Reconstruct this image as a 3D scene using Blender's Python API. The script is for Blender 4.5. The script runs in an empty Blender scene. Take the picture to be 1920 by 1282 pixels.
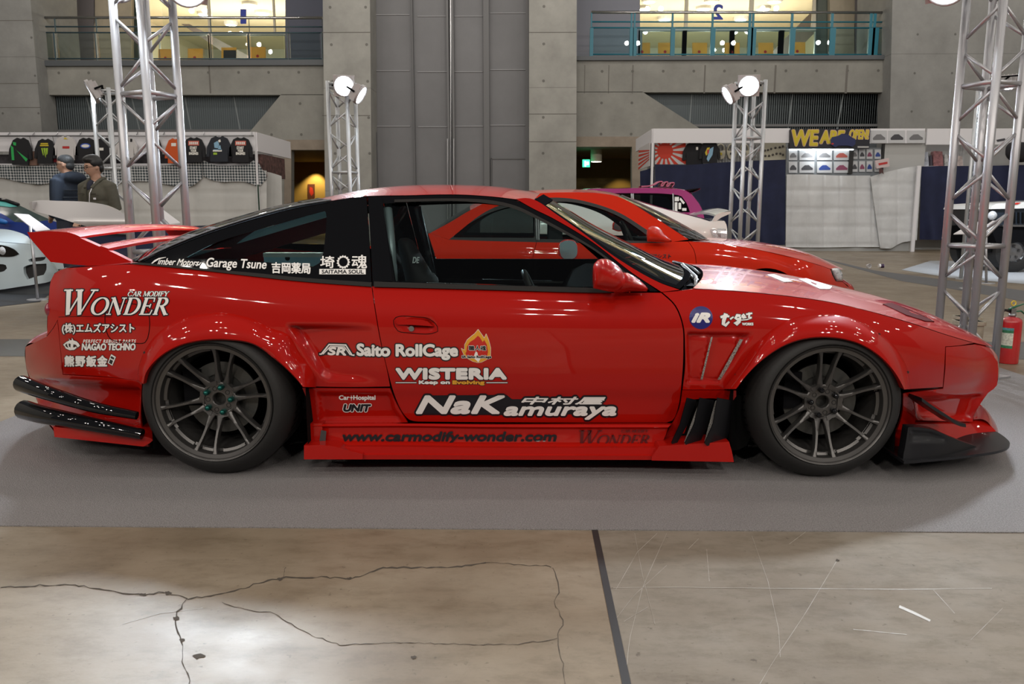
import bpy, bmesh, math, random
from mathutils import Vector, Matrix, Euler
from mathutils.geometry import delaunay_2d_cdt
C = bpy.context.scene.collection
SC = bpy.context.scene
PI = math.pi
random.seed(7)

# ------------------------------------------------------------------ camera
F = 1500.0                      # focal length in pixels of the 1920x1282 frame
HORIZON = 395.0
PITCH = math.atan((641.0 - HORIZON) / F)
YAW = math.radians(0.955)
CAMY = -3.13
RC = Euler((PI / 2 - PITCH, 0, YAW), 'XYZ').to_matrix()

def ray(u, v):
    return RC @ Vector(((u - 960.0) / F, -(v - 641.0) / F, -1.0))

_d = ray(985, 894)
CAMH = -_d.z * (0.05 - CAMY) / _d.y
CAM = Vector((0, CAMY, CAMH))
cd = bpy.data.cameras.new('camera')
cd.sensor_width = 36.0
cd.lens = F / 1920.0 * 36.0
cd.clip_end = 300
cd.dof.use_dof = True
cd.dof.focus_distance = 3.3
cd.dof.aperture_fstop = 14.0
co = bpy.data.objects.new('camera', cd)
C.objects.link(co)
co.location = CAM
co.rotation_euler = (PI / 2 - PITCH, 0, YAW)
SC.camera = co

# ------------------------------------------------------------------ light and exposure
SC.view_settings.view_transform = 'Standard'
SC.view_settings.look = 'None'
SC.view_settings.gamma = 1.0
SC.view_settings.use_curve_mapping = False
SC.view_settings.exposure = 0.0
SC.cycles.max_bounces = 8
SC.cycles.diffuse_bounces = 3
SC.cycles.glossy_bounces = 4
SC.cycles.transparent_max_bounces = 16
SC.cycles.transmission_bounces = 4
SC.cycles.caustics_reflective = False
SC.cycles.caustics_refractive = False
SC.cycles.sample_clamp_indirect = 4.0

w = bpy.data.worlds.new('hall_air')
SC.world = w
w.use_nodes = True
bg = w.node_tree.nodes['Background']
bg.inputs[0].default_value = (0.92, 0.93, 1.0, 1)
bg.inputs[1].default_value = 0.07

def lamp(name, kind, loc, energy, color, size=0.3, rot=None, target=None, **kw):
    l = bpy.data.lights.new(name, kind)
    l.energy = energy
    l.color = color
    if kind == 'AREA':
        l.shape = 'DISK'
        l.size = size
    else:
        l.shadow_soft_size = size
    for k, x in kw.items():
        setattr(l, k, x)
    o = bpy.data.objects.new(name, l)
    C.objects.link(o)
    o.location = loc
    if target is not None:
        o.rotation_euler = (Vector(target) - Vector(loc)).to_track_quat('-Z', 'Y').to_euler()
    elif rot:
        o.rotation_euler = rot
    return o

WARM = (1.0, 0.93, 0.84)
COOL = (0.82, 0.91, 1.0)
# the hall's own high-bay lamps, far overhead in pairs
for ix in range(-3, 4):
    for iy in range(-1, 5):
        for k in (-0.35, 0.35):
            lamp('hall_and_fill_lamp', 'POINT', (ix * 6.0 + k + 0.7, iy * 5.5 - 1.0, 11.5), 105, WARM, 0.13)
for ix in range(-2, 3):  # added camera-side rows that fill the coupe's near flank with light
    for y_, e_ in ((-9.0, 230), (-15.0, 540)):
        for k in (-0.35, 0.35):
            lamp('hall_and_fill_lamp', 'POINT', (ix * 7.0 + k + 0.7, y_, 8.5), e_, WARM, 0.10)

# ------------------------------------------------------------------ helpers
def P(u, v, Y):
    d = ray(u, v)
    return CAM + d * ((Y - CAMY) / d.y)

def G(u, v, z=0.0):
    d = ray(u, v)
    return CAM + d * ((z - CAMH) / d.z)

MATS = {}
def mat(name, col=(0.5, 0.5, 0.5), rough=0.5, metal=0.0, coat=0.0, emit=None, estr=1.0, spec=0.5, noise=None, bump=None, alpha=None, trans=0.0, coatr=0.03):
    m = bpy.data.materials.new(name)
    m.use_nodes = True
    nt = m.node_tree
    b = nt.nodes['Principled BSDF']
    b.inputs['Base Color'].default_value = (*col, 1)
    b.inputs['Roughness'].default_value = rough
    b.inputs['Metallic'].default_value = metal
    b.inputs['Specular IOR Level'].default_value = spec
    b.inputs['Coat Weight'].default_value = coat
    b.inputs['Coat Roughness'].default_value = coatr
    if trans:
        b.inputs['Transmission Weight'].default_value = trans
    if emit:
        b.inputs['Emission Color'].default_value = (*emit, 1)
        b.inputs['Emission Strength'].default_value = estr
    if noise or bump:
        tc = nt.nodes.new('ShaderNodeTexCoord')
    if noise:
        sc, amt, det = noise[:3]
        n = nt.nodes.new('ShaderNodeTexNoise')
        n.inputs['Scale'].default_value = sc
        n.inputs['Detail'].default_value = det
        n.inputs['Roughness'].default_value = 0.65
        nt.links.new(tc.outputs['Object'], n.inputs['Vector'])
        mr = nt.nodes.new('ShaderNodeMapRange')
        mr.inputs[1].default_value = 0.25
        mr.inputs[2].default_value = 0.75
        mr.inputs[3].default_value = 1 - amt
        mr.inputs[4].default_value = 1 + amt
        nt.links.new(n.outputs['Fac'], mr.inputs[0])
        mx = nt.nodes.new('ShaderNodeMix')
        mx.data_type = 'RGBA'
        mx.blend_type = 'MULTIPLY'
        mx.inputs[0].default_value = 1
        mx.inputs[6].default_value = (*col, 1)
        nt.links.new(mr.outputs[0], mx.inputs[7])
        nt.links.new(mx.outputs[2], b.inputs['Base Color'])
    if bump:
        sc, st = bump
        n2 = nt.nodes.new('ShaderNodeTexNoise')
        n2.inputs['Scale'].default_value = sc
        n2.inputs['Detail'].default_value = 4
        nt.links.new(tc.outputs['Object'], n2.inputs['Vector'])
        bp = nt.nodes.new('ShaderNodeBump')
        bp.inputs['Strength'].default_value = st
        bp.inputs['Distance'].default_value = 0.02
        nt.links.new(n2.outputs['Fac'], bp.inputs['Height'])
        nt.links.new(bp.outputs[0], b.inputs['Normal'])
    MATS[name] = m
    return m

def glass(name, tint, refl=0.9, rough=0.0, haze=0.0):
    m = bpy.data.materials.new(name)
    m.use_nodes = True
    nt = m.node_tree
    nt.nodes.clear()
    out = nt.nodes.new('ShaderNodeOutputMaterial')
    t = nt.nodes.new('ShaderNodeBsdfTransparent')
    t.inputs[0].default_value = (*tint, 1)
    g = nt.nodes.new('ShaderNodeBsdfGlossy')
    g.inputs['Roughness'].default_value = rough
    g.inputs[0].default_value = (refl, refl, refl, 1)
    fr = nt.nodes.new('ShaderNodeFresnel')
    fr.inputs[0].default_value = 1.5
    mx = nt.nodes.new('ShaderNodeMixShader')
    nt.links.new(fr.outputs[0], mx.inputs[0])
    nt.links.new(t.outputs[0], mx.inputs[1])
    nt.links.new(g.outputs[0], mx.inputs[2])
    nt.links.new(mx.outputs[0], out.inputs[0])
    MATS[name] = m
    return m

class MB:
    def __init__(s):
        s.v = []
        s.f = []
    def add(s, vs, fs):
        b = len(s.v)
        s.v += [Vector(x) for x in vs]
        s.f += [tuple(b + i for i in f) for f in fs]
        return s
    def box(s, c, d, rot=None):
        hx, hy, hz = d[0] / 2, d[1] / 2, d[2] / 2
        vs = [Vector((x, y, z)) for x in (-hx, hx) for y in (-hy, hy) for z in (-hz, hz)]
        if rot is not None:
            vs = [rot @ p for p in vs]
        c = Vector(c)
        return s.add([p + c for p in vs], [(0, 1, 3, 2), (4, 6, 7, 5), (0, 4, 5, 1), (2, 3, 7, 6), (0, 2, 6, 4), (1, 5, 7, 3)])
    def bb(s, a, b):
        a, b = Vector(a), Vector(b)
        return s.box((a + b) / 2, [abs(b[i] - a[i]) for i in range(3)])
    def grid(s, rows, closeu=False, closev=False):
        n, m = len(rows), len(rows[0])
        fs = []
        for i in range(n if closeu else n - 1):
            for j in range(m if closev else m - 1):
                fs.append((i * m + j, i * m + (j + 1) % m, ((i + 1) % n) * m + (j + 1) % m, ((i + 1) % n) * m + j))
        return s.add([p for r in rows for p in r], fs)
    def tube(s, path, r, n=10, cap=True, squash=1.0):
        path = [Vector(p) for p in path]
        rr = r if isinstance(r, (list, tuple)) else [r] * len(path)
        rows = []
        up = None
        for i, p in enumerate(path):
            t = (path[min(i + 1, len(path) - 1)] - path[max(i - 1, 0)]).normalized()
            if up is None:
                up = Vector((0, 0, 1)) if abs(t.z) < 0.9 else Vector((1, 0, 0))
            a = t.cross(up).normalized()
            bvec = a.cross(t).normalized()
            up = bvec
            rows.append([p + (a * math.cos(k * 2 * PI / n) + bvec * math.sin(k * 2 * PI / n) * squash) * rr[i] for k in range(n)])
        b = len(s.v)
        s.grid(rows, closev=True)
        if cap:
            s.f.append(tuple(b + k for k in range(n))[::-1])
            s.f.append(tuple(b + (len(path) - 1) * n + k for k in range(n)))
        return s
    def lathe(s, prof, c=(0, 0, 0), axis='Z', n=32):
        c = Vector(c)
        rows = []
        for r, h in prof:
            row = []
            for k in range(n):
                a = 2 * PI * k / n
                if axis == 'Z':
                    q = Vector((r * math.cos(a), r * math.sin(a), h))
                elif axis == 'Y':
                    q = Vector((r * math.cos(a), h, r * math.sin(a)))
                else:
                    q = Vector((h, r * math.cos(a), r * math.sin(a)))
                row.append(c + q)
            rows.append(row)
        return s.grid(rows, closev=True)
    def prism(s, pts, y0, y1):
        """polygon of (x,z) extruded from y0 to y1"""
        n = len(pts)
        vs = [(p[0], y0, p[1]) for p in pts] + [(p[0], y1, p[1]) for p in pts]
        fs = [tuple(range(n)), tuple(range(2 * n - 1, n - 1, -1))]
        fs += [(i, n + i, n + (i + 1) % n, (i + 1) % n) for i in range(n)]
        return s.add(vs, fs)
    def build(s, name, m, parent=None, smooth=False, angle=None, origin=None):
        me = bpy.data.meshes.new(name)
        vs = s.v
        o = bpy.data.objects.new(name, me)
        if origin is not None:
            og = Vector(origin)
            vs = [p - og for p in vs]
            o.location = og
        me.from_pydata([tuple(p) for p in vs], [], s.f)
        me.materials.append(m)
        bm = bmesh.new()
        bm.from_mesh(me)
        bmesh.ops.recalc_face_normals(bm, faces=bm.faces)
        if angle is not None:
            for e in bm.edges:
                if len(e.link_faces) == 2 and e.calc_face_angle(0) > math.radians(angle):
                    e.smooth = False
            smooth = True
        if smooth:
            for f in bm.faces:
                f.smooth = True
        bm.to_mesh(me)
        bm.free()
        C.objects.link(o)
        if parent is not None:
            o.parent = parent
            pl = parent.matrix_basis.translation if parent.parent is None else None
            # parents carry only a translation: keep the world position
            off = Vector((0, 0, 0))
            q = parent
            while q is not None:
                off += q.location
                q = q.parent
            o.location = o.location - off
        return o

def thing(name, label, cat, loc=(0, 0, 0), group=None):
    o = bpy.data.objects.new(name, None)
    C.objects.link(o)
    o.location = loc
    o.empty_display_size = 0.1
    return tag(o, label, cat, group)

def tag(o, label, cat, group=None, kind=None):
    o['label'] = label
    o['category'] = cat
    if group:
        o['group'] = group
    if kind:
        o['kind'] = kind
    return o

def struct(name, mb, m, **kw):
    o = mb.build(name, m, **kw)
    o['kind'] = 'structure'
    return o

def cat_rom(pts, step=8.0, closed=False):
    pts = [Vector(p) for p in pts]
    n = len(pts)
    if n < 3:
        out = []
        k = max(1, int((pts[1] - pts[0]).length / step))
        return [pts[0].lerp(pts[1], i / k) for i in range(k + 1)]
    out = []
    rng = range(n) if closed else range(n - 1)
    for i in rng:
        p1, p2 = pts[i], pts[(i + 1) % n]
        p0 = pts[i - 1] if (i > 0 or closed) else p1 * 2 - p2
        p3 = pts[(i + 2) % n] if (i + 2 < n or closed) else p2 * 2 - p1
        k = max(1, int((p2 - p1).length / step))
        l1, l0, l2 = (p2 - p1).length, (p1 - p0).length, (p3 - p2).length
        for j in range(k):
            t = j / k
            # non-uniform tangents so that uneven spacing does not overshoot
            m1 = ((p1 - p0) / max(l0, 1e-6) * l1 + (p2 - p1)) / (1 + 0) * 0.5 if l0 > 1e-6 else (p2 - p1)
            m2 = ((p3 - p2) / max(l2, 1e-6) * l1 + (p2 - p1)) * 0.5 if l2 > 1e-6 else (p2 - p1)
            h1 = 2 * t**3 - 3 * t**2 + 1
            h2 = -2 * t**3 + 3 * t**2
            h3 = t**3 - 2 * t**2 + t
            h4 = t**3 - t**2
            out.append(p1 * h1 + p2 * h2 + m1 * h3 + m2 * h4)
    if not closed:
        out.append(pts[-1])
    return out

def resample(pts, n):
    L = [0.0]
    for a, b in zip(pts, pts[1:]):
        L.append(L[-1] + (b - a).length)
    out = []
    j = 0
    for i in range(n):
        t = L[-1] * i / (n - 1)
        while j < len(L) - 2 and L[j + 1] < t:
            j += 1
        k = (t - L[j]) / max(L[j + 1] - L[j], 1e-9)
        out.append(pts[j].lerp(pts[j + 1], min(max(k, 0), 1)))
    return out

def poly(*segs, step=8.0):
    """closed outline in pixels from smooth segments joined at corners"""
    out = []
    for s in segs:
        c = cat_rom([Vector(p) for p in s], step) if len(s) > 1 else [Vector(s[0])]
        if out and (c[0] - out[-1]).length < 0.5:
            c = c[1:]
        if out and c and (c[0] - out[-1]).length > step:
            c = cat_rom([out[-1], c[0]], step)[1:] + c[1:]
        out += c
    if (out[0] - out[-1]).length < 0.5:
        out.pop()
    elif (out[0] - out[-1]).length > step:
        out += cat_rom([out[-1], out[0]], step)[1:-1]
    return out

def inside(p, pl):
    r = False
    j = len(pl) - 1
    x, y = p[0], p[1]
    for i in range(len(pl)):
        if (pl[i][1] > y) != (pl[j][1] > y) and x < (pl[j][0] - pl[i][0]) * (y - pl[i][1]) / (pl[j][1] - pl[i][1]) + pl[i][0]:
            r = not r
        j = i
    return r

def area2(pl):
    return sum(pl[i - 1][0] * pl[i][1] - pl[i][0] * pl[i - 1][1] for i in range(len(pl)))

def inset(pl, g):
    if not g:
        return pl
    s = 1 if area2(pl) > 0 else -1
    n = len(pl)
    out = []
    for i in range(n):
        a = (pl[i] - pl[i - 1]).normalized()
        b = (pl[(i + 1) % n] - pl[i]).normalized()
        na, nb = Vector((-a.y, a.x)), Vector((-b.y, b.x))
        m = na + nb
        l = m.length
        m = m / l if l > 1e-6 else na
        k = max(0.5, m.dot(na))
        out.append(pl[i] + m * (g / k) * s)
    return out

def cdt(pl, holes=(), step=10.0):
    vs, es = [], []
    for loop in [pl] + list(holes):
        b = len(vs)
        vs += [Vector((p[0], p[1])) for p in loop]
        n = len(loop)
        es += [(b + i, b + (i + 1) % n) for i in range(n)]
    nb = len(vs)
    x0, x1 = min(p[0] for p in pl), max(p[0] for p in pl)
    y0, y1 = min(p[1] for p in pl), max(p[1] for p in pl)
    bnd = [Vector(p) for p in vs]
    cells = {}
    for p in bnd:
        cells.setdefault((int(p.x // step), int(p.y // step)), []).append(p)
    y = y0 + step * 0.5
    k = 0
    while y < y1:
        x = x0 + step * (0.25 if k % 2 else 0.75)
        while x < x1:
            q = Vector((x, y))
            cx, cy = int(x // step), int(y // step)
            near = any((q - b).length < step * 0.5 for i in (-1, 0, 1) for j in (-1, 0, 1) for b in cells.get((cx + i, cy + j), ()))
            if not near and inside(q, pl) and not any(inside(q, h) for h in holes):
                vs.append(q)
            x += step
        y += step * 0.87
        k += 1
    r = delaunay_2d_cdt(vs, es, [], 2, 1e-4)
    fs = []
    for f in r[2]:
        c_ = sum((r[0][i] for i in f), Vector((0, 0))) / len(f)
        if not any(inside(c_, h) for h in holes):
            fs.append(tuple(f))
    return r[0], fs, r[1]

def solveS(u, v, S):
    Y = getattr(S, 'y0', 0.1)
    for _ in range(10):
        p = P(u, v, Y)
        Yn = S(p.x, p.z)
        Y = 0.35 * Y + 0.65 * Yn
    return P(u, v, Y)

def panel(name, pl, S, m, parent=None, holes=(), step=10.0, gap=0.0, off=0.0, flange=0.012, extra=None, mirror=None, smooth=True):
    """a body panel outlined in pixels, lying on the surface Y = S(x, z)"""
    pl = inset(pl, gap)
    vs, fs, es = cdt(pl, holes, step)
    pts = []
    for q in vs:
        p = solveS(q.x, q.y, S)
        if extra:
            p = p + Vector((0, extra(q.x, q.y), 0))
        if off:
            p = p + Vector((0, off, 0))
        pts.append(p)
    fs = [tuple(f) for f in fs]
    allp = list(pts)
    if flange:
        cnt = {}
        for f in fs:
            for a, b in zip(f, f[1:] + f[:1]):
                cnt.setdefault((min(a, b), max(a, b)), []).append((a, b))
        bd = [x[0] for x in cnt.values() if len(x) == 1]
        mp = {}
        def dup(i):
            if i not in mp:
                mp[i] = (len(allp), len(allp) + 1)
                allp.append(pts[i].copy())
                allp.append(pts[i] + Vector((0, flange, 0)))
            return mp[i]
        ff = []
        for a, b in bd:
            a0, a1 = dup(a)
            b0, b1 = dup(b)
            ff.append((b0, a0, a1, b1))
        fs = fs + ff
    out = None
    for side in ((0, 1) if mirror is not None else (0,)):
        pp = [Vector((p.x, 2 * mirror - p.y, p.z)) for p in allp] if side else allp
        mb = MB()
        mb.v = pp
        mb.f = list(fs) if side == 0 else [f[::-1] for f in fs]
        o = mb.build(name, m, parent, smooth=smooth)
        if side == 0:
            out = o
        elif mirror is not None:
            panel.far = o
    return out

def mirrored(o, yc, name=None, parent=None):
    """the same part on the far flank of a car"""
    me = o.data.copy()
    off = Vector((0, 0, 0))
    q = o
    while q is not None:
        off += q.location
        q = q.parent
    po = Vector((0, 0, 0))
    q = parent if parent is not None else o.parent
    while q is not None:
        po += q.location
        q = q.parent
    for vtx in me.vertices:
        p = Vector(vtx.co) + off
        p.y = 2 * yc - p.y
        vtx.co = p - po
    me.flip_normals()
    n = bpy.data.objects.new(name or o.name.split('.')[0], me)
    C.objects.link(n)
    n.parent = parent if parent is not None else o.parent
    return n

def loft3(N, Cc, yc, n=24, m=14, crown=True):
    """grid from a near edge curve over a centre curve to the mirrored far edge"""
    a = resample(cat_rom(N, 0.02), n)
    c = resample(cat_rom(Cc, 0.02), n)
    rows = []
    for p, q in zip(a, c):
        row = []
        for j in range(m + 1):
            s = j / m
            k = 1 - (1 - s) ** 2 if crown else s
            row.append(Vector((p.x + (q.x - p.x) * k, p.y + (q.y - p.y) * s, p.z + (q.z - p.z) * k)))
        far = [Vector((r.x, 2 * yc - r.y, r.z)) for r in row[-2::-1]]
        rows.append(row + far)
    return rows

# ------------------------------------------------------------------ lettering
def text_mesh(s, shear=0.0, space=1.0):
    c = bpy.data.curves.new('lettering', 'FONT')
    c.body = s
    c.shear = shear
    c.space_character = space
    c.resolution_u = 4
    o = bpy.data.objects.new('lettering', c)
    C.objects.link(o)
    dg = bpy.context.evaluated_depsgraph_get()
    dg.update()
    me = bpy.data.meshes.new_from_object(o.evaluated_get(dg))
    vs = [Vector((v.co.x, v.co.y)) for v in me.vertices]
    fs = [tuple(p.vertices) for p in me.polygons]
    bpy.data.objects.remove(o)
    bpy.data.curves.remove(c)
    bpy.data.meshes.remove(me)
    return vs, fs

def fit(vf, x0, y0, x1, y1):
    """scale 2D lettering (y up) into a box whose y runs down like the photo's"""
    vs, fs = vf
    ax, bx = min(p.x for p in vs), max(p.x for p in vs)
    ay, by = min(p.y for p in vs), max(p.y for p in vs)
    return [Vector((x0 + (p.x - ax) / (bx - ax) * (x1 - x0), y1 - (p.y - ay) / (by - ay) * (y1 - y0))) for p in vs], fs

def dilate(vf, r, n=8, rx=None):
    """thicken lettering by shifted copies (each copy carries its layer number)"""
    if r <= 0:
        return [(p.x, p.y, 0) for p in vf[0]], vf[1]
    vs, fs = [], []
    k = len(vf[0])
    if r > 1.2:
        n = max(n, 18)
    for i in range(n + 1):
        dx = 0 if i == n else math.cos(2 * PI * i / n) * (rx if rx is not None else r)
        dy = 0 if i == n else math.sin(2 * PI * i / n) * r
        fs += [tuple(x + i * k for x in f) for f in vf[1]]
        vs += [(p.x + dx, p.y + dy, i) for p in vf[0]]
    return vs, fs

def merge(*vfs):
    vs, fs = [], []
    for v, f in vfs:
        b = len(vs)
        vs += v
        fs += [tuple(b + i for i in x) for x in f]
    return vs, fs

def strokes(lines, w):
    """2D polyline strokes (y up) -> quads with round-ish joints; w or (w0,w1) per line"""
    vs, fs = [], []
    for ln in lines:
        pts = [Vector(p[:2]) for p in ln]
        ws = [(p[2] if len(p) > 2 else w) for p in ln]
        n = len(pts)
        b = len(vs)
        for i in range(n):
            t = (pts[min(i + 1, n - 1)] - pts[max(i - 1, 0)])
            t = t.normalized() if t.length > 1e-9 else Vector((1, 0))
            nn = Vector((-t.y, t.x)) * ws[i] * 0.5
            vs += [pts[i] + nn, pts[i] - nn]
        for i in range(n - 1):
            fs.append((b + 2 * i, b + 2 * i + 1, b + 2 * i + 3, b + 2 * i + 2))
    return vs, fs

def shape(pts):
    """filled 2D polygon"""
    vs = [Vector(p[:2]) for p in pts]
    r = delaunay_2d_cdt(vs, [(i, (i + 1) % len(vs)) for i in range(len(vs))], [], 2, 1e-6)
    return [Vector(p) for p in r[0]], [tuple(f) for f in r[2]]

def subdiv(vf, lim=7.0):
    """split long triangles so that lettering follows a curved panel"""
    vs = [tuple(p) if len(p) > 2 else (p[0], p[1], 0) for p in vf[0]]
    todo = []
    for f in vf[1]:
        todo += [(f[0], f[i], f[i + 1]) for i in range(1, len(f) - 1)]
    out, cache = [], {}
    def mid(a, b):
        k = (min(a, b), max(a, b))
        if k not in cache:
            vs.append(tuple((vs[a][i] + vs[b][i]) / 2 for i in range(3)))
            cache[k] = len(vs) - 1
        return cache[k]
    while todo:
        a, b, c = todo.pop()
        d = [math.hypot(vs[i][0] - vs[j][0], vs[i][1] - vs[j][1]) for i, j in ((a, b), (b, c), (c, a))]
        m = max(d)
        if m <= lim:
            out.append((a, b, c))
        elif d[0] == m:
            q = mid(a, b); todo += [(a, q, c), (q, b, c)]
        elif d[1] == m:
            q = mid(b, c); todo += [(b, q, a), (q, c, a)]
        else:
            q = mid(c, a); todo += [(c, q, b), (q, a, b)]
    return vs, out

def decal(name, vf, S, m, parent, off=0.0015, extra=None):
    """2D shapes given in pixels, laid on a car's skin"""
    vs, fs = subdiv(vf)
    pts = []
    for p in vs:
        q = solveS(p[0], p[1], S)
        k = (p[2] if len(p) > 2 else 0)
        e = extra(p[0], p[1]) if extra else 0
        pts.append(q + Vector((0, -off - k * 0.00002 + e, 0)))
    mb = MB()
    mb.v, mb.f = pts, [tuple(f) for f in fs]
    return mb.build(name, m, parent)

def flat(name, vf, Y, m, parent=None, off=0.0, thick=0.0):
    """2D shapes given in pixels, standing in the plane at depth Y"""
    vs, fs = vf
    mb = MB()
    mb.v = [P(p[0], p[1], Y - off - (p[2] if len(p) > 2 else 0) * 0.0004) for p in vs]
    mb.f = [tuple(f) for f in fs]
    return mb.build(name, m, parent)

def slab(pl, Y, t=0.01):
    """a plate outlined in pixels at depth Y, t thick"""
    pl = [Vector(p[:2]) for p in pl]
    vs, fs = shape(pl)
    n = len(vs)
    mb = MB()
    mb.add([P(p.x, p.y, Y) for p in vs] + [P(p.x, p.y, Y) + Vector((0, t, 0)) for p in vs],
           [f for f in fs] + [tuple(n + i for i in f[::-1]) for f in fs])
    cnt = {}
    for f in fs:
        for a, b in zip(f, f[1:] + f[:1]):
            cnt.setdefault((min(a, b), max(a, b)), []).append((a, b))
    for x in cnt.values():
        if len(x) == 1:
            a, b = x[0]
            mb.f.append((b, a, n + a, n + b))
    return mb

def rect(u0, v0, u1, v1):
    return [(u0, v0), (u1, v0), (u1, v1), (u0, v1)]

# ------------------------------------------------------------------ materials
red = mat('red_gloss_paint', (0.40, 0.0055, 0.002), 0.45, coat=1.0, spec=0.06)
orange_red = mat('bright_red_gloss_paint', (0.60, 0.022, 0.004), 0.45, coat=1.0, spec=0.06)
black_gloss = mat('black_gloss', (0.005, 0.005, 0.006), 0.025)
black_satin = mat('black_satin', (0.015, 0.014, 0.014), 0.45)
black_trim = mat('black_rubber_trim', (0.014, 0.012, 0.011), 0.5, spec=0.25)
black_void = mat('black_inner', (0.004, 0.004, 0.004), 0.9, spec=0.1)
carbon = mat('black_carbon', (0.010, 0.010, 0.012), 0.4, coat=0.15, spec=0.25)
tyre_m = mat('tyre_rubber', (0.010, 0.0095, 0.0095), 0.62, bump=(60, 0.05))
gunmetal = mat('gunmetal_wheel', (0.115, 0.11, 0.107), 0.38, metal=0.8)
steel = mat('brushed_steel', (0.35, 0.35, 0.36), 0.35, metal=1.0)
mesh_m = mat('wire_mesh', (0.36, 0.34, 0.32), 0.5, metal=0.6, noise=(400, 0.9, 0))
green_nut = mat('green_anodised_nut', (0.01, 0.10, 0.085), 0.3, metal=0.7)
white_vinyl = mat('white_vinyl', (0.86, 0.84, 0.82), 0.35, coat=0.3)
black_vinyl = mat('black_vinyl', (0.006, 0.006, 0.010), 0.3, coat=0.4)
darkred_vinyl = mat('dark_red_vinyl', (0.10, 0.006, 0.008), 0.3, coat=0.4)
blue_vinyl = mat('blue_vinyl', (0.016, 0.016, 0.16), 0.3, coat=0.4)
yellow_vinyl = mat('yellow_vinyl', (0.75, 0.36, 0.03), 0.35, coat=0.3)
red_vinyl = mat('red_vinyl', (0.55, 0.02, 0.012), 0.35, coat=0.3)
alu = mat('truss_aluminium', (0.46, 0.46, 0.48), 0.4, metal=0.75)
alu2 = mat('truss_aluminium_light', (0.54, 0.56, 0.58), 0.4, metal=0.6)
interior_m = mat('grey_blue_interior', (0.30, 0.40, 0.42), 0.5)
seat_m = mat('black_seat_fabric', (0.012, 0.012, 0.013), 0.85)
dark_plastic = mat('dark_plastic', (0.007, 0.007, 0.008), 0.8, spec=0.02)
ceramic = mat('black_ceramic_edge', (0.006, 0.006, 0.007), 0.7, spec=0.0)
silver_paint = mat('silver_paint', (0.55, 0.53, 0.53), 0.35, metal=0.5, coat=0.4)
white_paint = mat('pearl_white_paint', (0.78, 0.77, 0.74), 0.3, coat=1.0)
skyblue_paint = mat('pale_blue_white_paint', (0.66, 0.78, 0.84), 0.3, coat=1.0)
blue_paint = mat('deep_blue_paint', (0.02, 0.05, 0.28), 0.3, coat=1.0)
purple_paint = mat('purple_paint', (0.33, 0.018, 0.155), 0.3, coat=1.0, metal=0.2)
pink_m = mat('pink_plastic', (0.62, 0.16, 0.26), 0.35)
lens_m = mat('clear_lamp_lens', (0.55, 0.56, 0.58), 0.1, coat=1.0, noise=(90, 0.5, 2))
car_glass = glass('car_glass', (0.72, 0.80, 0.79))
dark_glass = glass('tinted_car_glass', (0.22, 0.25, 0.25))
hatch_tint = glass('hatch_glass_tint', (0.50, 0.56, 0.56))
shield_glass = glass('windscreen_glass', (0.62, 0.70, 0.66))
mirror_refl_m = mat('mirror_glass', (0.26, 0.42, 0.46), 0.25, coat=0.6)  # teal base colour stands in for the hall reflected in the mirrors
white_board = mat('white_board', (0.72, 0.70, 0.72), 0.5)
white_plain = mat('white_panel', (0.78, 0.77, 0.80), 0.6)
# ================================================================== the hall
def concrete(name, col, pitch=0.9, hole=0.03, seam=1.8):
    m = mat(name, col, 0.75, noise=(0.9, 0.22, 8), bump=(18, 0.12))
    nt = m.node_tree
    b = nt.nodes['Principled BSDF']
    src = b.inputs['Base Color'].links[0].from_socket
    geo = nt.nodes.new('ShaderNodeNewGeometry')
    sep = nt.nodes.new('ShaderNodeSeparateXYZ')
    nt.links.new(geo.outputs['Position'], sep.inputs[0])
    def M(op, a, bb=None):
        n = nt.nodes.new('ShaderNodeMath')
        n.operation = op
        for i, x in enumerate((a, bb)):
            if x is None:
                continue
            if isinstance(x, (int, float)):
                n.inputs[i].default_value = x
            else:
                nt.links.new(x, n.inputs[i])
        return n.outputs[0]
    def cell(s, p):
        return M('SUBTRACT', M('FRACT', M('DIVIDE', s, p)), 0.5)
    ax = M('MULTIPLY', cell(sep.outputs[0], pitch), pitch)
    az = M('MULTIPLY', cell(sep.outputs[2], pitch), pitch)
    d = M('SQRT', M('ADD', M('MULTIPLY', ax, ax), M('MULTIPLY', az, az)))
    hol = M('LESS_THAN', d, hole)
    sz = M('LESS_THAN', M('ABSOLUTE', M('MULTIPLY', cell(sep.outputs[2], seam), seam)), 0.012)
    fac = M('MAXIMUM', M('MULTIPLY', hol, 0.6), M('MULTIPLY', sz, 0.35))
    mx = nt.nodes.new('ShaderNodeMix')
    mx.data_type = 'RGBA'
    nt.links.new(fac, mx.inputs[0])
    nt.links.new(src, mx.inputs[6])
    mx.inputs[7].default_value = (0.05, 0.045, 0.04, 1)
    nt.links.new(mx.outputs[2], b.inputs['Base Color'])
    return m

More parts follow.
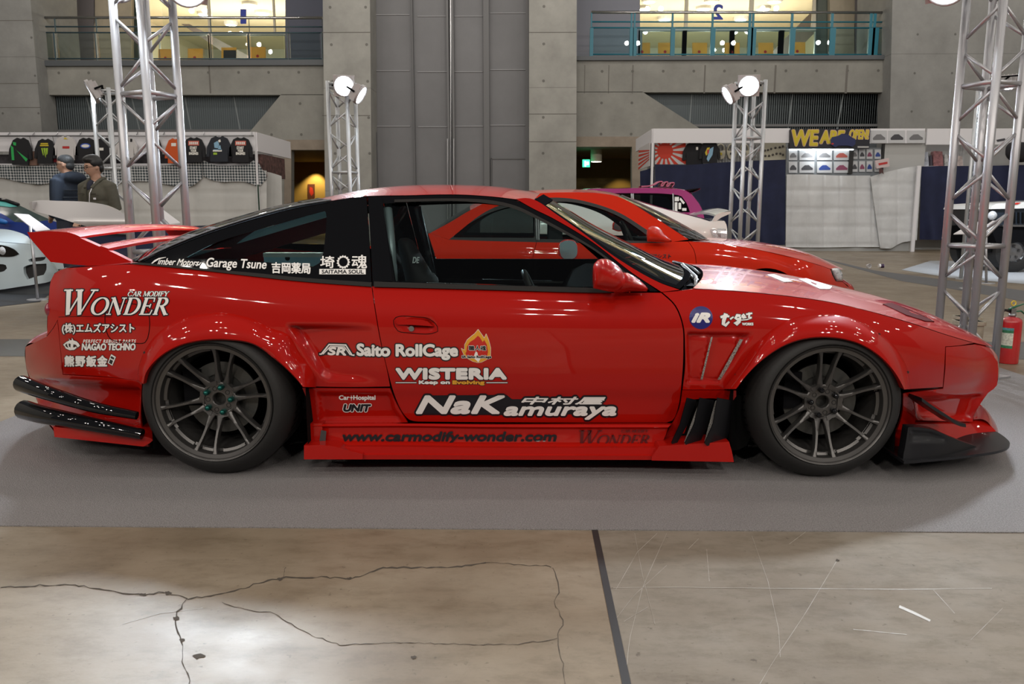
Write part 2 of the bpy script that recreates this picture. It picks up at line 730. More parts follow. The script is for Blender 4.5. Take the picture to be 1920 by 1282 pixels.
conc_col = concrete('column_concrete', (0.36, 0.355, 0.33), 1.25, 0.05, 3.6)
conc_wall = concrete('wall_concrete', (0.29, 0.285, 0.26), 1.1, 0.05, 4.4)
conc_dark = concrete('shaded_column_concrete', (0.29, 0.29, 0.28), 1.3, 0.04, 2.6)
conc_brown = mat('bare_brown_concrete', (0.30, 0.25, 0.20), 0.8, noise=(2, 0.2, 6))
shutter_m = mat('grey_shutter_panel', (0.20, 0.20, 0.21), 0.55, noise=(0.5, 0.12, 5))
shutter_d = mat('grey_shutter_mullion', (0.16, 0.16, 0.165), 0.5)
chrome_rail = mat('bright_guide_rail', (0.6, 0.6, 0.62), 0.3, metal=0.9)
louver_m = mat('dark_louver', (0.085, 0.10, 0.11), 0.6)
groove_m = mat('louver_groove', (0.02, 0.022, 0.025), 0.8)
frame_teal = mat('teal_painted_rail', (0.012, 0.17, 0.24), 0.4)
frame_dark = mat('dark_painted_rail', (0.05, 0.09, 0.11), 0.4)
chrome_m = mat('stainless_handrail', (0.6, 0.6, 0.6), 0.25, metal=1.0)
cream_m = mat('cream_plaster', (0.74, 0.68, 0.53), 0.8)
lilac_m = mat('lilac_grey_panel', (0.30, 0.31, 0.37), 0.7)
pane_teal = glass('teal_balcony_glass', (0.80, 0.92, 0.94))
pane_dark = glass('smoked_balcony_glass', (0.80, 0.86, 0.85))
lobby_glass = glass('lobby_glass', (0.95, 0.97, 0.96))
lamp_emit = mat('lit_lamp_face', (1, 1, 1), 0.5, emit=(1.0, 0.93, 0.75), estr=9.0)
spot_emit = mat('lit_floodlight_face', (1, 1, 1), 0.5, emit=(0.85, 0.93, 1.0), estr=60.0)
exit_emit = mat('lit_green_exit_sign', (0.0, 0.6, 0.3), 0.5, emit=(0.06, 1.0, 0.45), estr=1.6)

# ---- floor: sealed tan concrete, worn and slightly glossy
fm = bpy.data.materials.new('sealed_concrete_floor')
fm.use_nodes = True
nt = fm.node_tree
b = nt.nodes['Principled BSDF']
tc = nt.nodes.new('ShaderNodeTexCoord')
def nz(scale, detail=6, rough=0.6, stretch=None):
    n = nt.nodes.new('ShaderNodeTexNoise')
    n.inputs['Scale'].default_value = scale
    n.inputs['Detail'].default_value = detail
    n.inputs['Roughness'].default_value = rough
    if stretch:
        mp = nt.nodes.new('ShaderNodeMapping')
        mp.inputs['Scale'].default_value = stretch
        nt.links.new(tc.outputs['Object'], mp.inputs[0])
        nt.links.new(mp.outputs[0], n.inputs['Vector'])
    else:
        nt.links.new(tc.outputs['Object'], n.inputs['Vector'])
    return n
def ramp(src, stops):
    r = nt.nodes.new('ShaderNodeValToRGB')
    while len(r.color_ramp.elements) < len(stops):
        r.color_ramp.elements.new(0.5)
    for e, (p, c) in zip(r.color_ramp.elements, stops):
        e.position = p
        e.color = (*c, 1)
    nt.links.new(src, r.inputs[0])
    return r
n1 = nz(1.1, 9, 0.62)
r1 = ramp(n1.outputs['Fac'], [(0.3, (0.165, 0.125, 0.083)), (0.5, (0.232, 0.184, 0.128)), (0.7, (0.285, 0.237, 0.175))])
n2 = nz(7.0, 8, 0.75, (0.8, 1.7, 1))
r2 = ramp(n2.outputs['Fac'], [(0.32, (0.72, 0.70, 0.66)), (0.52, (1, 1, 1)), (0.75, (1.1, 1.1, 1.12))])
mx = nt.nodes.new('ShaderNodeMix'); mx.data_type = 'RGBA'; mx.blend_type = 'MULTIPLY'; mx.inputs[0].default_value = 1
nt.links.new(r1.outputs[0], mx.inputs[6]); nt.links.new(r2.outputs[0], mx.inputs[7])
n3 = nz(40, 4, 0.6)
r3 = ramp(n3.outputs['Fac'], [(0.28, (0.45, 0.42, 0.38)), (0.36, (1, 1, 1)), (0.7, (1, 1, 1))])
mx2 = nt.nodes.new('ShaderNodeMix'); mx2.data_type = 'RGBA'; mx2.blend_type = 'MULTIPLY'; mx2.inputs[0].default_value = 0.7
nt.links.new(mx.outputs[2], mx2.inputs[6]); nt.links.new(r3.outputs[0], mx2.inputs[7])
nt.links.new(mx2.outputs[2], b.inputs['Base Color'])
n4 = nz(3.0, 6, 0.7)
mr = nt.nodes.new('ShaderNodeMapRange')
mr.inputs[1].default_value = 0.3; mr.inputs[2].default_value = 0.7; mr.inputs[3].default_value = 0.36; mr.inputs[4].default_value = 0.54
nt.links.new(n4.outputs['Fac'], mr.inputs[0])
# the slab beyond the expansion joint was never sealed: it is matt and greyer
sx_ = nt.nodes.new('ShaderNodeSeparateXYZ'); nt.links.new(tc.outputs['Object'], sx_.inputs[0])
lt_ = nt.nodes.new('ShaderNodeMath'); lt_.operation = 'GREATER_THAN'; lt_.inputs[1].default_value = G(1117, 1000).x
nt.links.new(sx_.outputs[0], lt_.inputs[0])
yl_ = nt.nodes.new('ShaderNodeMath'); yl_.operation = 'LESS_THAN'; yl_.inputs[1].default_value = 1.0
nt.links.new(sx_.outputs[1], yl_.inputs[0])
an_ = nt.nodes.new('ShaderNodeMath'); an_.operation = 'MULTIPLY'
nt.links.new(lt_.outputs[0], an_.inputs[0]); nt.links.new(yl_.outputs[0], an_.inputs[1])
ra_ = nt.nodes.new('ShaderNodeMath'); ra_.operation = 'MULTIPLY_ADD'; ra_.inputs[1].default_value = 0.34
nt.links.new(an_.outputs[0], ra_.inputs[0]); nt.links.new(mr.outputs[0], ra_.inputs[2])
nt.links.new(ra_.outputs[0], b.inputs['Roughness'])
mx3 = nt.nodes.new('ShaderNodeMix'); mx3.data_type = 'RGBA'; mx3.blend_type = 'MULTIPLY'
nt.links.new(an_.outputs[0], mx3.inputs[0]); nt.links.new(mx2.outputs[2], mx3.inputs[6]); mx3.inputs[7].default_value = (0.90, 0.94, 1.03, 1)
nt.links.new(mx3.outputs[2], b.inputs['Base Color'])
bp = nt.nodes.new('ShaderNodeBump'); bp.inputs['Strength'].default_value = 0.12; bp.inputs['Distance'].default_value = 0.01
nt.links.new(n2.outputs['Fac'], bp.inputs['Height']); nt.links.new(bp.outputs[0], b.inputs['Normal'])
MB_ = MB()
MB_.bb((-45, -9, -0.2), (45, 60, 0))
floor = struct('floor', MB_, fm)

def gquad(pts, z):
    vs, fs = shape(pts)
    mb = MB()
    mb.add([Vector((G(p.x, p.y).x, G(p.x, p.y).y, z)) for p in vs], fs)
    return mb
crack_m = mat('crack_dirt', (0.06, 0.047, 0.035), 0.9)
scratch_m = mat('pale_scratch', (0.38, 0.345, 0.295), 0.5)
joint_m = mat('dark_joint_filler', (0.020, 0.018, 0.018), 0.6)
groove2_m = mat('floor_tape_grey', (0.11, 0.11, 0.115), 0.6)

# expansion joint running away from the viewer
a0, a1 = G(1110.5, 999), G(1122, 999)
b0, b1 = G(1158, 1240), G(1174, 1240)
def ext(a, b, y):
    return a + (b - a) * ((y - a.y) / (b.y - a.y))
mb = MB()
mb.add([ext(a0, b0, -5), ext(a1, b1, -5), ext(a1, b1, 2.0), ext(a0, b0, 2.0)], [(0, 1, 2, 3)])
mb.v = [Vector((p.x, p.y, 0.0015)) for p in mb.v]
struct('trim_1', mb, joint_m)

def jag(pts, w, amp=2.2):
    rnd = random.Random(int(pts[0][0]))
    out = []
    q = resample([Vector(p) for p in pts], max(6, int(sum((Vector(a) - Vector(b)).length for a, b in zip(pts, pts[1:])) / 9)))
    for p in q:
        out.append((p.x + rnd.uniform(-amp, amp), p.y + rnd.uniform(-amp * 0.8, amp * 0.8), w * rnd.uniform(0.15, 0.95)))
    return out
cracks = [
    (([(0, 1101), (85, 1097), (150, 1098), (230, 1112), (265, 1115), (310, 1110), (350, 1123)]), 3.2),
    (([(350, 1123), (425, 1112), (480, 1095), (530, 1083), (600, 1082), (660, 1085), (725, 1063), (790, 1064), (860, 1062), (910, 1055)]), 3.0),
    (([(348, 1123), (332, 1150), (330, 1175), (342, 1210), (341, 1240), (356, 1268), (354, 1284)]), 3.6),
    (([(415, 1130), (470, 1145), (515, 1150), (560, 1180), (610, 1200), (640, 1210), (720, 1205), (850, 1207), (960, 1209), (1045, 1198)]), 1.6),
    (([(1038, 1065), (1050, 1100), (1040, 1130), (1056, 1165), (1045, 1198), (1055, 1240), (1060, 1284)]), 2.0),
    (([(910, 1055), (1000, 1060), (1035, 1062)]), 1.6),
    (([(530, 1083), (535, 1062)]), 1.2),
]
mb = MB()
for ln, w_ in cracks:
    vs, fs = strokes([jag(ln, w_)], w_)
    mb.add([Vector((G(p.x, p.y).x, G(p.x, p.y).y, 0.0010)) for p in vs], fs)
for cx, cy, rr in ((330, 1160, 9), (372, 1230, 13), (342, 1200, 6), (315, 1112, 8), (776, 1233, 7), (655, 1085, 6), (1570, 1051, 6), (268, 1115, 8), (525, 1086, 6)):
    pts = [(cx + rr * random.uniform(0.5, 1.1) * math.cos(k * PI / 5), cy + rr * 0.55 * random.uniform(0.4, 1.1) * math.sin(k * PI / 5)) for k in range(10)]
    vs, fs = shape(pts)
    mb.add([Vector((G(p.x, p.y).x, G(p.x, p.y).y, 0.0012)) for p in vs], fs)
mb.build('crack', crack_m, floor)
mb = MB()
rnd = random.Random(5)
sc = [[(1232, 1000), (1195, 1035), (1155, 1105)], [(1190, 1000), (1205, 1080), (1228, 1170)], [(1250, 1000), (1205, 1100), (1180, 1200), (1172, 1282)],
      [(1410, 1005), (1440, 1090), (1460, 1180), (1463, 1232)], [(1568, 1053), (1510, 1150), (1450, 1240), (1425, 1282)], [(1150, 1102), (1260, 1101), (1450, 1103), (1700, 1105), (1860, 1103)],
      [(1750, 1106), (1790, 1150)], [(1155, 1160), (1190, 1115), (1250, 1060)], [(1325, 1030), (1330, 1090)], [(1170, 1165), (1215, 1138)], [(1290, 1030), (1310, 1010)], [(1480, 1020), (1520, 990)],
      [(230, 1170), (300, 1150), (380, 1140)], [(1600, 1180), (1700, 1190)], [(1820, 1200), (1880, 1140)]]
for ln in sc:
    vs, fs = strokes([[(p.x, p.y, rnd.uniform(0.4, 1.0)) for p in resample([Vector(q) for q in ln], 14)]], 1)
    mb.add([Vector((G(p.x, p.y).x, G(p.x, p.y).y, 0.0008)) for p in vs], fs)
vs, fs = strokes([[(1686, 1137, 5), (1715, 1150, 5), (1744, 1164, 4)]], 5)
mb.add([Vector((G(p.x, p.y).x, G(p.x, p.y).y, 0.0009)) for p in vs], fs)
mb.build('scratch', scratch_m, floor)

# ribbed service-trench cover crossing the hall, and tape and pale carpet further off
rib = mat('ribbed_trench_cover', (0.13, 0.125, 0.115), 0.5)
nt2 = rib.node_tree
wv = nt2.nodes.new('ShaderNodeTexWave'); wv.inputs['Scale'].default_value = 26; wv.bands_direction = 'X'
tc2 = nt2.nodes.new('ShaderNodeTexCoord'); nt2.links.new(tc2.outputs['Object'], wv.inputs['Vector'])
bp2 = nt2.nodes.new('ShaderNodeBump'); bp2.inputs['Distance'].default_value = 0.01; nt2.links.new(wv.outputs['Fac'], bp2.inputs['Height'])
nt2.links.new(bp2.outputs[0], nt2.nodes['Principled BSDF'].inputs['Normal'])
y0, y1 = G(0, 668).y, G(0, 636).y
struct('trim_2', MB().bb((-30, y0, -0.01), (30, y1, 0.002)), rib)
struct('trim_3', gquad([(1532, 483), (1536, 483), (1640, 507), (1700, 515), (1790, 527), (1920, 545), (1920, 565), (1780, 541), (1690, 527), (1640, 513)], 0.002), groove2_m)
pale = mat('pale_blue_grey_carpet', (0.38, 0.40, 0.43), 0.9, noise=(60, 0.15, 2))
tag(gquad([(1690, 506), (1745, 489), (2100, 492), (2300, 560), (1900, 531), (1780, 521)], 0.004).build('carpet', pale), 'pale blue-grey carpet under the off-road car by the navy curtain', 'carpet')
darkc = mat('black_carpet', (0.012, 0.014, 0.020), 0.6, noise=(60, 0.15, 2))
tag(gquad([(-300, 610), (75, 566), (160, 500), (-500, 470)], 0.004).build('carpet', darkc), 'black glossy floor covering under the pale blue-white sports car', 'carpet')

# ---- felt carpet under the car
felt = mat('grey_felt_carpet', (0.29, 0.275, 0.275), 0.95, noise=(220, 0.42, 3), bump=(300, 0.6), spec=0.1)
xl, xr = G(0, 792).x, G(1920, 705).x
yn = G(960, 993).y
mb = MB().bb((xl, yn, 0.0), (xr, 5.0, 0.004))
tag(mb.build('carpet', felt), 'large grey felt carpet under the red coupe', 'carpet')

# ---- building front
YW, YC = 27.0, 26.35
def pbox(name, pl, Y, t, m):
    return struct(name, slab(pl, Y, t), m)
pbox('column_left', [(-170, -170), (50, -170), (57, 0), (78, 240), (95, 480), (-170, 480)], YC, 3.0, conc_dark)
pbox('column_centre_left', [(603, -170), (692, -170), (698, 480), (611, 480)], YC, 3.0, conc_col)
pbox('column_centre_right', [(992, -170), (1082, -170), (1080, 480), (992, 480)], YC, 3.0, conc_col)
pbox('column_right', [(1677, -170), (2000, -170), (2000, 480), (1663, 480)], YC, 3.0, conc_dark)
# left bay: parapet band, wall beside the stair louvre, doorway head
pbox('wall_left_parapet', rect(60, 121, 612, 178), YW, 0.4, conc_wall)
pbox('wall_left_stair', [(527, 177), (612, 177), (612, 281), (546, 281), (546, 480), (400, 480), (400, 300), (466, 250)], YW, 0.4, conc_wall)
pbox('wall_left_doorhead', [(533, 262), (612, 262), (612, 281), (546, 281), (546, 480), (533, 480)], YW - 0.05, 0.06, conc_brown)
pbox('wall_left_louver', rect(75, 175, 535, 480), YW + 0.4, 0.1, louver_m)
# right bay
pbox('wall_right_parapet', rect(1078, 109, 1680, 173), YW, 0.4, conc_wall)
pbox('wall_right_stair', [(1078, 172), (1205, 172), (1206, 173), (1320, 246), (1400, 300), (1400, 480), (1185, 480), (1185, 275), (1078, 275)], YW, 0.4, conc_wall)
pbox('wall_right_doorhead', [(1078, 256), (1201, 256), (1201, 480), (1185, 480), (1185, 275), (1078, 275)], YW - 0.05, 0.06, conc_brown)
pbox('wall_right_louver', rect(1195, 170, 1690, 480), YW + 0.4, 0.1, louver_m)
# louvre panel joints and ribs
mb = MB()
mr_ = MB()
for (ut, ub) in ((160, 180), (245, 262), (345, 358), (437, 450)):
    mb.add([P(ut, 180, YW + .38), P(ut + 2.5, 180, YW + .38), P(ub + 2.5, 250, YW + .38), P(ub, 250, YW + .38)], [(0, 1, 2, 3)])
for (ut, ub) in ((1296, 1291), (1390, 1384), (1485, 1476), (1580, 1568), (1672, 1660)):
    mb.add([P(ut, 176, YW + .38), P(ut + 2.5, 176, YW + .38), P(ub + 2.5, 244, YW + .38), P(ub, 244, YW + .38)], [(0, 1, 2, 3)])
struct('trim_4', mb, mat('louver_joint', (0.20, 0.225, 0.235), 0.6))
for k in range(118):
    for base in (80, 1200):
        u = base + k * 4.1
        if base == 80 and u > 530 or base == 1200 and u > 1675:
            continue
        mr_.bb(P(u, 176, YW + .388), P(u + 1.6, 252, YW + .40))
struct('trim_5', mr_, mat('louver_rib', (0.092, 0.112, 0.122), 0.6))
mb = MB()
mb.bb(P(1210, 233, YW + .33), P(1680, 237, YW + .37))
mb.bb(P(80, 243, YW + .33), P(520, 247, YW + .37))
struct('trim_6', mb, shutter_d)
# balcony slab edges
for nme, u0, u1, va, vb in (('trim_7', 66, 606, 113, 122), ('trim_8', 1080, 1672, 105, 111)):
    pa_, pb_ = P(u0, va, YW - .12), P(u1, vb, YW - .12)
    struct(nme, MB().bb(pa_, (pb_.x, YW + .6, pb_.z)), mat('balcony_edge_' + nme, (0.10, 0.11, 0.12), 0.5))
# seams in the parapet concrete
mb = MB()
for u in (393, 1096, 1141, 1186, 1321, 1453, 1587):
    mb.bb(P(u, 122, YW - .006), P(u + 0.5, 175, YW))
for v in (60, 216):
    mb.bb(P(604, v, YC - .006), P(694, v + 1.2, YC))
for v in (60, 213, 265):
    mb.bb(P(992, v, YC - .006), P(1081, v + 1.1, YC))
for v in (38, 156, 201):
    mb.bb(P(-40, v, YC - .006), P(60 + v * .08, v + 0.9, YC))
struct('trim_9', mb, mat('formwork_seam', (0.17, 0.16, 0.145), 0.9))

# ---- the big sliding shutter between the middle columns
pbox('door_1', rect(685, -170, 1000, 480), YW + 0.5, 0.15, shutter_m)
mb = MB()
for (a, b_) in ((768, 783), (838, 843), (848, 852), (905, 919), (986, 993), (694, 700)):
    mb.bb(P(a, -170, YW + .32), P(b_, 480, YW + .5))
struct('trim_10', mb, shutter_d)
mb = MB()
for v, u0, u1 in ((27, 700, 768), (132, 700, 768), (236, 700, 769), (30, 783, 838), (134, 783, 838), (237, 784, 839), (30, 852, 905), (134, 852, 905), (236, 853, 906), (24, 919, 987), (130, 919, 987), (234, 919, 987)):
    mb.bb(P(u0, v, YW + .46), P(u1, v + 1.3, YW + .5))
struct('trim_11', mb, mat('shutter_seam', (0.42, 0.42, 0.44), 0.5))
mb = MB()
for a in (839, 850.5):
    mb.tube([P(a, 260, YW + .25), P(a, 480, YW + .25)], 0.03, 8)
mb.tube([P(845, -50, YW + .35), P(845, 480, YW + .35)], 0.025, 8)
struct('trim_12', mb, chrome_rail)
door2 = struct('door_2', slab(rect(923, 298, 988, 480), YW + 0.42, 0.06), shutter_m)
mb = MB()
for r_ in ((921, 296, 990, 298.5), (921, 296, 923.2, 480), (987.5, 296, 990, 480)):
    mb.bb(P(r_[0], r_[1], YW + .38), P(r_[2], r_[3], YW + .46))
mb.build('door_frame', shutter_d, door2)

# ---- corridors behind the two doorways
dark_wall = mat('corridor_wall', (0.22, 0.18, 0.13), 0.8)
ylw_wall = mat('corridor_ochre_wall', (0.42, 0.30, 0.12), 0.8)
for k, (u0, u1, v0) in enumerate(((546, 612, 281), (1076, 1185, 275))):
    a, c_ = P(u0, v0, YW), P(u1, v0, YW)
    # the passages slant off behind the walls
    if k == 0:
        a = a + Vector((-3.6, 0, 0))
    else:
        c_ = c_ + Vector((2.2, 0, 0))
    yb = YW + (7.5 if k == 0 else 7.0)
    side = ('left', 'right')[k]
    mb = MB()
    mb.bb((a.x - .3, YW + .4, 0), (a.x, yb, a.z))
    mb.bb((c_.x, YW + .4, 0), (c_.x + .3, yb, a.z))
    struct('wall_%s_corridor' % side, mb, dark_wall)
    struct('wall_%s_corridor_end' % side, MB().bb((a.x - .3, yb, 0), (c_.x + .3, yb + .2, a.z)), ylw_wall)
    struct('ceiling_%s_corridor' % side, MB().bb((a.x - .3, YW + .4, a.z), (c_.x + .3, yb, a.z + .2)), dark_wall)
lamp('corridor_downlight', 'SPOT', P(590, 308, YW + 7.0), 230, (1, 0.72, 0.25), 0.05, target=P(588, 420, YW + 7.4), spot_size=1.5, spot_blend=0.6)
lamp('corridor_downlight', 'SPOT', P(1165, 310, YW + 6.0), 50, (1, 0.72, 0.25), 0.05, target=P(1166, 420, YW + 6.9), spot_size=1.5, spot_blend=0.6)
pst = tag(slab(rect(577, 345, 590, 375), YW + 7.47, 0.03).build('framed_picture', mat('dark_red_poster', (0.10, 0.03, 0.03), 0.6)), 'small dark framed picture on the yellow-lit corridor wall', 'picture')
flat('picture_print', shape([(581, 350), (586, 352), (588, 362), (584, 368), (580, 360)]), YW + 7.465, mat('red_print', (0.5, 0.03, 0.03), 0.6), pst)
ex = tag(slab(rect(1092.5, 299, 1106, 313), YW + 1.2, 0.12).build('exit_sign', exit_emit), 'glowing green exit sign in the dark doorway', 'sign')
white_emit = mat('lit_white_sign_part', (1, 1, 1), 0.5, emit=(0.9, 1.0, 0.95), estr=3.0)
flat('running_man_mark', merge(shape([(1096, 302), (1099, 302), (1099, 312), (1096, 312)]), shape([(1100, 303), (1104, 303), (1104, 309), (1100, 309)])), YW + 1.18, white_emit, ex)
dl = thing('downlight', 'round ceiling downlight hanging in the dark doorway beside the exit sign', 'lamp', P(1118, 296, YW + 1.5))
MB().lathe([(0.0, 0.45), (0.22, 0.45), (0.22, -0.12), (0.19, -0.12)], P(1118, 297, YW + 1.5), 'Z', 16).build('lamp_body', cream_m, dl, angle=40)
MB().lathe([(0.0, -0.11), (0.19, -0.11), (0.19, -0.13), (0.0, -0.13)], P(1118, 297, YW + 1.5), 'Z', 16).build('lamp_face', lamp_emit, dl)
cz = P(1118, 297, YW + 1.5)
MB().tube([cz + Vector((0, 0, .45)), Vector((cz.x, cz.y, P(1118, 275, YW).z))], 0.03, 6).build('lamp_stem', dark_plastic, dl)

# ---- upper gallery: lobby behind glass
YG = YW + 4.0
zf = P(600, 118, YW).z
zc = 10.3
for side, u0, u1, ul0, ul1 in (('left', 60, 612, 262, 536), ('right', 1076, 1672, 1200, 1545)):
    xa, xb = P(ul0, 50, YG).x, P(ul1, 50, YG).x
    struct('ceiling_%s_gallery' % side, MB().bb((xa - 3, YG + .1, zc), (xb + 3, YG + 14, zc + .2)), cream_m)
    struct('floor_%s_gallery' % side, MB().bb((P(u0, 50, YG).x, YW + .4, zf - .3), (P(u1, 50, YG).x, YG + 14, zf)), cream_m)
    struct('wall_%s_gallery_end' % side, MB().bb((xa - 3, YG + 14, zf), (xb + 3, YG + 14.2, zc)), mat('lobby_end_wall_' + side, (0.60, 0.60, 0.55), 0.8))
    mb = MB().bb((xa - 3, YG + .1, zf), (xa - 2.8, YG + 14, zc)).bb((xb + 2.8, YG + .1, zf), (xb + 3, YG + 14, zc))
    struct('wall_%s_gallery_side' % side, mb, cream_m)
    for k in range(3):
        lamp('gallery_lamp', 'POINT', (xa + (xb - xa) * (k + .5) / 3, YG + 4.5, zc - 2.2), 270, (1, 0.90, 0.72), 0.3)
dkg = mat('dark_green_glazing', (0.035, 0.055, 0.045), 0.2, coat=0.5)
lil2 = mat('slate_blue_panel', (0.13, 0.14, 0.19), 0.7)
beige = mat('beige_column', (0.46, 0.40, 0.30), 0.8, noise=(1.5, 0.12, 4))
grey2 = mat('grey_column_panel', (0.22, 0.20, 0.205), 0.7)
for n_, r_, m_ in (('wall_left_gallery_glazing', (40, -170, 128, 120), dkg), ('wall_left_gallery_grey', (123, -170, 178, 120), grey2), ('wall_left_gallery_beige', (176, -170, 246, 120), beige), ('wall_left_gallery_dark', (246, -170, 264, 120), dkg), ('wall_left_gallery_slate', (535, -170, 612, 120), lil2),
                   ('wall_right_gallery_lilac', (1076, -170, 1200, 110), lilac_m), ('wall_right_gallery_beige', (1556, -170, 1603, 110), beige), ('wall_right_gallery_grey', (1602, -170, 1655, 110), grey2), ('wall_right_gallery_glazing', (1655, -170, 1690, 110), dkg), ('wall_right_gallery_dark', (1530, -170, 1557, 110), mat('dim_glazing', (0.10, 0.12, 0.10), 0.3))):
    pbox(n_, rect(*r_), YG - (0.3 if 'beige' in n_ or 'grey' in n_ else 0), 0.25, m_)
# stair soffits seen through the glazing
pbox('trim_13', [(340, 45), (355, 45), (480, 112), (440, 112)], YG + 6, 0.3, mat('stair_soffit', (0.12, 0.10, 0.10), 0.7))
pbox('trim_14', [(1470, 75), (1525, 20), (1550, 20), (1550, 40), (1480, 108), (1440, 108)], YG + 5, 0.3, MATS['stair_soffit'])
# lobby window wall: panes in frames
for side, us, vt, vb in (('left', (300, 392, 466, 536), 62, 119), ('right', (1200, 1283, 1372, 1464, 1532), 54, 109)):
    wn = struct('window_1' if side == 'left' else 'window_2', MB().bb(P(us[0], vt - 1.5, YG), P(us[-1], vt + 3.5, YG + .12)), mat('window_head_' + side, (0.62, 0.60, 0.55), 0.4))
    for a, b_ in zip(us, us[1:]):
        MB().bb(P(a + 2, vt + 3, YG + .04), P(b_ - 2, vb, YG + .06)).build('pane', lobby_glass, wn)
        mb = MB()
        for x in (a, b_):
            mb.bb(P(x - 2.6, vt + 3, YG), P(x + 2.6, vb, YG + .12))
        mb.bb(P(a + 2, vt + 3.5, YG), P(b_ - 2, vt + 5.5, YG + .1))
        mb.build('window_frame', mat('window_frame_%s' % side, (0.16, 0.21, 0.22), 0.4) if ('window_frame_%s' % side) not in MATS else MATS['window_frame_%s' % side], wn)
    MB().bb(P(us[0], -40, YG + .04), P(us[-1], vt - 1.5, YG + .06)).build('upper_pane', lobby_glass, wn)
    mb = MB()
    for x in ((390, 512) if side == 'left' else (1286, 1408, 1527)):
        mb.bb(P(x, -40, YG), P(x + 2.5, vt, YG + .1))
    mb.build('mullion', cream_m, wn)

# lamps in the lobby ceiling
def place_lamps(lst, grp):
    for i, (u, v, where) in enumerate(lst):
        d = ray(u, v)
        p = CAM + d * ((zc - .1 - CAMH) / d.z)
        if p.y > YG + 13.5:
            p = P(u, v, YG + 13)
        o = thing('ceiling_lamp', 'round lamp in the gallery ceiling, ' + where, 'lamp', p, grp)
        MB().lathe([(0.0, 0.1), (0.34, 0.1), (0.34, -0.02), (0.26, -0.06)], p, 'Z', 14).build('lamp_ring', white_plain, o)
        MB().lathe([(0.26, -0.05), (0.0, -0.05)], p, 'Z', 14).build('lamp_face', lamp_emit, o)
place_lamps([(356, 10, 'just right of the near floodlit truss top'), (384, 27, 'above the rail left of the blue 1'), (433, 45, 'low, under the blue 1'), (468, 9, 'topmost right of the blue 1'), (492, 25, 'on the rail line right of the blue 1')], 'lamps in the gallery ceiling by the blue 1')
place_lamps([(1217, 2, 'topmost beside the lilac panel'), (1206, 17, 'touching the lilac panel edge'), (1246, 36, 'second panel from the lilac wall'), (1334, 3, 'right above the mirrored 2'), (1319, 17, 'left of the mirrored 2'), (1389, 36, 'low, right of the mirrored 2'), (1431, 17, 'near the stair soffit'), (1453, 2, 'topmost by the stair soffit')], 'lamps in the gallery ceiling by the mirrored 2')

# the two blue numbers on the glass
blue_sign = mat('blue_number_film', (0.03, 0.06, 0.45), 0.5)
tag(flat('number_sign', dilate(fit(text_mesh('1'), 451.5, 18, 461, 44), 0.9, 6), YG + .036, blue_sign), 'blue numeral 1 on the left gallery glass', 'sign')
v_, f_ = fit(text_mesh('2'), 1337, 9, 1355, 36)
v_ = [Vector((1337 + 1355 - p.x, p.y)) for p in v_]
tag(flat('number_sign', dilate((v_, f_), 1.2, 6), YG + .036, blue_sign), 'mirror-written blue numeral 2 on the gallery glass', 'sign')

# yellow posters low on the lobby glass
ypost = mat('yellow_poster', (0.80, 0.52, 0.16), 0.6, noise=(3, 0.2, 3))
# thin paper: the lobby light behind glows through it
_n = ypost.node_tree
_t = _n.nodes.new('ShaderNodeBsdfTranslucent'); _t.inputs[0].default_value = (0.9, 0.62, 0.22, 1)
_m = _n.nodes.new('ShaderNodeMixShader'); _m.inputs[0].default_value = 0.6
_n.links.new(_n.nodes['Principled BSDF'].outputs[0], _m.inputs[1]); _n.links.new(_t.outputs[0], _m.inputs[2])
_n.links.new(_m.outputs[0], _n.nodes['Material Output'].inputs[0])
rprint = MATS['red_print']
wh = mat('white_print', (0.85, 0.83, 0.78), 0.6)
def posters(lst, grp):
    for i, (u, v, lab) in enumerate(lst):
        o = thing('poster', lab, 'poster', P(u, v + 12, YG - .08), grp)
        slab(rect(u - 14, v - 12, u + 14, v + 13), YG + .005, 0.036).build('sheet', ypost, o)
        flat('red_mark', shape([(u - 1 + 3 * math.cos(k), v + 5 + 3 * math.sin(k)) for k in (0, 1, 2, 3, 4, 5)]), YG + .0, rprint, o)
        mb = MB().bb(P(u - 12, v + 9, YG - .005), P(u + 12, v + 12, YG + .004))
        mb.build('white_caption', wh, o)
posters([(311, 104, 'yellow poster behind the near truss'), (366, 103, 'yellow poster just right of the near truss'), (429, 101, 'yellow poster with a black picture, under the blue 1'), (484, 100, 'yellow poster right of the one with the black picture')], 'yellow posters on the left gallery glass')
o = slab(rect(419, 94, 443, 111), YG - .01, 0.015).build('black_picture', black_satin, [x for x in bpy.data.objects if x.get('label') == 'yellow poster with a black picture, under the blue 1'][0])
posters([(1205, 92, 'yellow poster half behind the lilac panel edge'), (1248, 92, 'second yellow poster from the lilac panel'), (1312, 92, 'yellow poster left of the mirrored 2'), (1373, 92, 'yellow poster below right of the mirrored 2'), (1436, 92, 'yellow poster at the foot of the stair soffit'), (1496, 91, 'yellow poster nearest the beige column')], 'yellow posters on the right gallery glass')

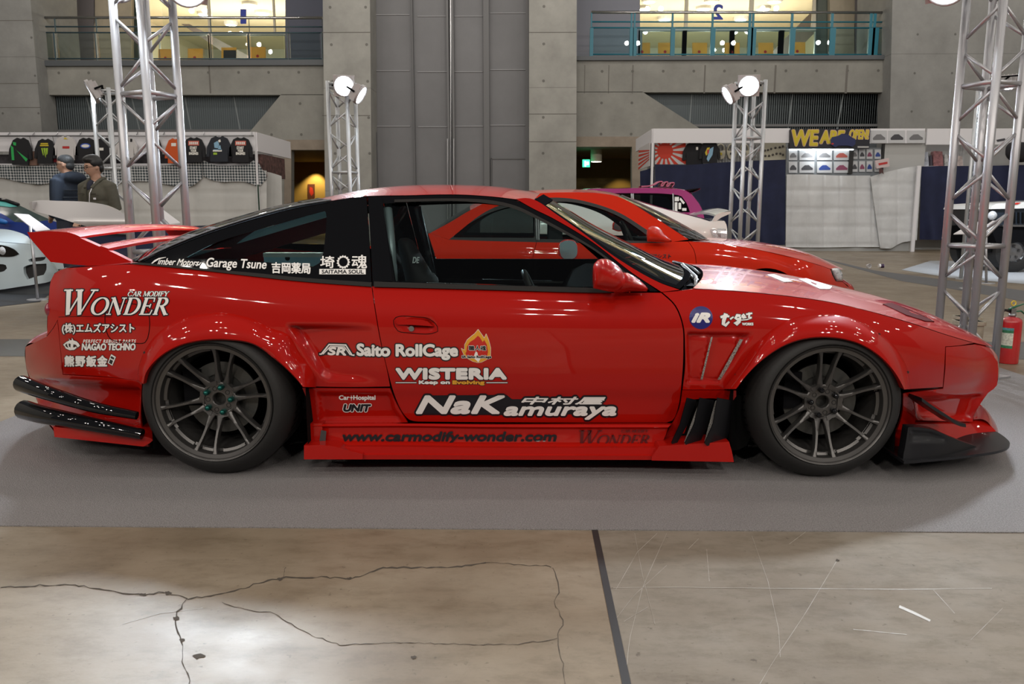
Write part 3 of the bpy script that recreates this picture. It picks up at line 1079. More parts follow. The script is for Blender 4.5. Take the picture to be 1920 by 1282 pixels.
# ---- balcony railings: posts, handrail, mid rails, glass panels
def railing(name, label, posts, vs, m, pane):
    vtop, v2, v3, vbot = vs
    y = YW + .15
    o = thing(name, label, 'railing', P(posts[0], vbot + 5, y))
    u0, u1 = posts[0], posts[-1]
    MB().tube([P(u0, vtop, y), P(u1, vtop + .5, y)], 0.05, 8).build('handrail', chrome_m, o, smooth=True)
    for v in (v2, v3, vbot):
        MB().tube([P(u0, v, y), P(u1, v + .5, y)], 0.028, 6).build('rail', m, o, smooth=True)
    for u in posts:
        mb = MB()
        mb.bb(P(u - 1.0, vtop, y - .03), P(u + 1.0, v3, y + .03))
        mb.bb(P(u - 2.6, v3, y - .05), P(u + 2.6, vbot + 6, y + .05))
        mb.build('post', m, o)
    for a, b_ in zip(posts, posts[1:]):
        if b_ - a > 14:
            MB().bb(P(a + 3, v3 + 1, y - .01), P(b_ - 3, vbot, y + .01)).build('glass_panel', pane, o)
railing('balcony_railing', 'dark gallery railing with smoked glass panels below the blue 1', (72, 104, 181, 260, 395, 467, 540, 604), (33, 50, 61, 110), frame_dark, pane_dark)
railing('balcony_railing', 'teal-framed gallery railing with glass panels below the mirrored 2', (1109, 1184, 1190, 1261, 1336, 1406, 1412, 1485, 1560, 1633, 1640, 1668), (23, 41, 52, 102), frame_teal, pane_teal)

# side walls of the hall, out of the picture
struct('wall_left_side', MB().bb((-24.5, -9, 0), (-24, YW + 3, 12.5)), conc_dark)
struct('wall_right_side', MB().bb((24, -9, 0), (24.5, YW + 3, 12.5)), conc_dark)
# ================================================================== the red coupe
YCAR = 0.90          # centre plane of the coupe
TOP_PX = [(88, 522), (100, 512), (125, 502), (250, 495), (375, 505), (480, 517), (565, 526), (697, 536), (900, 541), (1115, 547), (1237, 547), (1299, 541), (1385, 546), (1485, 556), (1560, 567), (1640, 586), (1710, 606), (1770, 626), (1828, 644), (1875, 662)]
TOPL = [P(u, v, 0.13) for u, v in TOP_PX]

def ztop(x):
    if x <= TOPL[0].x:
        return TOPL[0].z
    for a, b_ in zip(TOPL, TOPL[1:]):
        if x <= b_.x:
            t = (x - a.x) / (b_.x - a.x)
            return a.z + (b_.z - a.z) * t
    return TOPL[-1].z

PROF = [(-0.2, 0.16), (0.05, 0.15), (0.16, 0.140), (0.26, 0.116), (0.335, 0.096), (0.352, 0.084), (0.45, 0.060), (0.56, 0.046), (0.62, 0.045), (0.68, 0.049), (0.80, 0.062), (2.0, 0.06)]
def prof(z):
    for (z0, y0), (z1, y1) in zip(PROF, PROF[1:]):
        if z <= z1:
            return y0 + (y1 - y0) * (z - z0) / (z1 - z0)
    return PROF[-1][1]

def S(x, z):
    """skin of the near flank: depth for a place along and up the car"""
    zt = ztop(x)
    d = zt - z
    y = (prof(z - 0.012) + prof(z) + prof(z + 0.012)) / 3
    if d >= 0:
        s = max(0.0, (0.13 - d) / 0.13)
        y += 0.048 * s * s
    else:
        y += 0.048 + 0.62 * (-d)
    if x > 1.30:
        t = (x - 1.30) / 0.80
        y += 0.37 * t ** 2.3
    if x < -1.45:
        t = (-1.45 - x) / 0.62
        y += 0.19 * t ** 2.4
    if y > 0.34 and x > 1.3 and d > -0.05:
        y = 0.34 + 0.10 * (1 - math.exp(-(y - 0.34) / 0.10))
    return y

car = thing('sports_car', 'red lowered hatchback coupe with wide fenders, sponsor stickers and gunmetal wheels, on grey felt carpet', 'car', (0, YCAR, 0))

def recess(poly_px, depth, soft):
    """a dished area inside a pixel outline, its rim eased over soft pixels"""
    pl = [Vector(p) for p in poly_px]
    def f(u, v):
        q = Vector((u, v))
        if not inside(q, pl):
            return 0.0
        dm = 1e9
        for a, b_ in zip(pl, pl[1:] + pl[:1]):
            e = b_ - a
            t = max(0, min(1, (q - a).dot(e) / e.length_squared))
            dm = min(dm, (a + e * t - q).length)
        t = min(1, dm / soft)
        t = t * t * (3 - 2 * t)
        return (depth(u, v) if callable(depth) else depth) * t
    return f

def bothsides(*a, **k):
    k['mirror'] = YCAR
    return panel(*a, **k)

# ---- rear quarter
flare_r_out = [(257, 712), (262, 680), (277, 648), (300, 621), (335, 600), (375, 589), (425, 587), (477, 599), (507, 615), (542, 628), (560, 660), (588, 700), (592, 726)]
flare_r_in = [(269, 720), (274, 700), (295, 674), (332, 651), (375, 640), (425, 638), (475, 646), (522, 679), (545, 700), (560, 716), (567, 725)]
side_vent = recess([(536, 608), (703, 612), (729, 700), (712, 718), (614, 711), (600, 703)], lambda u, v: 0.055 * max(0, min(1, (712 - u) / 150)), 6)
q_poly = poly([(88, 630), (88, 612), (91, 560), (95, 525), (101, 513), (112, 506), (125, 502)], [(125, 502), (250, 495), (375, 505), (480, 517), (565, 526), (697, 536)],
              [(697, 536), (703, 578), (713, 636), (727, 698), (732, 725)], [(732, 725), (660, 726), (584, 725)], [(584, 725), (578, 700), (552, 662), (530, 634), (503, 622), (475, 606), (425, 595), (375, 597), (338, 608), (306, 628), (285, 652), (270, 683), (266, 714)],
              [(266, 714), (190, 706), (118, 702)], [(118, 702), (112, 645), (108, 600)], [(108, 600), (100, 615), (88, 630)])
quarter = bothsides('quarter_panel', q_poly, S, red, car, gap=0.7, extra=side_vent, step=6)
# crease below the tail lamp and the fuel filler door gap
def groove(name, pts, w, parent, closed=False, m=black_void, off=0.0012, extra=None, step=6):
    q = cat_rom([Vector(p) for p in pts], step, closed)
    if closed:
        q.append(q[0])
    return decal(name, strokes([[(p.x, p.y) for p in q]], w), S, m, parent, off, extra)
groove('fuel_door_gap', [(199, 574), (208, 571), (270, 575), (277, 583), (277, 634), (272, 642), (240, 641), (208, 636), (200, 622), (197, 590)], 1.3, quarter, True)
groove('panel_gap', [(110, 594), (160, 593), (210, 594)], 0.8, quarter)

# ---- rear bumper
r_ledge = recess([(64, 708), (120, 714), (266, 724), (262, 800), (110, 798), (80, 776)], 0.05, 10)
rb = poly([(108, 600), (113, 650), (118, 702)], [(118, 702), (190, 706), (267, 713)], [(267, 713), (265, 750), (266, 800), (280, 838)], [(280, 838), (180, 827), (102, 819)], [(102, 819), (100, 803)], [(100, 803), (79, 778), (66, 742), (54, 706), (49, 692), (47, 650)], [(47, 650), (68, 640), (88, 630)], [(88, 630), (100, 615), (108, 600)])
rbump = bothsides('rear_bumper', rb, S, red, car, gap=0.5, extra=r_ledge, step=9)
skirt_r = slab(poly([(100, 800), (102, 819)], [(102, 819), (269, 837)], [(269, 837), (287, 825), (262, 815)], [(262, 815), (100, 800)]), 0.045, 0.25).build('bumper_skirt', red, car)
mirrored(skirt_r, YCAR)
# two black bumper canards shaped like half pipes
for pts, rs in (([(41, 719, .20), (70, 730, .12), (103, 741, .06), (180, 764, .02), (257, 779, .02)], [.036, .035, .033, .027, .017]),
                ([(46, 768, .20), (75, 776, .12), (110, 783, .06), (180, 797, .02), (267, 814, .015)], [.042, .040, .037, .031, .022])):
    o = MB().tube(cat_rom([P(*p) for p in pts], 0.03), [rs[0]] * 1 + [rs[0] + (rs[-1] - rs[0]) * k / 99 for k in range(99)][:len(cat_rom([P(*p) for p in pts], 0.03)) - 1], 14) if False else None
    path = resample(cat_rom([P(*p) for p in pts], 0.03), 24)
    rr = [rs[0] + (rs[-1] - rs[0]) * (k / 23) ** 1.2 for k in range(24)]
    c_ = MB().tube(path, rr, 16).build('bumper_canard', black_gloss, car, angle=50)
    mirrored(c_, YCAR)
# rear face and tail lamp
N = [(101, 513), (94, 530), (90, 560), (87, 612), (88, 630), (47, 650), (49, 692), (65, 742), (79, 778), (101, 810)]
Np = [solveS(u + 1, v, S) for u, v in N]
Cp = [p + Vector((-0.13, YCAR - p.y, 0.01)) for p in Np]
MB().grid(loft3(Np, Cp, YCAR, 40, 10)).build('rear_panel', red, car, smooth=True)
tl = MB().grid([[solveS(92, 582, S) + Vector((-.006 + 0.03 * math.cos(a) * -math.cos(bb), 0.05 + 0.055 * math.sin(a), 0.042 * math.cos(a) * math.sin(bb) * 1.0)) for a in [k * PI / 10 - PI / 2 for k in range(11)]] for bb in [k * 2 * PI / 16 for k in range(17)]]).build('tail_lamp', mat('tail_lamp_lens', (0.22, 0.01, 0.03), 0.1, coat=1.0), car, smooth=True)
mirrored(tl, YCAR)

# ---- rocker extension behind the door, with its pressed panel
rx = recess([(596, 735), (732, 735), (741, 765), (755, 789), (601, 791)], 0.020, 5)
rock_poly = poly([(567, 726), (640, 727), (732, 727)], [(732, 727), (740, 747), (755, 775), (766, 791)], [(766, 791), (680, 795), (583, 795)], [(583, 795), (581, 770), (576, 748), (567, 726)])
rocker = bothsides('rocker_panel', rock_poly, S, red, car, gap=0.5, extra=rx, off=-0.008, step=4.5)

# ---- door
door_poly = poly([(697, 536), (703, 578), (713, 636), (727, 698), (741, 746), (756, 776), (768, 788), (784, 791)], [(784, 791), (900, 792), (1100, 793), (1250, 793)], [(1250, 793), (1261, 789), (1272, 765), (1279, 715), (1282, 655), (1280, 610), (1265, 572), (1240, 548)], [(1240, 548), (1115, 547.5), (900, 541.5), (697, 536)])
door_dish = recess([(757, 602), (767, 597), (808, 600), (818, 613), (800, 617), (764, 616)], 0.022, 5)
door = bothsides('door', door_poly, S, red, car, gap=0.9, step=9, extra=lambda u, v: door_dish(u, v) + side_vent(u, v) * 0.6)
groove('handle_gap', [(738, 600), (742, 595), (780, 594), (805, 598), (820, 612), (821, 621), (810, 625), (770, 624), (746, 620), (740, 612)], 1.2, door, True)
h = panel('door_handle', poly([(744, 599), (780, 598), (802, 602), (813, 611)], [(813, 611), (800, 610), (764, 608), (747, 608)], [(747, 608), (743, 604), (744, 599)]), S, red, door, off=-0.010, step=5, flange=0.02)
MB().lathe([(0.0, 0), (0.011, 0), (0.012, 0.006)], solveS(771.5, 616, S) + Vector((0, -0.004, 0)), 'Y', 16).build('door_lock', steel, door)

# ---- front fender
fl_f_out = [(1357, 729), (1367, 716), (1385, 692), (1412, 652), (1445, 620), (1485, 597), (1535, 588), (1585, 591), (1622, 606), (1657, 630), (1685, 660), (1701, 692), (1708, 729)]
fl_f_in = [(1381, 729), (1400, 704), (1430, 675), (1472, 648), (1510, 636), (1560, 634), (1610, 645), (1647, 667), (1672, 692), (1687, 714), (1695, 730)]
f_vent = recess([(1287, 621), (1412, 625), (1349, 719), (1289, 718)], 0.030, 7)
def f_extra(u, v):
    e = f_vent(u, v)
    # two gill blades standing out of the dished area
    for (ut, ub) in ((1331, 1315), (1389, 1347)):
        t = (v - 632) / 80.0
        ue = ut + (ub - ut) * t
        if 0 <= t <= 1.02 and u <= ue and u > ue - 38:
            e -= 0.022 * (1 - (ue - u) / 38.0) if e > 0 else 0
    return e
fen_poly = poly([(1240, 547), (1270, 545), (1299, 541)], [(1299, 541), (1385, 546), (1485, 556), (1560, 567), (1640, 586), (1710, 606), (1770, 626), (1827, 643)], [(1827, 643), (1800, 648), (1773, 650)], [(1773, 650), (1771, 690), (1768, 726)], [(1768, 726), (1735, 728), (1702, 730)],
                [(1702, 730), (1694, 695), (1678, 663), (1650, 635), (1616, 613), (1583, 599), (1537, 596), (1490, 604), (1452, 626), (1420, 657), (1393, 696), (1376, 720), (1372, 731)], [(1372, 731), (1330, 731), (1279, 731)], [(1279, 731), (1284, 690), (1284, 655), (1281, 610), (1266, 572), (1240, 547)])
fender = bothsides('front_fender', fen_poly, S, red, car, gap=0.7, extra=f_extra, step=5)
for q in ([(1334, 632), (1337, 632), (1318, 712), (1314, 712)], [(1388, 636), (1394, 637), (1354, 712), (1346, 712)]):
    decal('vent_mesh', shape(q), S, mesh_m, fender, -0.006)
# lower fender behind the wheel
lf_poly = poly([(1279, 731), (1330, 731), (1380, 731)], [(1380, 731), (1380, 742), (1374, 750)], [(1374, 750), (1330, 746), (1300, 748)], [(1300, 748), (1290, 790), (1276, 826), (1268, 838)], [(1268, 838), (1240, 836)], [(1240, 836), (1250, 810), (1262, 790)], [(1262, 790), (1273, 765), (1279, 731)])
lowf = bothsides('lower_fender', lf_poly, S, red, car, gap=0.4, off=-0.008, step=8)
bk = slab(poly([(1300, 744), (1400, 748), (1400, 835), (1268, 838)], step=20), 0.13, 0.02).build('wheel_well', black_void, car)
for q, yy in (([(1288, 746), (1306, 750), (1289, 796), (1270, 830), (1262, 836), (1259, 830), (1275, 795)], (0.06, 0.02)), ([(1312, 746), (1339, 751), (1325, 800), (1315, 824), (1289, 836), (1284, 831), (1302, 795)], (0.05, 0.0)), ([(1345, 746), (1373, 751), (1370, 800), (1362, 824), (1326, 836), (1321, 831), (1337, 795)], (0.04, -0.01))):
    pl = [Vector(p) for p in q]
    vs, fs, es = cdt(poly(*[[a, b_] for a, b_ in zip(pl, pl[1:] + pl[:1])], step=8), (), 8)
    mb = MB()
    ub = min(p.x for p in pl)
    def yb(p):
        # the blade's left edge stands proud, its right edge dives inward
        ue = 0
        return yy[1] + 0.10 * max(0, (p.x - (q[0][0] + (q[5][0] - q[0][0]) * (p.y - 746) / 85.0)) / 55.0)
    n = len(vs)
    mb.add([P(p.x, p.y, yb(p)) for p in vs] + [P(p.x, p.y, yb(p)) + Vector((0, .008, 0)) for p in vs], [tuple(f) for f in fs] + [tuple(n + i for i in f[::-1]) for f in fs])
    o = mb.build('gill_blade', carbon, car, angle=40)
    mirrored(o, YCAR)
for q in ([(1309, 758), (1311, 750), (1311, 762), (1288, 832), (1283, 828)], [(1341, 752), (1344, 750), (1345, 765), (1325, 834), (1321, 826)]):
    flat('vent_mesh', shape(q), 0.03, mesh_m, car)

# ---- bolt-on flares
def flare(name, outl, inl, proud, n=56):
    o = resample(cat_rom([Vector(p) for p in outl], 6), n)
    i = resample(cat_rom([Vector(p) for p in inl], 6), n)
    rows = []
    for k in range(n):
        a, b_ = o[k], i[k]
        pa = solveS(a.x, a.y, S)
        row = [pa + Vector((0, 0.006, 0)), pa + Vector((0, -0.003, 0))]
        e = min(1, min(k, n - 1 - k) / 5.0)
        for t in (0.12, 0.3, 0.5, 0.7, 0.86, 0.95):
            q = a.lerp(b_, t)
            base = S(*(lambda p: (p.x, p.z))(P(q.x, q.y, 0.05)))
            yt = base * (1 - t) + proud * t - 0.024 * math.sin(PI * min(1, t * 0.9)) ** 1.0
            row.append(P(q.x, q.y, yt))
        pin = P(b_.x, b_.y, proud)
        row += [pin, pin + Vector((0, 0.012, 0)), pin + Vector((0, 0.06, 0))]
        rows.append(row)
    return MB().grid(rows).build(name, red, car, angle=48), [r[-2] for r in rows]
for outl, inl, nm in ((flare_r_out, flare_r_in, 'r'), (fl_f_out, fl_f_in, 'f')):
    fo, lip = flare('fender_flare', outl, inl, -0.018)
    mirrored(fo, YCAR)
    well = MB()
    top = [Vector((p.x, p.y + .03, p.z)) for p in lip]
    low0, low1 = top[0].copy(), top[-1].copy()
    low0.z = low1.z = 0.12
    arch = [low0] + top + [low1]
    r2 = [Vector((p.x, 0.42, p.z)) for p in arch]
    well.grid([arch, r2])
    n0 = len(well.v)
    well.v += [p.copy() for p in r2]
    well.f.append(tuple(range(n0, n0 + len(r2))))
    wo = well.build('wheel_well', black_void, car)
    mirrored(wo, YCAR)
    for t in ((0.12, 0.5, 0.86) if nm == 'r' else (0.07, 0.27, 0.5, 0.74, 0.93)):
        q = resample(cat_rom([Vector(p) for p in outl], 6), 101)[int(t * 100)]
        ii = resample(cat_rom([Vector(p) for p in inl], 6), 101)[int(t * 100)]
        q = q.lerp(ii, 0.1)
        MB().lathe([(0, 0), (0.005, 0), (0.0055, 0.02)], solveS(q.x, q.y, S) + Vector((0, -0.0115, 0)), 'Y', 10).build('flare_bolt', black_satin, fo)

# ---- front bumper
fb1 = poly([(1773, 650), (1800, 648), (1828, 645)], [(1828, 645), (1840, 650), (1862, 665), (1871, 678), (1872.5, 692), (1870, 722)], [(1870, 722), (1864, 729), (1853, 737)], [(1853, 737), (1845, 748), (1836, 762), (1828, 778), (1824, 791)], [(1824, 791), (1770, 790), (1717, 788)], [(1717, 788), (1714, 800), (1698, 802)], [(1698, 802), (1692, 835), (1683, 853)], [(1683, 853), (1668, 850), (1660, 846)], [(1660, 846), (1682, 805), (1692, 770), (1693, 737)], [(1693, 737), (1730, 733), (1768, 728)], [(1768, 728), (1772, 690), (1773, 650)])
b_dish = recess([(1714, 746), (1760, 742), (1850, 736), (1836, 762), (1824, 791), (1730, 788), (1719, 782)], 0.035, 10)
fbump = bothsides('front_bumper', fb1, S, red, car, gap=0.6, extra=b_dish, step=5)
lip_poly = poly([(1717, 789), (1770, 790), (1824, 791)], [(1824, 791), (1838, 784), (1852, 789)], [(1852, 789), (1862, 803), (1871, 822), (1872, 828), (1866, 835)], [(1866, 835), (1845, 841), (1823, 838)], [(1823, 838), (1777, 826), (1700, 822)], [(1700, 822), (1708, 800), (1717, 789)])
def lip_extra(u, v):
    return 0.03 - 0.085 * max(0, min(1, (v - 789) / 40.0)) ** 0.8
S_lip = lambda x, z: S(x, z)
lipo = bothsides('bumper_lip', lip_poly, S_lip, red, car, gap=0, extra=lip_extra, step=7)
Np = [solveS(u - 1, v, S) for u, v in [(1828, 646), (1842, 651), (1862, 666), (1871, 680), (1872, 692), (1870, 721), (1853, 737), (1838, 757), (1826, 786), (1839, 785), (1852, 790), (1862, 804), (1871, 824), (1866, 834)]]
for k in (8, 9, 10):
    pass
Cp = [p + Vector((0.17, YCAR - p.y, 0.0)) for p in Np]
MB().grid(loft3(Np, Cp, YCAR, 60, 12)).build('nose_panel', red, car, smooth=True)
# canard blade on the bumper
pts = resample(cat_rom([P(1721, 747, .05), P(1742, 762, .06), P(1770, 780, .08), P(1791, 793, .11), P(1803, 795, .13)], .02), 16)
mb = MB()
rows = [[p + Vector((0, .09, .004)), p + Vector((0, -.03, .010)), p + Vector((0, -.035, -.004)), p + Vector((0, .09, -.012))] for p in pts]
mb.grid(rows, closev=True)
mb.f += [(0, 1, 2, 3), tuple(len(mb.v) - 4 + k for k in (3, 2, 1, 0))]
o = mb.build('bumper_canard', carbon, car, angle=40)
mirrored(o, YCAR)
# black splitter plate with raised end pods
zs = P(1768, 859, 0.03).z
edge = [G(u, v, zs + .006) for u, v in ((1695, 865), (1768, 859), (1820, 853), (1855, 848.5), (1880, 843), (1892, 836), (1892, 827))]
print('splitter', zs, [tuple(round(k, 2) for k in p) for p in edge])
edge = cat_rom([Vector((p.x, p.y, 0)) for p in edge] + [Vector((edge[-1].x + .06, YCAR - .12, 0)), Vector((edge[-1].x + .07, YCAR, 0))], 0.03)
outl = edge + [Vector((p.x, 2 * YCAR - p.y, 0)) for p in edge[-2::-1]]
n = len(outl)
mb = MB()
mb.add([Vector((p.x, p.y, zs + .007)) for p in outl] + [Vector((p.x, p.y, zs - .004)) for p in outl], [tuple(range(n)), tuple(range(2 * n - 1, n - 1, -1))] + [(i, (i + 1) % n, n + (i + 1) % n, n + i) for i in range(n)])
mb.build('front_splitter', carbon, car, angle=35)
pod = poly([(1698, 832), (1703, 801)], [(1703, 801), (1725, 801), (1747, 805), (1765, 811), (1779, 818)], [(1779, 818), (1810, 830), (1841, 840), (1866, 845)], [(1866, 845), (1820, 853), (1768, 859)], [(1768, 859), (1695, 865), (1698, 832)])
pd = recess([(1706, 805), (1745, 808), (1768, 817), (1776, 823), (1770, 828), (1708, 827)], 0.014, 5)
Spod = lambda x, z: max(-.004, S(x, 0.2) - 0.16) + 0.22 * max(0, z - zs)
o = panel('splitter_pod', pod, Spod, carbon, car, extra=pd, step=5, flange=0.05)
mirrored(o, YCAR)

# ---- side skirt
def pxstrip(name, rows, m, parent, n=40, angle=35):
    """strip between px feature lines, each ((u,v)...,Y)"""
    g = []
    for pts, Y in rows:
        c_ = resample(cat_rom([Vector(p) for p in pts], 10), n)
        g.append([P(p.x, p.y, Y) for p in c_])
    return MB().grid(g).build(name, m, parent, angle=angle)
sk = pxstrip('side_skirt', [([(583, 794), (760, 793), (900, 794), (1262, 793)], 0.115), ([(583, 795), (760, 794), (900, 795.5), (1258, 796)], 0.080), ([(586, 799), (760, 798), (900, 800), (1253, 801)], 0.072), ([(588, 802), (760, 801.5), (900, 803.5), (1252, 804)], 0.089), ([(596, 812), (760, 813), (900, 815), (1248, 816)], 0.092), ([(604, 826), (760, 827), (900, 829), (1242, 829)], 0.088), ([(604, 834), (760, 834), (900, 836), (1240, 836)], 0.070),
                            ([(600, 837), (760, 837.5), (900, 839), (1238, 839)], 0.035), ([(600, 850), (760, 850), (900, 851), (1238, 852)], 0.030), ([(600, 853), (760, 852.5), (900, 853.5), (1238, 854)], 0.022), ([(600, 861), (760, 861), (900, 861.5), (1238, 862)], 0.024), ([(600, 862), (760, 862), (900, 862.5), (1238, 863)], 0.20)], red, car, angle=30)
mirrored(sk, YCAR)
for q in ([(570, 835), (600, 834), (625, 836), (652, 844), (680, 851), (680, 861), (570, 861)], [(1236, 836), (1300, 832), (1367, 828), (1372, 845), (1376, 866), (1222, 863), (1222, 857)]):
    o = slab(q, 0.008, 0.2).build('skirt_end', red, car, angle=30)
    mirrored(o, YCAR)
o = slab([(581, 794), (604, 794), (606, 836), (570, 836), (577, 832)], 0.075, 0.1).build('skirt_end', red, car)
mirrored(o, YCAR)
flat('vent_mesh', shape([(602, 806), (612, 808), (610, 830), (598, 832)]), 0.068, mat('dark_mesh', (0.05, 0.05, 0.05), 0.5), car)

# ---- greenhouse: black glass surrounds, panes, pillars, roof
hatch_px = [(262, 491), (300, 472), (375, 441), (480, 407), (560, 386.5), (622, 376)]
qp = poly(hatch_px, [(622, 376), (655, 371), (687, 367.5)], [(687, 367.5), (692, 440), (697, 535)], [(697, 535), (565, 525), (480, 516), (375, 504), (262, 491)])
clear = poly([(345, 485), (375, 469), (410, 453), (487, 430), (562, 408), (609, 395.5)], [(609, 395.5), (611, 399), (610, 440), (604, 482), (599, 493), (586, 500)], [(586, 500), (520, 494), (447, 487), (345, 485)])
qglass_frame = bothsides('quarter_window_frame', qp, S, black_gloss, car, holes=[clear], step=9, gap=0.3)
bothsides('quarter_window', inset(clear, -2), S, car_glass, car, off=0.008, flange=0, step=14)
dop = poly([(690, 369), (765, 367), (860, 365.5), (935, 370.5), (967, 376), (1000, 391), (1035, 408), (1110, 453), (1185, 511), (1234, 546)], [(1234, 546), (1115, 547), (900, 541), (699, 536)], [(699, 536), (694, 440), (690, 369)])
dgl = poly([(718, 381.5), (800, 378.5), (875, 378), (919, 381.5), (962, 390.5), (1006, 409), (1072, 445), (1120, 473), (1168, 511), (1196, 536)], [(1196, 536), (1130, 539), (1111, 539), (919, 534), (740, 528)], [(740, 528), (728, 450), (718, 381.5)])
dframe = bothsides('window_frame', dop, S, black_gloss, car, holes=[dgl], step=9, flange=0.03)
bothsides('door_window', inset(dgl, -2), S, car_glass, car, off=0.012, flange=0, step=14)
# B-pillar gloss cover and the sash inside the front edge
bothsides('pillar_cover', poly([(692, 371), (717, 371)], [(717, 371), (727, 450), (737, 527)], [(737, 527), (700, 527)], [(700, 527), (696, 450), (692, 371)]), S, black_gloss, car, off=-0.006, step=10)
bothsides('belt_trim', poly([(702, 527), (740, 528.5), (919, 534.5), (1111, 539.5), (1140, 541)], [(1140, 541), (1146, 548)], [(1146, 548), (1115, 548), (900, 542), (702, 537)], [(702, 537), (702, 527)]), S, black_trim, car, off=-0.012, step=10)
bothsides('belt_trim', poly([(262, 491.5), (375, 502.5), (480, 511.5), (565, 520), (697, 529)], [(697, 528), (697, 537)], [(697, 537), (565, 527), (480, 518), (375, 506), (250, 494)], [(250, 494), (262, 491.5)]), S, black_trim, car, off=-0.008, step=10)
bothsides('window_seal', poly([(740, 374), (860, 372), (925, 376), (968, 386), (1010, 406), (1075, 441), (1120, 469), (1170, 508), (1198, 534)], [(1198, 534), (1194, 536)], [(1194, 536), (1166, 511), (1118, 472), (1072, 445), (1006, 410), (962, 390.5), (919, 382), (860, 377), (740, 379)], [(740, 379), (740, 374)]), S, black_trim, car, off=-0.008, step=10)
# red windscreen pillar
bothsides('windscreen_pillar', poly([(968, 373), (985, 371), (1001, 374), (1042, 401), (1085, 431), (1160, 486), (1235, 529), (1274, 543)], [(1274, 543), (1240, 547)], [(1240, 547), (1185, 511), (1110, 453), (1035, 408), (1000, 391), (968, 373)]), S, red, car, off=-0.004, step=7, flange=0.03)
# roof
rail = [(618, 377), (650, 371.5), (687, 367.5), (765, 366), (860, 364.5), (935, 369.5), (968, 373.5), (1001, 375)]
Nr = [solveS(u, v, S) + Vector((0, -0.004, 0)) for u, v in rail]
Cr = [P(u, v, YCAR) for u, v in [(604, 374), (650, 364), (690, 356), (740, 350), (800, 347), (880, 347.5), (945, 351.5), (1012, 363)]]
MB().grid(loft3(Nr, Cr, YCAR, 40, 14)).build('roof', red, car, smooth=True)
# hatch glass with its dark rim
Nh = [solveS(u, v, S) + Vector((0, -0.003, 0)) for u, v in hatch_px]
Ch = [P(u, v, YCAR) for u, v in [(292, 477), (330, 456), (390, 429), (480, 400.5), (550, 382), (606, 373)]]
hg = loft3(Nh, Ch, YCAR, 30, 14)
m_ = len(hg[0])
MB().grid(hg).build('hatch_glass', hatch_tint, car, smooth=True)
MB().grid([[r[k] + Vector((0, 0, .004)) for k in range(0, 4)] for r in hg]).build('hatch_frame', black_gloss, car, smooth=True)
MB().grid([[r[k] + Vector((0, 0, .004)) for k in range(m_ - 4, m_)] for r in hg]).build('hatch_frame', black_gloss, car, smooth=True)
MB().grid([[p + Vector((0, 0, .004)) for p in r] for r in hg[-4:]]).build('hatch_frame', black_gloss, car, smooth=True)
# chrome-grey rim line along the hatch
MB().tube([p + Vector((0, -.006, .004)) for p in resample(cat_rom(Nh, .03), 40)], 0.004, 6).build('hatch_seal', mat('grey_seal', (0.2, 0.21, 0.24), 0.3, metal=0.6), car, smooth=True)
# windscreen
Nw = [solveS(u, v, S) + Vector((0, 0.0, 0)) for u, v in [(1003, 375), (1042, 402), (1085, 432), (1160, 487), (1235, 530), (1274, 543)]]
Cw = [P(u, v, YCAR) for u, v in [(1019, 366), (1062, 391), (1110, 420), (1185, 458), (1240, 485), (1279, 500)]]
wg = loft3(Nw, Cw, YCAR, 30, 16)
MB().grid(wg).build('windscreen', shield_glass, car, smooth=True)
k1 = len(wg[0])
mb = MB().grid([[p + Vector((-.002, 0, .004)) for p in r[:2]] for r in wg]).grid([[p + Vector((-.002, 0, .004)) for p in r[-2:]] for r in wg]).grid([[p + Vector((0, 0, .004)) for p in r] for r in wg[:3]]).grid([[p + Vector((0, 0, .003)) for p in r] for r in wg[-2:]])
mb.build('windscreen_seal', ceramic, car, smooth=True)
# cowl, wipers
Nk = [solveS(u, v, S) for u, v in [(1274, 544), (1288, 542), (1300, 541)]]
Ck = [P(u, v, YCAR) for u, v in [(1279, 501), (1290, 503), (1304, 498)]]
ck = loft3(Nk, Ck, YCAR, 8, 14)
MB().grid([[p + Vector((0, 0, -.018 if 0 < i < 7 else -.002)) for p in r] for i, r in enumerate(ck)]).build('cowl', ceramic, car, smooth=True)
for a, b_, c_ in (((1298, 528, .45), (1280, 508, .8), (1215, 482, .95)), ((1312, 520, .62), (1290, 502, 1.0), (1262, 494, 1.25))):
    MB().tube(cat_rom([P(*a) + Vector((0, 0, .015)), P(*b_) + Vector((0, 0, .012)), P(*c_) + Vector((0, 0, .01))], .03), 0.007, 8).build('wiper', black_satin, car, smooth=True)
mb = MB().tube([P(1279, 497, .8) + Vector((0, 0, .004)), P(1305, 521, .5) + Vector((0, 0, .004)), P(1304, 536, .3)], .008, 8)
mb.build('wiper_linkage', steel, car, smooth=True)
MB().lathe([(0, .016), (.012, .012), (.014, 0), (.0, -.004)], P(1305, 528, .42), 'Z', 12).build('washer_nozzle', steel, car, smooth=True)

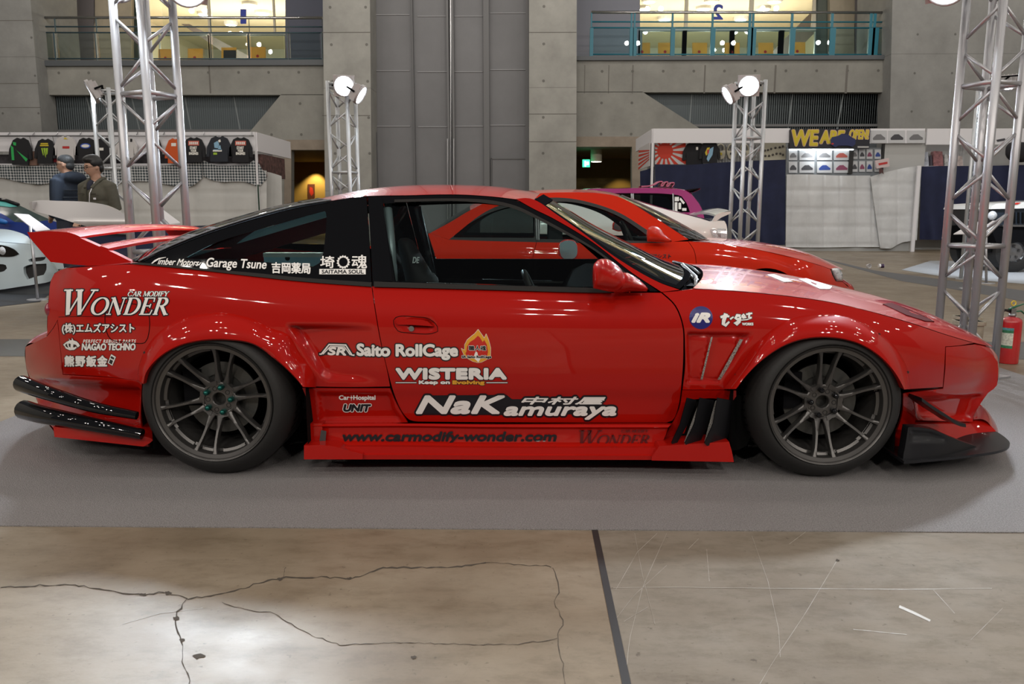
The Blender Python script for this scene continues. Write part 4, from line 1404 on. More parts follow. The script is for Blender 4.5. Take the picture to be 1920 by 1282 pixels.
# ---- hood
Nd = [solveS(u, v, S) + Vector((0, .002, .001)) for u, v in [(1299, 541), (1385, 546), (1485, 556), (1560, 567), (1640, 586), (1710, 606), (1770, 626), (1827, 643)]]
Cd = [P(u, v, YCAR) for u, v in [(1302, 498), (1372, 502), (1440, 510), (1500, 519.5), (1560, 534), (1635, 552), (1706, 575), (1755, 597), (1800, 619), (1832, 640)]]
hd = loft3(Nd, Cd, YCAR, 50, 18)
MB().grid(hd).build('hood', red, car, smooth=True)
from mathutils.bvhtree import BVHTree
hv = [p for r in hd for p in r]
hm = len(hd[0])
hb = BVHTree.FromPolygons(hv, [(i * hm + j, i * hm + j + 1, (i + 1) * hm + j + 1, (i + 1) * hm + j) for i in range(len(hd) - 1) for j in range(hm - 1)])
def on_hood(u, v, lift=.004):
    h_ = hb.ray_cast(CAM, ray(u, v).normalized())
    return h_[0] + Vector((0, 0, lift)) if h_[0] else None
for q, m_2, nm in (([(1438, 516), (1452, 515.5), (1487, 529), (1470, 530)], mesh_m, 'hood_vent'), ([(1497, 524), (1512, 523), (1560, 538), (1556, 543), (1538, 543)], mesh_m, 'hood_vent'), ([(1655, 571), (1672, 569), (1725, 590), (1752, 604), (1735, 603), (1700, 592)], mat('hood_duct_red', (0.06, 0.003, 0.003), 0.8, spec=0.05), 'hood_duct')):
    pts = [on_hood(*x) for x in q]
    if all(pts):
        MB().add(pts + [p + Vector((0, 0, -.012)) for p in pts], [tuple(range(len(q)))] + [(i, (i + 1) % len(q), len(q) + (i + 1) % len(q), len(q) + i) for i in range(len(q))]).build(nm, m_2, car)
# rear deck below the hatch
Ndk = [solveS(u, v, S) for u, v in [(262, 492), (200, 497), (140, 500), (112, 506), (102, 512)]]
Cdk = [P(292, 479, YCAR), P(292, 479, YCAR) + Vector((-.12, 0, -.015)), P(292, 479, YCAR) + Vector((-.24, 0, -.025)), P(292, 479, YCAR) + Vector((-.33, 0, -.05)), P(292, 479, YCAR) + Vector((-.36, 0, -.08))]
MB().grid(loft3(Ndk, Cdk, YCAR, 12, 10)).build('rear_deck', red, car, smooth=True)

# ---- rear wing: two end plates, top blade, lower blade
Yp = 0.24
plate = [(51, 435), (90, 437), (136, 440), (175, 457), (215, 475), (247, 491), (246, 497), (207, 498.5), (170, 498), (140, 496), (95, 491), (87, 482), (72, 465), (57, 447)]
o = slab(plate, Yp, 0.035).build('wing_end_plate', red, car, angle=30)
mirrored(o, YCAR)
sp = thing  # (kept short)
def blade(px_prof, crown, nm, sweep=0.0):
    pr = [P(u, v, Yp) for u, v in px_prof]
    rows = []
    Y0, Y1 = Yp + .002, 2 * YCAR - Yp - .002
    for j in range(25):
        t = j / 24
        c_ = 4 * t * (1 - t)
        e = 1 - (abs(2 * t - 1)) ** 6
        rows.append([Vector((p.x - sweep * c_, Y0 + (Y1 - Y0) * t, p.z + crown * c_)) for p in pr])
    mb = MB().grid(rows, closev=True)
    k_ = len(pr)
    mb.f += [tuple(range(k_)), tuple(24 * k_ + i for i in range(k_ - 1, -1, -1))]
    return mb.build(nm, red, car, angle=38)
blade([(52, 436), (90, 433), (125, 435), (142, 440), (150, 444), (149, 448), (138, 449), (110, 445), (75, 441)], 0.018, 'wing_blade')
blade([(150, 466), (172, 461), (190, 462), (203, 466), (203, 471), (190, 472), (165, 471)], 0.022, 'lower_wing_blade')

# ---- mirrors
def inflate(pl, Y0, tf, tb, step=6, p=0.5):
    """rounded body from a pixel outline: bulges tf towards and tb away from the viewer"""
    pl = [Vector(q) for q in pl]
    vs, fs, es = cdt(pl, (), step)
    seg = list(zip(pl, pl[1:] + pl[:1]))
    def dist(q):
        dm = 1e9
        for a, b_ in seg:
            e = b_ - a
            t = max(0, min(1, (q - a).dot(e) / max(e.length_squared, 1e-9)))
            dm = min(dm, (a + e * t - q).length)
        return dm
    ds = [dist(q) if i >= len(pl) else 0 for i, q in enumerate(vs)]
    mx_ = max(ds)
    k = [max(0.0, 1 - (1 - d / mx_) ** 2) ** p for d in ds]
    n = len(vs)
    mb = MB()
    mp = list(range(n))
    v1 = [P(q.x, q.y, Y0 - tf * kk) for q, kk in zip(vs, k)]
    idx = []
    v2 = []
    for i in range(n):
        if i < len(pl):
            idx.append(i)
        else:
            q0 = P(vs[i].x, vs[i].y, Y0)
            v2.append(q0 + Vector((0, tb * k[i], 0)))
            idx.append(n + len(v2) - 1)
    mb.add(v1 + v2, [tuple(f) for f in fs] + [tuple(idx[i] for i in f[::-1]) for f in fs])
    return mb
mpoly = poly([(1112, 540), (1111, 515), (1114, 494), (1121, 487), (1135, 485), (1150, 491), (1164, 504), (1171, 518), (1170, 534), (1160, 545), (1148, 547), (1130, 544), (1112, 540)], step=5)
mo = inflate(mpoly, -0.03, 0.07, 0.09).build('wing_mirror', red, car, smooth=True)
inflate(poly([(1160, 512), (1175, 511), (1195, 522), (1211, 536)], [(1211, 536), (1219, 546)], [(1219, 546), (1185, 546.5), (1150, 547), (1160, 512)], step=5), 0.06, 0.05, 0.05).build('mirror_base', red, mo, smooth=True)
mf = inflate(poly([(1047, 478), (1047, 462), (1053, 452), (1064, 448.5), (1078, 452), (1083, 462), (1082, 482), (1074, 487), (1056, 486), (1047, 478)], step=4), 1.93, 0.03, 0.10, step=4).build('wing_mirror', red, car, smooth=True)
slab(poly([(1050, 456), (1060, 451), (1076, 452.5), (1081.5, 461), (1080.5, 480), (1073, 485.5), (1056, 484), (1050, 474), (1050, 456)], step=4), 1.885, 0.004).build('mirror_glass', mirror_refl_m, mf)

# ---- cabin
zsill = P(819, 485.5, 1.62).z
c0, c1 = P(800, 486, 1.62).x, P(1130, 489, 1.62).x
MB().bb((c0 - .25, 1.62, .25), (c1 + .12, 1.66, zsill)).build('door_card', dark_plastic, car)
MB().tube([(c0 + .1, 1.605, zsill - .13), (c1 - .05, 1.605, zsill - .15)], 0.02, 8).build('armrest', black_satin, car, smooth=True)
MB().bb((-1.0, .20, .25), (.75, .24, .70)).build('door_card', dark_plastic, car)
MB().bb((-1.55, .25, .19), (1.0, 1.55, .24)).build('cabin_floor', black_void, car)
MB().bb((-1.9, .42, .10), (1.95, 1.38, .19)).build('underbody', black_void, car)
MB().bb((-.85, .14, .10), (.85, 1.66, .17)).build('underbody', black_void, car)
dash = MB()
dx = P(1072, 500, .9).x
rows = []
for j in range(9):
    y = .24 + 1.32 * j / 8
    rows.append([Vector((dx, y, .48)), Vector((dx - .02, y, .66)), Vector((dx + .04, y, .75)), Vector((dx + .12, y, .785)), Vector((dx + .5, y, .775)), Vector((dx + .5, y, .45))])
dash.grid(rows)
dash.build('dashboard', dark_plastic, car, smooth=True)
MB().bb((1.0, .2, .3), (1.04, 1.6, .74)).build('firewall', black_void, car)
mb = MB().lathe([(.165 + .014 * math.cos(a), .014 * math.sin(a)) for a in [k * 2 * PI / 8 for k in range(9)]], (0, 0, 0), 'X', 28)
for a in (.5, 2.6, 4.7):
    mb.tube([(0.03, 0, 0), (0, .16 * math.cos(a), .16 * math.sin(a))], .012, 6)
st = MB()
R_ = Euler((0, math.radians(-25), 0)).to_matrix()
st.v = [R_ @ p + Vector((dx - .17, .55, .66)) for p in mb.v]
st.f = mb.f
st.build('steering_wheel', black_satin, car, smooth=True)
# bucket seats
def seat(y, dxs=0.0, logo=False):
    back = [(746, 452), (750, 447), (757, 445.5), (767, 447), (775, 458), (788, 482), (806, 510), (822, 530), (800, 545), (768, 545), (757, 512), (750, 480), (746, 462)]
    pl = poly(back, step=5)
    mb = inflate(pl, 0.50, 0.13, 0.22, step=6, p=0.35)
    for p in mb.v:
        p.y += y - 0.5
        p.x += dxs
    s_ = mb.build('seat', seat_m, car, smooth=True)
    b2 = MB().bb((mb.v[0].x + .02, y - .22, .30), (mb.v[0].x + .58, y + .22, .42))
    b2.build('seat_cushion', seat_m, s_)
    if logo:
        flat('seat_logo', dilate(fit(text_mesh('DE', 0.25), 773.5, 482, 786.5, 493), 0.4, 6), 0.362, mat('dim_white_stitching', (0.55, 0.6, 0.6), 0.7), s_)
    return s_
seat(0.50, 0, True)
seat(1.30, -0.24)
# roll cage and far pillar
cage = mat('silver_roll_cage', (0.38, 0.45, 0.47), 0.35, metal=0.3)
for pts in ([(783, 388, 1.45), (797, 450, 1.5), (812, 516, 1.5)], [(736, 425, .9), (750, 405, 1.2), (757, 392, 1.4)], [(727, 392, .35), (733, 460, .27), (738, 530, .25)]):
    MB().tube([P(*p) for p in pts], 0.02, 10).build('roll_cage_tube', cage, car, smooth=True)
# rear shelf and far inner panels seen through the quarter glass
beige_edge = mat('pale_foam_edge', (0.5, 0.44, 0.36), 0.8)
a, b_ = P(500, 478, 1.25), P(606, 484, 1.25)
MB().bb((a.x, 1.2, a.z - .11), (b_.x, 1.26, a.z)).build('rear_shelf', interior_m, car)
MB().bb((a.x, 1.19, a.z - .008), (b_.x, 1.27, a.z + .014)).build('rear_shelf_edge', beige_edge, car)
MB().lathe([(0, 0), (.014, 0)], P(539, 484, 1.195), 'Y', 12).build('shelf_hole', black_void, car)
MB().bb((-1.75, .24, a.z - .22), (-.75, .30, a.z - .06)).build('rear_side_trim', interior_m, car)
a, b_ = P(352, 484, 1.5), P(612, 407, 1.42)
for nm, m_3, w0, w1, yy in (('hatch_frame_inner', interior_m, 0, .075, 0), ('hatch_frame_inner', darkred_vinyl, -.085, 0, .02)):
    MB().add([a + Vector((0, yy, w0)), b_ + Vector((0, yy, w0)), b_ + Vector((0, yy, w1)), a + Vector((0, yy, w1)), a + Vector((0, yy + .03, w0)), b_ + Vector((0, yy + .03, w0)), b_ + Vector((0, yy + .03, w1)), a + Vector((0, yy + .03, w1))], [(0, 1, 2, 3), (7, 6, 5, 4), (0, 4, 5, 1), (2, 6, 7, 3), (1, 5, 6, 2), (0, 3, 7, 4)]).build(nm, m_3, car)
a, b_ = P(350, 486, .26), P(614, 392, .34)
MB().bb((-1.95, .30, .60), (-.8, 1.5, .62)).build('boot_floor', interior_m, car)

# ---- wheels
def wheel(cu, cv, rot, lugrot, nut_m):
    c = P(cu, cv, 0.0)
    R = c.z - .0045
    W = MB()
    W.lathe([(.232, .020), (.2365, .000), (.243, -.005), (.2445, .006), (.2445, .02)], c, 'Y', 72)
    W.lathe([(.2365, .000), (.2345, .007), (.2195, .011), (.2175, .016), (.217, .055), (.207, .062), (.206, .085), (.198, .10), (.196, .25), (.24, .27)], c, 'Y', 72)
    wo = W.build('wheel', gunmetal, car, angle=40)
    T = MB().lathe([(.2435, .004), (.250, -.004), (.262, -.004), (.280, .008), (.296, .028), (R - .009, .046), (R - .002, .062), (R, .08), (R, .26), (R - .01, .285), (.28, .30), (.24, .30)], c, 'Y', 96)
    # tread grooves
    for gy in (.11, .16, .21):
        pass
    T.build('tire', tyre_m, wo, angle=40)
    mb = MB().lathe([(R + .0006, .105), (R + .0006, .112)], c, 'Y', 96).lathe([(R + .0006, .165), (R + .0006, .172)], c, 'Y', 96)
    for k in range(60):
        a = k * 2 * PI / 60
        d1 = Vector((math.cos(a), 0, math.sin(a))); d2 = Vector((math.cos(a + .03), 0, math.sin(a + .03)))
        d3 = Vector((math.cos(a + .06), 0, math.sin(a + .06))); d4 = Vector((math.cos(a + .075), 0, math.sin(a + .075)))
        mb.add([c + d1 * (R + .0007) + Vector((0, .078, 0)), c + d2 * (R + .0007) + Vector((0, .078, 0)), c + d4 * (R + .0007) + Vector((0, .15, 0)), c + d3 * (R + .0007) + Vector((0, .15, 0))], [(0, 1, 2, 3)])
    mb.build('tread_groove', black_void, wo)
    # twelve spokes in six pairs
    for k in range(6):
        base = rot + k * PI / 3
        for s in (-1, 1):
            rows = []
            for i in range(13):
                t = i / 12
                r = .2225 - (.2225 - .060) * t
                ang = base + s * math.radians(10.4 + 4.6 * t ** 2.0 - 1.2 * math.sin(PI * t))
                y = .0105 + .0575 * t ** 0.85
                wd = .0150 - .0025 * math.sin(PI * min(1, t * 1.3)) + 0.030 * max(0, t - .55) ** 1.6 * 2.0
                if t < .12:
                    wd += .006 * (1 - t / .12)
                e = Vector((math.cos(ang), 0, math.sin(ang)))
                n_ = Vector((-math.sin(ang), 0, math.cos(ang)))
                p = c + e * r
                dep = .030 + .012 * t
                rows.append([p + n_ * wd * .5 + Vector((0, y + .0035, 0)), p + n_ * wd * .34 + Vector((0, y, 0)), p - n_ * wd * .34 + Vector((0, y, 0)), p - n_ * wd * .5 + Vector((0, y + .0035, 0)), p - n_ * wd * .42 + Vector((0, y + dep, 0)), p + n_ * wd * .42 + Vector((0, y + dep, 0))])
            MB().grid(rows, closev=True).build('spoke', gunmetal, wo, angle=50)
    # windows webs between neighbouring pairs close to the hub
    hubm = MB()
    for k in range(6):
        base = rot + k * PI / 3 + PI / 6
        pts = []
        for a_, r_ in ((-14, .060), (-15, .078), (-9, .079), (0, .076), (9, .079), (15, .078), (14, .060)):
            an = base + math.radians(a_)
            pts.append(c + Vector((math.cos(an) * r_, .064 - (r_ - .062) * .28, math.sin(an) * r_)))
        n0 = len(pts)
        hubm.add(pts + [p + Vector((0, .03, 0)) for p in pts], [tuple(range(n0))] + [(i, i + 1, n0 + i + 1, n0 + i) for i in range(n0 - 1)])
    hubm.lathe([(.026, .10), (.026, .073), (.029, .070), (.060, .070), (.063, .0725), (.0635, .066), (.069, .0655), (.073, .068), (.073, .10)], c, 'Y', 48)
    hubm.build('hub', gunmetal, wo, angle=35)
    for k in range(5):
        a = lugrot + k * 2 * PI / 5
        q = c + Vector((.054 * math.cos(a), 0, .054 * math.sin(a)))
        MB().lathe([(.0, .040), (.007, .041), (.0105, .046), (.0115, .055), (.0115, .072)], q, 'Y', 12).build('lug_nut', nut_m, wo, smooth=True)
        a += PI / 5
        q = c + Vector((.046 * math.cos(a), 0, .046 * math.sin(a)))
        MB().lathe([(.0, .072), (.006, .072), (.007, .0685), (.010, .0685), (.0105, .071)], q, 'Y', 12).build('hub_dimple', black_satin, wo)
    MB().lathe([(.0, .12), (.10, .12), (.10, .11), (.150, .11), (.150, .125)], c, 'Y', 48).build('brake_disc', mat('brake_disc_iron', (0.10, 0.10, 0.095), 0.45, metal=0.8) if 'brake_disc_iron' not in MATS else MATS['brake_disc_iron'], wo, angle=40)
    an = math.radians(160)
    MB().box(c + Vector((.125 * math.cos(an), .115, .125 * math.sin(an))), (.07, .05, .15)).build('brake_caliper', dark_plastic, wo)
    # flat rim pads between pairs carrying the cast-in lettering
    pad = MB()
    for k in range(6):
        base = rot + k * PI / 3
        rows = []
        for i in range(9):
            an = base + math.radians(17 + 26 * i / 8)
            e = Vector((math.cos(an), 0, math.sin(an)))
            rows.append([c + e * .217 + Vector((0, .044, 0)), c + e * .206 + Vector((0, .049, 0)), c + e * .206 + Vector((0, .06, 0))])
        pad.grid(rows)
        rows = []
        for i in range(7):
            an = base + math.radians(-6.5 + 13 * i / 6)
            e = Vector((math.cos(an), 0, math.sin(an)))
            rows.append([c + e * .217 + Vector((0, .044, 0)), c + e * .207 + Vector((0, .049, 0)), c + e * .207 + Vector((0, .06, 0))])
        pad.grid(rows)
    pad.build('rim_pad', gunmetal, wo, angle=40)
    return wo, R
for (cu, cv, rot, lr, nm) in ((398.5, 755.5, PI / 2 - math.radians(13), math.radians(146), green_nut), (1554.6, 761, PI / 2, math.radians(33), black_gloss)):
    wo, R = wheel(cu, cv, rot, lr, nm)
    print('wheel radius', R)
    fo = mirrored(wo, YCAR)
    for ch in list(wo.children):
        n_ = mirrored(ch, YCAR, parent=fo)
# ================================================================== lettering and marks on the red coupe
def bold(vf, r, n=8):
    return dilate(vf, r, n)
def sticker(parent, name, vf, fg, w=0.0, bg=None, bw=0.0, off=0.0010, extra=None, bgname=None):
    if bg is not None:
        decal(bgname or name + '_outline', dilate(vf, bw, 12), S, bg, parent, off, extra)
    return decal(name, dilate(vf, w, 8) if w else ([(p.x, p.y, 0) for p in vf[0]], vf[1]), S, fg, parent, off + (0.0007 if bg is not None else 0), extra)

def serif_word(glyphs, T=.15, t=.045):
    """thick-and-thin serif capitals; returns shapes with y up, height 1"""
    x = 0
    out = []
    def sr(cx, y, w=.24):
        return [(cx - w / 2, y, .045), (cx + w / 2, y, .045)]
    for g, h in glyphs:
        L = []
        if g == 'W':
            L = [[(.10, 1, T), (.36, 0, T * .8)], [(.36, 0, t), (.60, .98, t)], [(.50, 1, T), (.78, 0, T * .8)], [(.78, 0, t), (1.04, 1, t)], sr(.10, .98, .30), sr(.50, .98, .26), sr(1.04, .98, .26)]
            w = 1.14
        elif g == 'O' or g == 'C':
            n = 28
            rg = range(n + 1) if g == 'O' else range(3, n - 2)
            L = [[(.42 + .38 * math.cos(2 * PI * k / n), .5 + .49 * math.sin(2 * PI * k / n), t + (T - t) * abs(math.cos(2 * PI * k / n))) for k in rg]]
            if g == 'C':
                L += [[(.73, .68, t), (.75, .97, t)]]
            w = .88
        elif g == 'N':
            L = [[(.13, 0, t), (.13, 1, t)], [(.12, 1, T), (.70, 0, T)], [(.70, 0, t), (.70, 1, t)], sr(.13, .02), sr(.10, .98, .18), sr(.70, .98)]
            w = .86
        elif g == 'D':
            L = [[(.18, 0, T), (.18, 1, T)], [(.06, .02, t), (.40, .02, t)] , [(.06, .98, t), (.40, .98, t)], [(.38 + .36 * math.cos(a), .5 + .48 * math.sin(a), t + (T - t) * max(0, math.cos(a))) for a in [-PI / 2 + k * PI / 14 for k in range(15)]]]
            w = .84
        elif g == 'E' or g == 'F':
            L = [[(.18, 0, T), (.18, 1, T)], [(.06, .98, t), (.62, .98, t)], [(.18, .52, t), (.50, .52, t)], [(.60, .99, t), (.62, .76, t)], [(.49, .42, t), (.49, .63, t)]]
            L += [[(.06, .02, t), (.64, .02, t)], [(.62, .01, t), (.66, .28, t)]] if g == 'E' else [sr(.18, .02)]
            w = .72
        elif g == 'R':
            L = [[(.18, 0, T), (.18, 1, T)], [(.06, .98, t), (.38, .98, t)], [(.36 + .22 * math.cos(a), .75 + .23 * math.sin(a), t + (T - t) * max(0, math.cos(a))) for a in [-PI / 2 + k * PI / 12 for k in range(13)]], [(.18, .52, t), (.38, .52, t)], [(.38, .52, T), (.72, 0, T)], sr(.18, .02), sr(.74, .02, .2)]
            w = .82
        elif g == 'A':
            L = [[(.08, 0, t), (.40, 1, t)], [(.38, 1, T), (.70, 0, T)], [(.20, .34, t), (.60, .34, t)], sr(.08, .02), sr(.70, .02)]
            w = .78
        elif g == 'M':
            L = [[(.12, 0, t), (.14, 1, t)], [(.14, 1, T), (.48, .05, T * .8)], [(.48, .05, t), (.82, 1, t)], [(.84, 0, T), (.84, 1, T)], sr(.12, .02), sr(.84, .02), sr(.12, .98, .16), sr(.86, .98, .2)]
            w = 1.0
        elif g == 'I':
            L = [[(.16, 0, T), (.16, 1, T)], sr(.16, .02), sr(.16, .98)]
            w = .34
        elif g == 'Y':
            L = [[(.08, 1, T), (.38, .45, T)], [(.38, .45, t), (.68, 1, t)], [(.38, 0, T), (.38, .48, T)], sr(.38, .02), sr(.08, .98), sr(.68, .98)]
            w = .76
        else:
            w = .34
        out += [[((q[0]) * h + x, q[1] * h, q[2] * h) for q in ln] for ln in L]
        x += w * h
    return strokes(out, .1)
def shear(vf, k):
    return [Vector((p[0] + k * p[1], p[1])) for p in vf[0]], vf[1]
def wonder_at(parent, u0, v0, u1, v1, fg, w, bg=None, bw=0):
    vf = shear(serif_word([('W', 1.0), ('O', .68), ('N', .68), ('D', .68), ('E', .68), ('R', .68)]), .30)
    # drop the small capitals to the W's baseline and overlap them slightly
    vf = fit(vf, u0, v0, u1, v1)
    return sticker(parent, 'wonder_lettering', vf, fg, w, bg, bw)
def carmod_at(parent, u0, v0, u1, v1, fg, w, bg=None, bw=0):
    vf = fit(shear(serif_word([(c_, 1.0) for c_ in 'CAR MODIFY']), .28), u0, v0, u1, v1)
    return sticker(parent, 'car_modify_lettering', vf, fg, w, bg, bw)
def word(parent, name, s, box, fg, w=0.0, bg=None, bw=0.0, sh=0.0, space=1.0, tilt=0.0, extra=None, off=0.001):
    vf = fit(text_mesh(s, sh, space), *box)
    if tilt:
        vf = [Vector((p.x, p.y + (p.x - box[0]) / (box[2] - box[0]) * tilt)) for p in vf[0]], vf[1]
    return sticker(parent, name, vf, fg, w, bg, bw, extra=extra, off=off)

wonder_at(quarter, 121, 542, 316, 591, white_vinyl, 0.35, black_vinyl, 2.4)
carmod_at(quarter, 240, 546, 318, 555.5, white_vinyl, 0.2, black_vinyl, 1.2)
word(quarter, 'company_lettering', '(株)エムズアシスト', (117, 606, 252, 626), white_vinyl, 0.55, black_vinyl, 2.2)
word(quarter, 'perfect_rebuilt_parts_lettering', 'PERFECT REBUILT PARTS', (156, 636.5, 255, 642.5), white_vinyl, 0.3, sh=0.25, space=1.25)
word(quarter, 'nagao_techno_lettering', 'NAGAO TECHNO', (154, 644, 254, 656), white_vinyl, 0.75, black_vinyl, 1.7, sh=0.12)
# eye-shaped emblem
em = merge(shape([(119, 646), (125, 641), (131, 638), (129.5, 634.5), (132, 638), (135, 637.5), (135.5, 633.5), (138, 638), (144, 640), (148, 644), (150, 648), (146, 651), (143, 646), (138, 645), (137, 651), (141, 651), (143, 649.5), (144, 652), (139, 655.5), (131, 656), (124, 653), (121.5, 648.5)]), )
sticker(quarter, 'emblem', em, white_vinyl, 0.2, black_vinyl, 1.4)
decal('emblem_detail', merge(shape([(122.5, 646), (127, 643.5), (126, 646), (129, 652), (124.5, 650)]), shape([(129, 643.5), (133, 644.5), (132.5, 651.5), (129.5, 649)]), shape([(138, 645), (142, 646), (141, 648.5), (138, 651)])), S, black_vinyl, quarter, .0020)
word(quarter, 'bodyshop_lettering', '熊野鈑金', (122, 667, 201, 686.5), white_vinyl, 1.0, black_vinyl, 2.2, space=1.2)
sticker(quarter, 'stamp', shape([(209, 664), (217.5, 669), (211, 685), (202.5, 680)]), white_vinyl, 0.2, black_vinyl, 0.9)
decal('stamp_detail', merge(shape([(209, 667), (215, 670.5), (213.5, 674), (207.5, 671)]), shape([(207, 673), (212.5, 676), (210, 683), (204.5, 679.5)])), S, black_vinyl, quarter, .0022)
qf = qglass_frame
word(qf, 'script_lettering', 'imber Motors', (296, 483.5, 374, 495.5), white_vinyl, 0.3, sh=0.5, tilt=3, off=.003)
decal('script_swoosh', strokes([[(285, 494, 1.5), (291, 489, 3.2), (299, 484.5, 2.4), (312, 482, .8)]], 1.5), S, white_vinyl, qf, .0045)
decal('script_tail', strokes([[(366, 495.5, 1), (374, 496.5, 1.6), (378, 491, 1)]], 1.5), S, white_vinyl, qf, .0045)
word(qf, 'garage_tsune_lettering', 'Garage Tsune', (388, 483, 500, 505), white_vinyl, 0.45, sh=0.22, tilt=4, off=.003)
word(qf, 'pharmacy_lettering', '吉岡薬局', (510, 491.5, 582, 511.5), white_vinyl, 0.6, tilt=1.5, off=.003)
word(qf, 'saitama_lettering', '埼', (601, 480, 627, 502), white_vinyl, 0.45, off=.003)
word(qf, 'saitama_lettering', '魂', (660, 478, 688, 503), white_vinyl, 0.45, off=.003)
ring = []
for k in range(15):
    a = k * 2 * PI / 15
    ca, sa = math.cos(a), math.sin(a)
    ring.append(shape([(644 + ca * 10 + 2.2 * math.cos(j * PI / 4), 491 + sa * 10.2 + 2.2 * math.sin(j * PI / 4)) for j in range(8)]))
    ring.append(shape([(644 + math.cos(a + .15) * 9, 491 + math.sin(a + .15) * 9), (644 + math.cos(a + .05) * 13.3, 491 + math.sin(a + .05) * 13.3), (644 + math.cos(a - .1) * 11, 491 + math.sin(a - .1) * 11)]))
decal('sun_ring', merge(*[([(p.x, p.y, i % 5) for p in r_[0]], r_[1]) for i, r_ in enumerate(ring)]), S, white_vinyl, qf, .003)
decal('saitama_bar', shape(rect(599, 504, 686, 514)), S, white_vinyl, qf, .003)
word(qf, 'saitama_soul_lettering', 'SAITAMA SOUL', (604, 505.7, 682, 512.5), black_vinyl, 0.3, off=.0038)
# roll-cage maker across quarter and door
sv = lambda u, v: side_vent(u, v) * (1.0 if u < 700 else 0.6)
srl = merge(strokes([[(594, 667, 3), (598, 667, 3), (613, 648.5, 3), (646, 648.5, 3), (658, 667, 3), (663, 667, 3)]], 3), strokes([[(601, 667, 2), (615.5, 652, 2), (643.5, 652, 2), (655, 667, 2)]], 2))
decal('roll_cage_badge_outline', dilate(merge(srl, shape([(600, 666), (615, 650), (645, 650), (656, 666)])), 2.6, 12), S, black_vinyl, quarter, .001, sv)
decal('roll_cage_badge', srl, S, white_vinyl, quarter, .0017, sv)
word(quarter, 'sr_lettering', 'SR', (611, 654, 646, 667.5), white_vinyl, 1.1, sh=.15, extra=sv, off=.0016)
vf = fit(text_mesh('Saito RollCage'), 668.5, 646, 857.5, 673.5)
def side(vf, pred):
    keep = [f for f in vf[1] if pred(sum(vf[0][i][0] for i in f) / len(f), sum(vf[0][i][1] for i in f) / len(f))]
    return vf[0], keep
gapx = lambda v: 713 + (v - 636) * (14 / 62.0)
for nm, pr, par in (('q', lambda u, v: u < gapx(v) - 1, quarter), ('d', lambda u, v: u >= gapx(v), door)):
    sub = side(vf, pr)
    used = sorted({i for f in sub[1] for i in f})
    mpi = {o_: n_ for n_, o_ in enumerate(used)}
    sub = [sub[0][i] for i in used], [tuple(mpi[i] for i in f) for f in sub[1]]
    sticker(par, 'saito_rollcage_lettering', sub, white_vinyl, 1.5, black_vinyl, 3.8, extra=sv)
# flame badge
fl = [(896.5, 617.5), (904, 628), (908, 634), (911.5, 626), (916, 637), (920, 652), (919.5, 668), (912, 674), (903, 678.5), (896, 679.5), (886, 677), (876, 671), (870, 665), (865, 653), (871, 656.5), (871.5, 646), (876, 637), (884, 630), (890, 625.5)]
sticker(door, 'flame_badge', shape(fl), yellow_vinyl, 0, white_vinyl, 0.6)
decal('flame_badge_core', shape([(896, 629), (900, 632.5), (905, 641), (908, 637), (913, 646), (915, 660), (913, 668), (905, 670.5), (885, 670.5), (875, 667), (872.5, 661), (874.5, 660), (876, 649), (881, 641), (889, 636)]), S, red_vinyl, door, .0022)
decal('flame_badge_spark', shape([(892.5, 658), (895.5, 661), (896.5, 668), (901, 672), (897, 679), (892, 674), (888, 671), (890, 663)]), S, white_vinyl, door, .0026)
word(door, 'craftsman_lettering', '職人魂', (879, 648, 911, 656.5), black_vinyl, 0.35, white_vinyl, 1.0, off=.0024)
word(door, 'small_saito_rollcage_lettering', 'SR Saito RollCage', (866, 666.3, 921, 672), black_vinyl, 0.35, white_vinyl, 1.0, off=.0030)
# wisteria
word(door, 'wisteria_lettering', 'WISTERIA', (744, 691.5, 948, 709.5), white_vinyl, 2.3, black_vinyl, 4.0, space=1.06)
for x0, x1 in ((742, 781), (912, 951.5)):
    sticker(door, 'rule', shape(rect(x0, 716.3, x1, 717.8)), white_vinyl, 0, black_vinyl, 1.2)
word(door, 'keep_on_lettering', 'Keep on', (786, 713.5, 843, 721), white_vinyl, 0.8, black_vinyl, 1.8)
word(door, 'evolving_lettering', 'Evolving', (849, 713.5, 908, 721.5), yellow_vinyl, 0.8, black_vinyl, 1.8)
# nakamuraya
vfN = shear(merge(), 0) if False else None
nk = fit(text_mesh('NaK', 0.28), 782, 743, 945, 774)
am = fit(text_mesh('amuraya', 0.25), 946, 763, 1154, 785)
kj = fit(text_mesh('中村屋', 0.25), 978, 744, 1135, 757.5)
for nm, vf, w_ in (('nakamuraya_lettering', nk, 2.3), ('nakamuraya_lettering', am, 1.7), ('nakamuraya_kanji', kj, 0.75)):
    sticker(door, nm, vf, white_vinyl, w_, black_vinyl, w_ + 3.6)
decal('nakamuraya_backing', shape([(779, 778), (796, 741), (950, 740), (960, 748), (1125, 748), (1120, 776), (950, 778)]), S, black_vinyl, door, .0008)
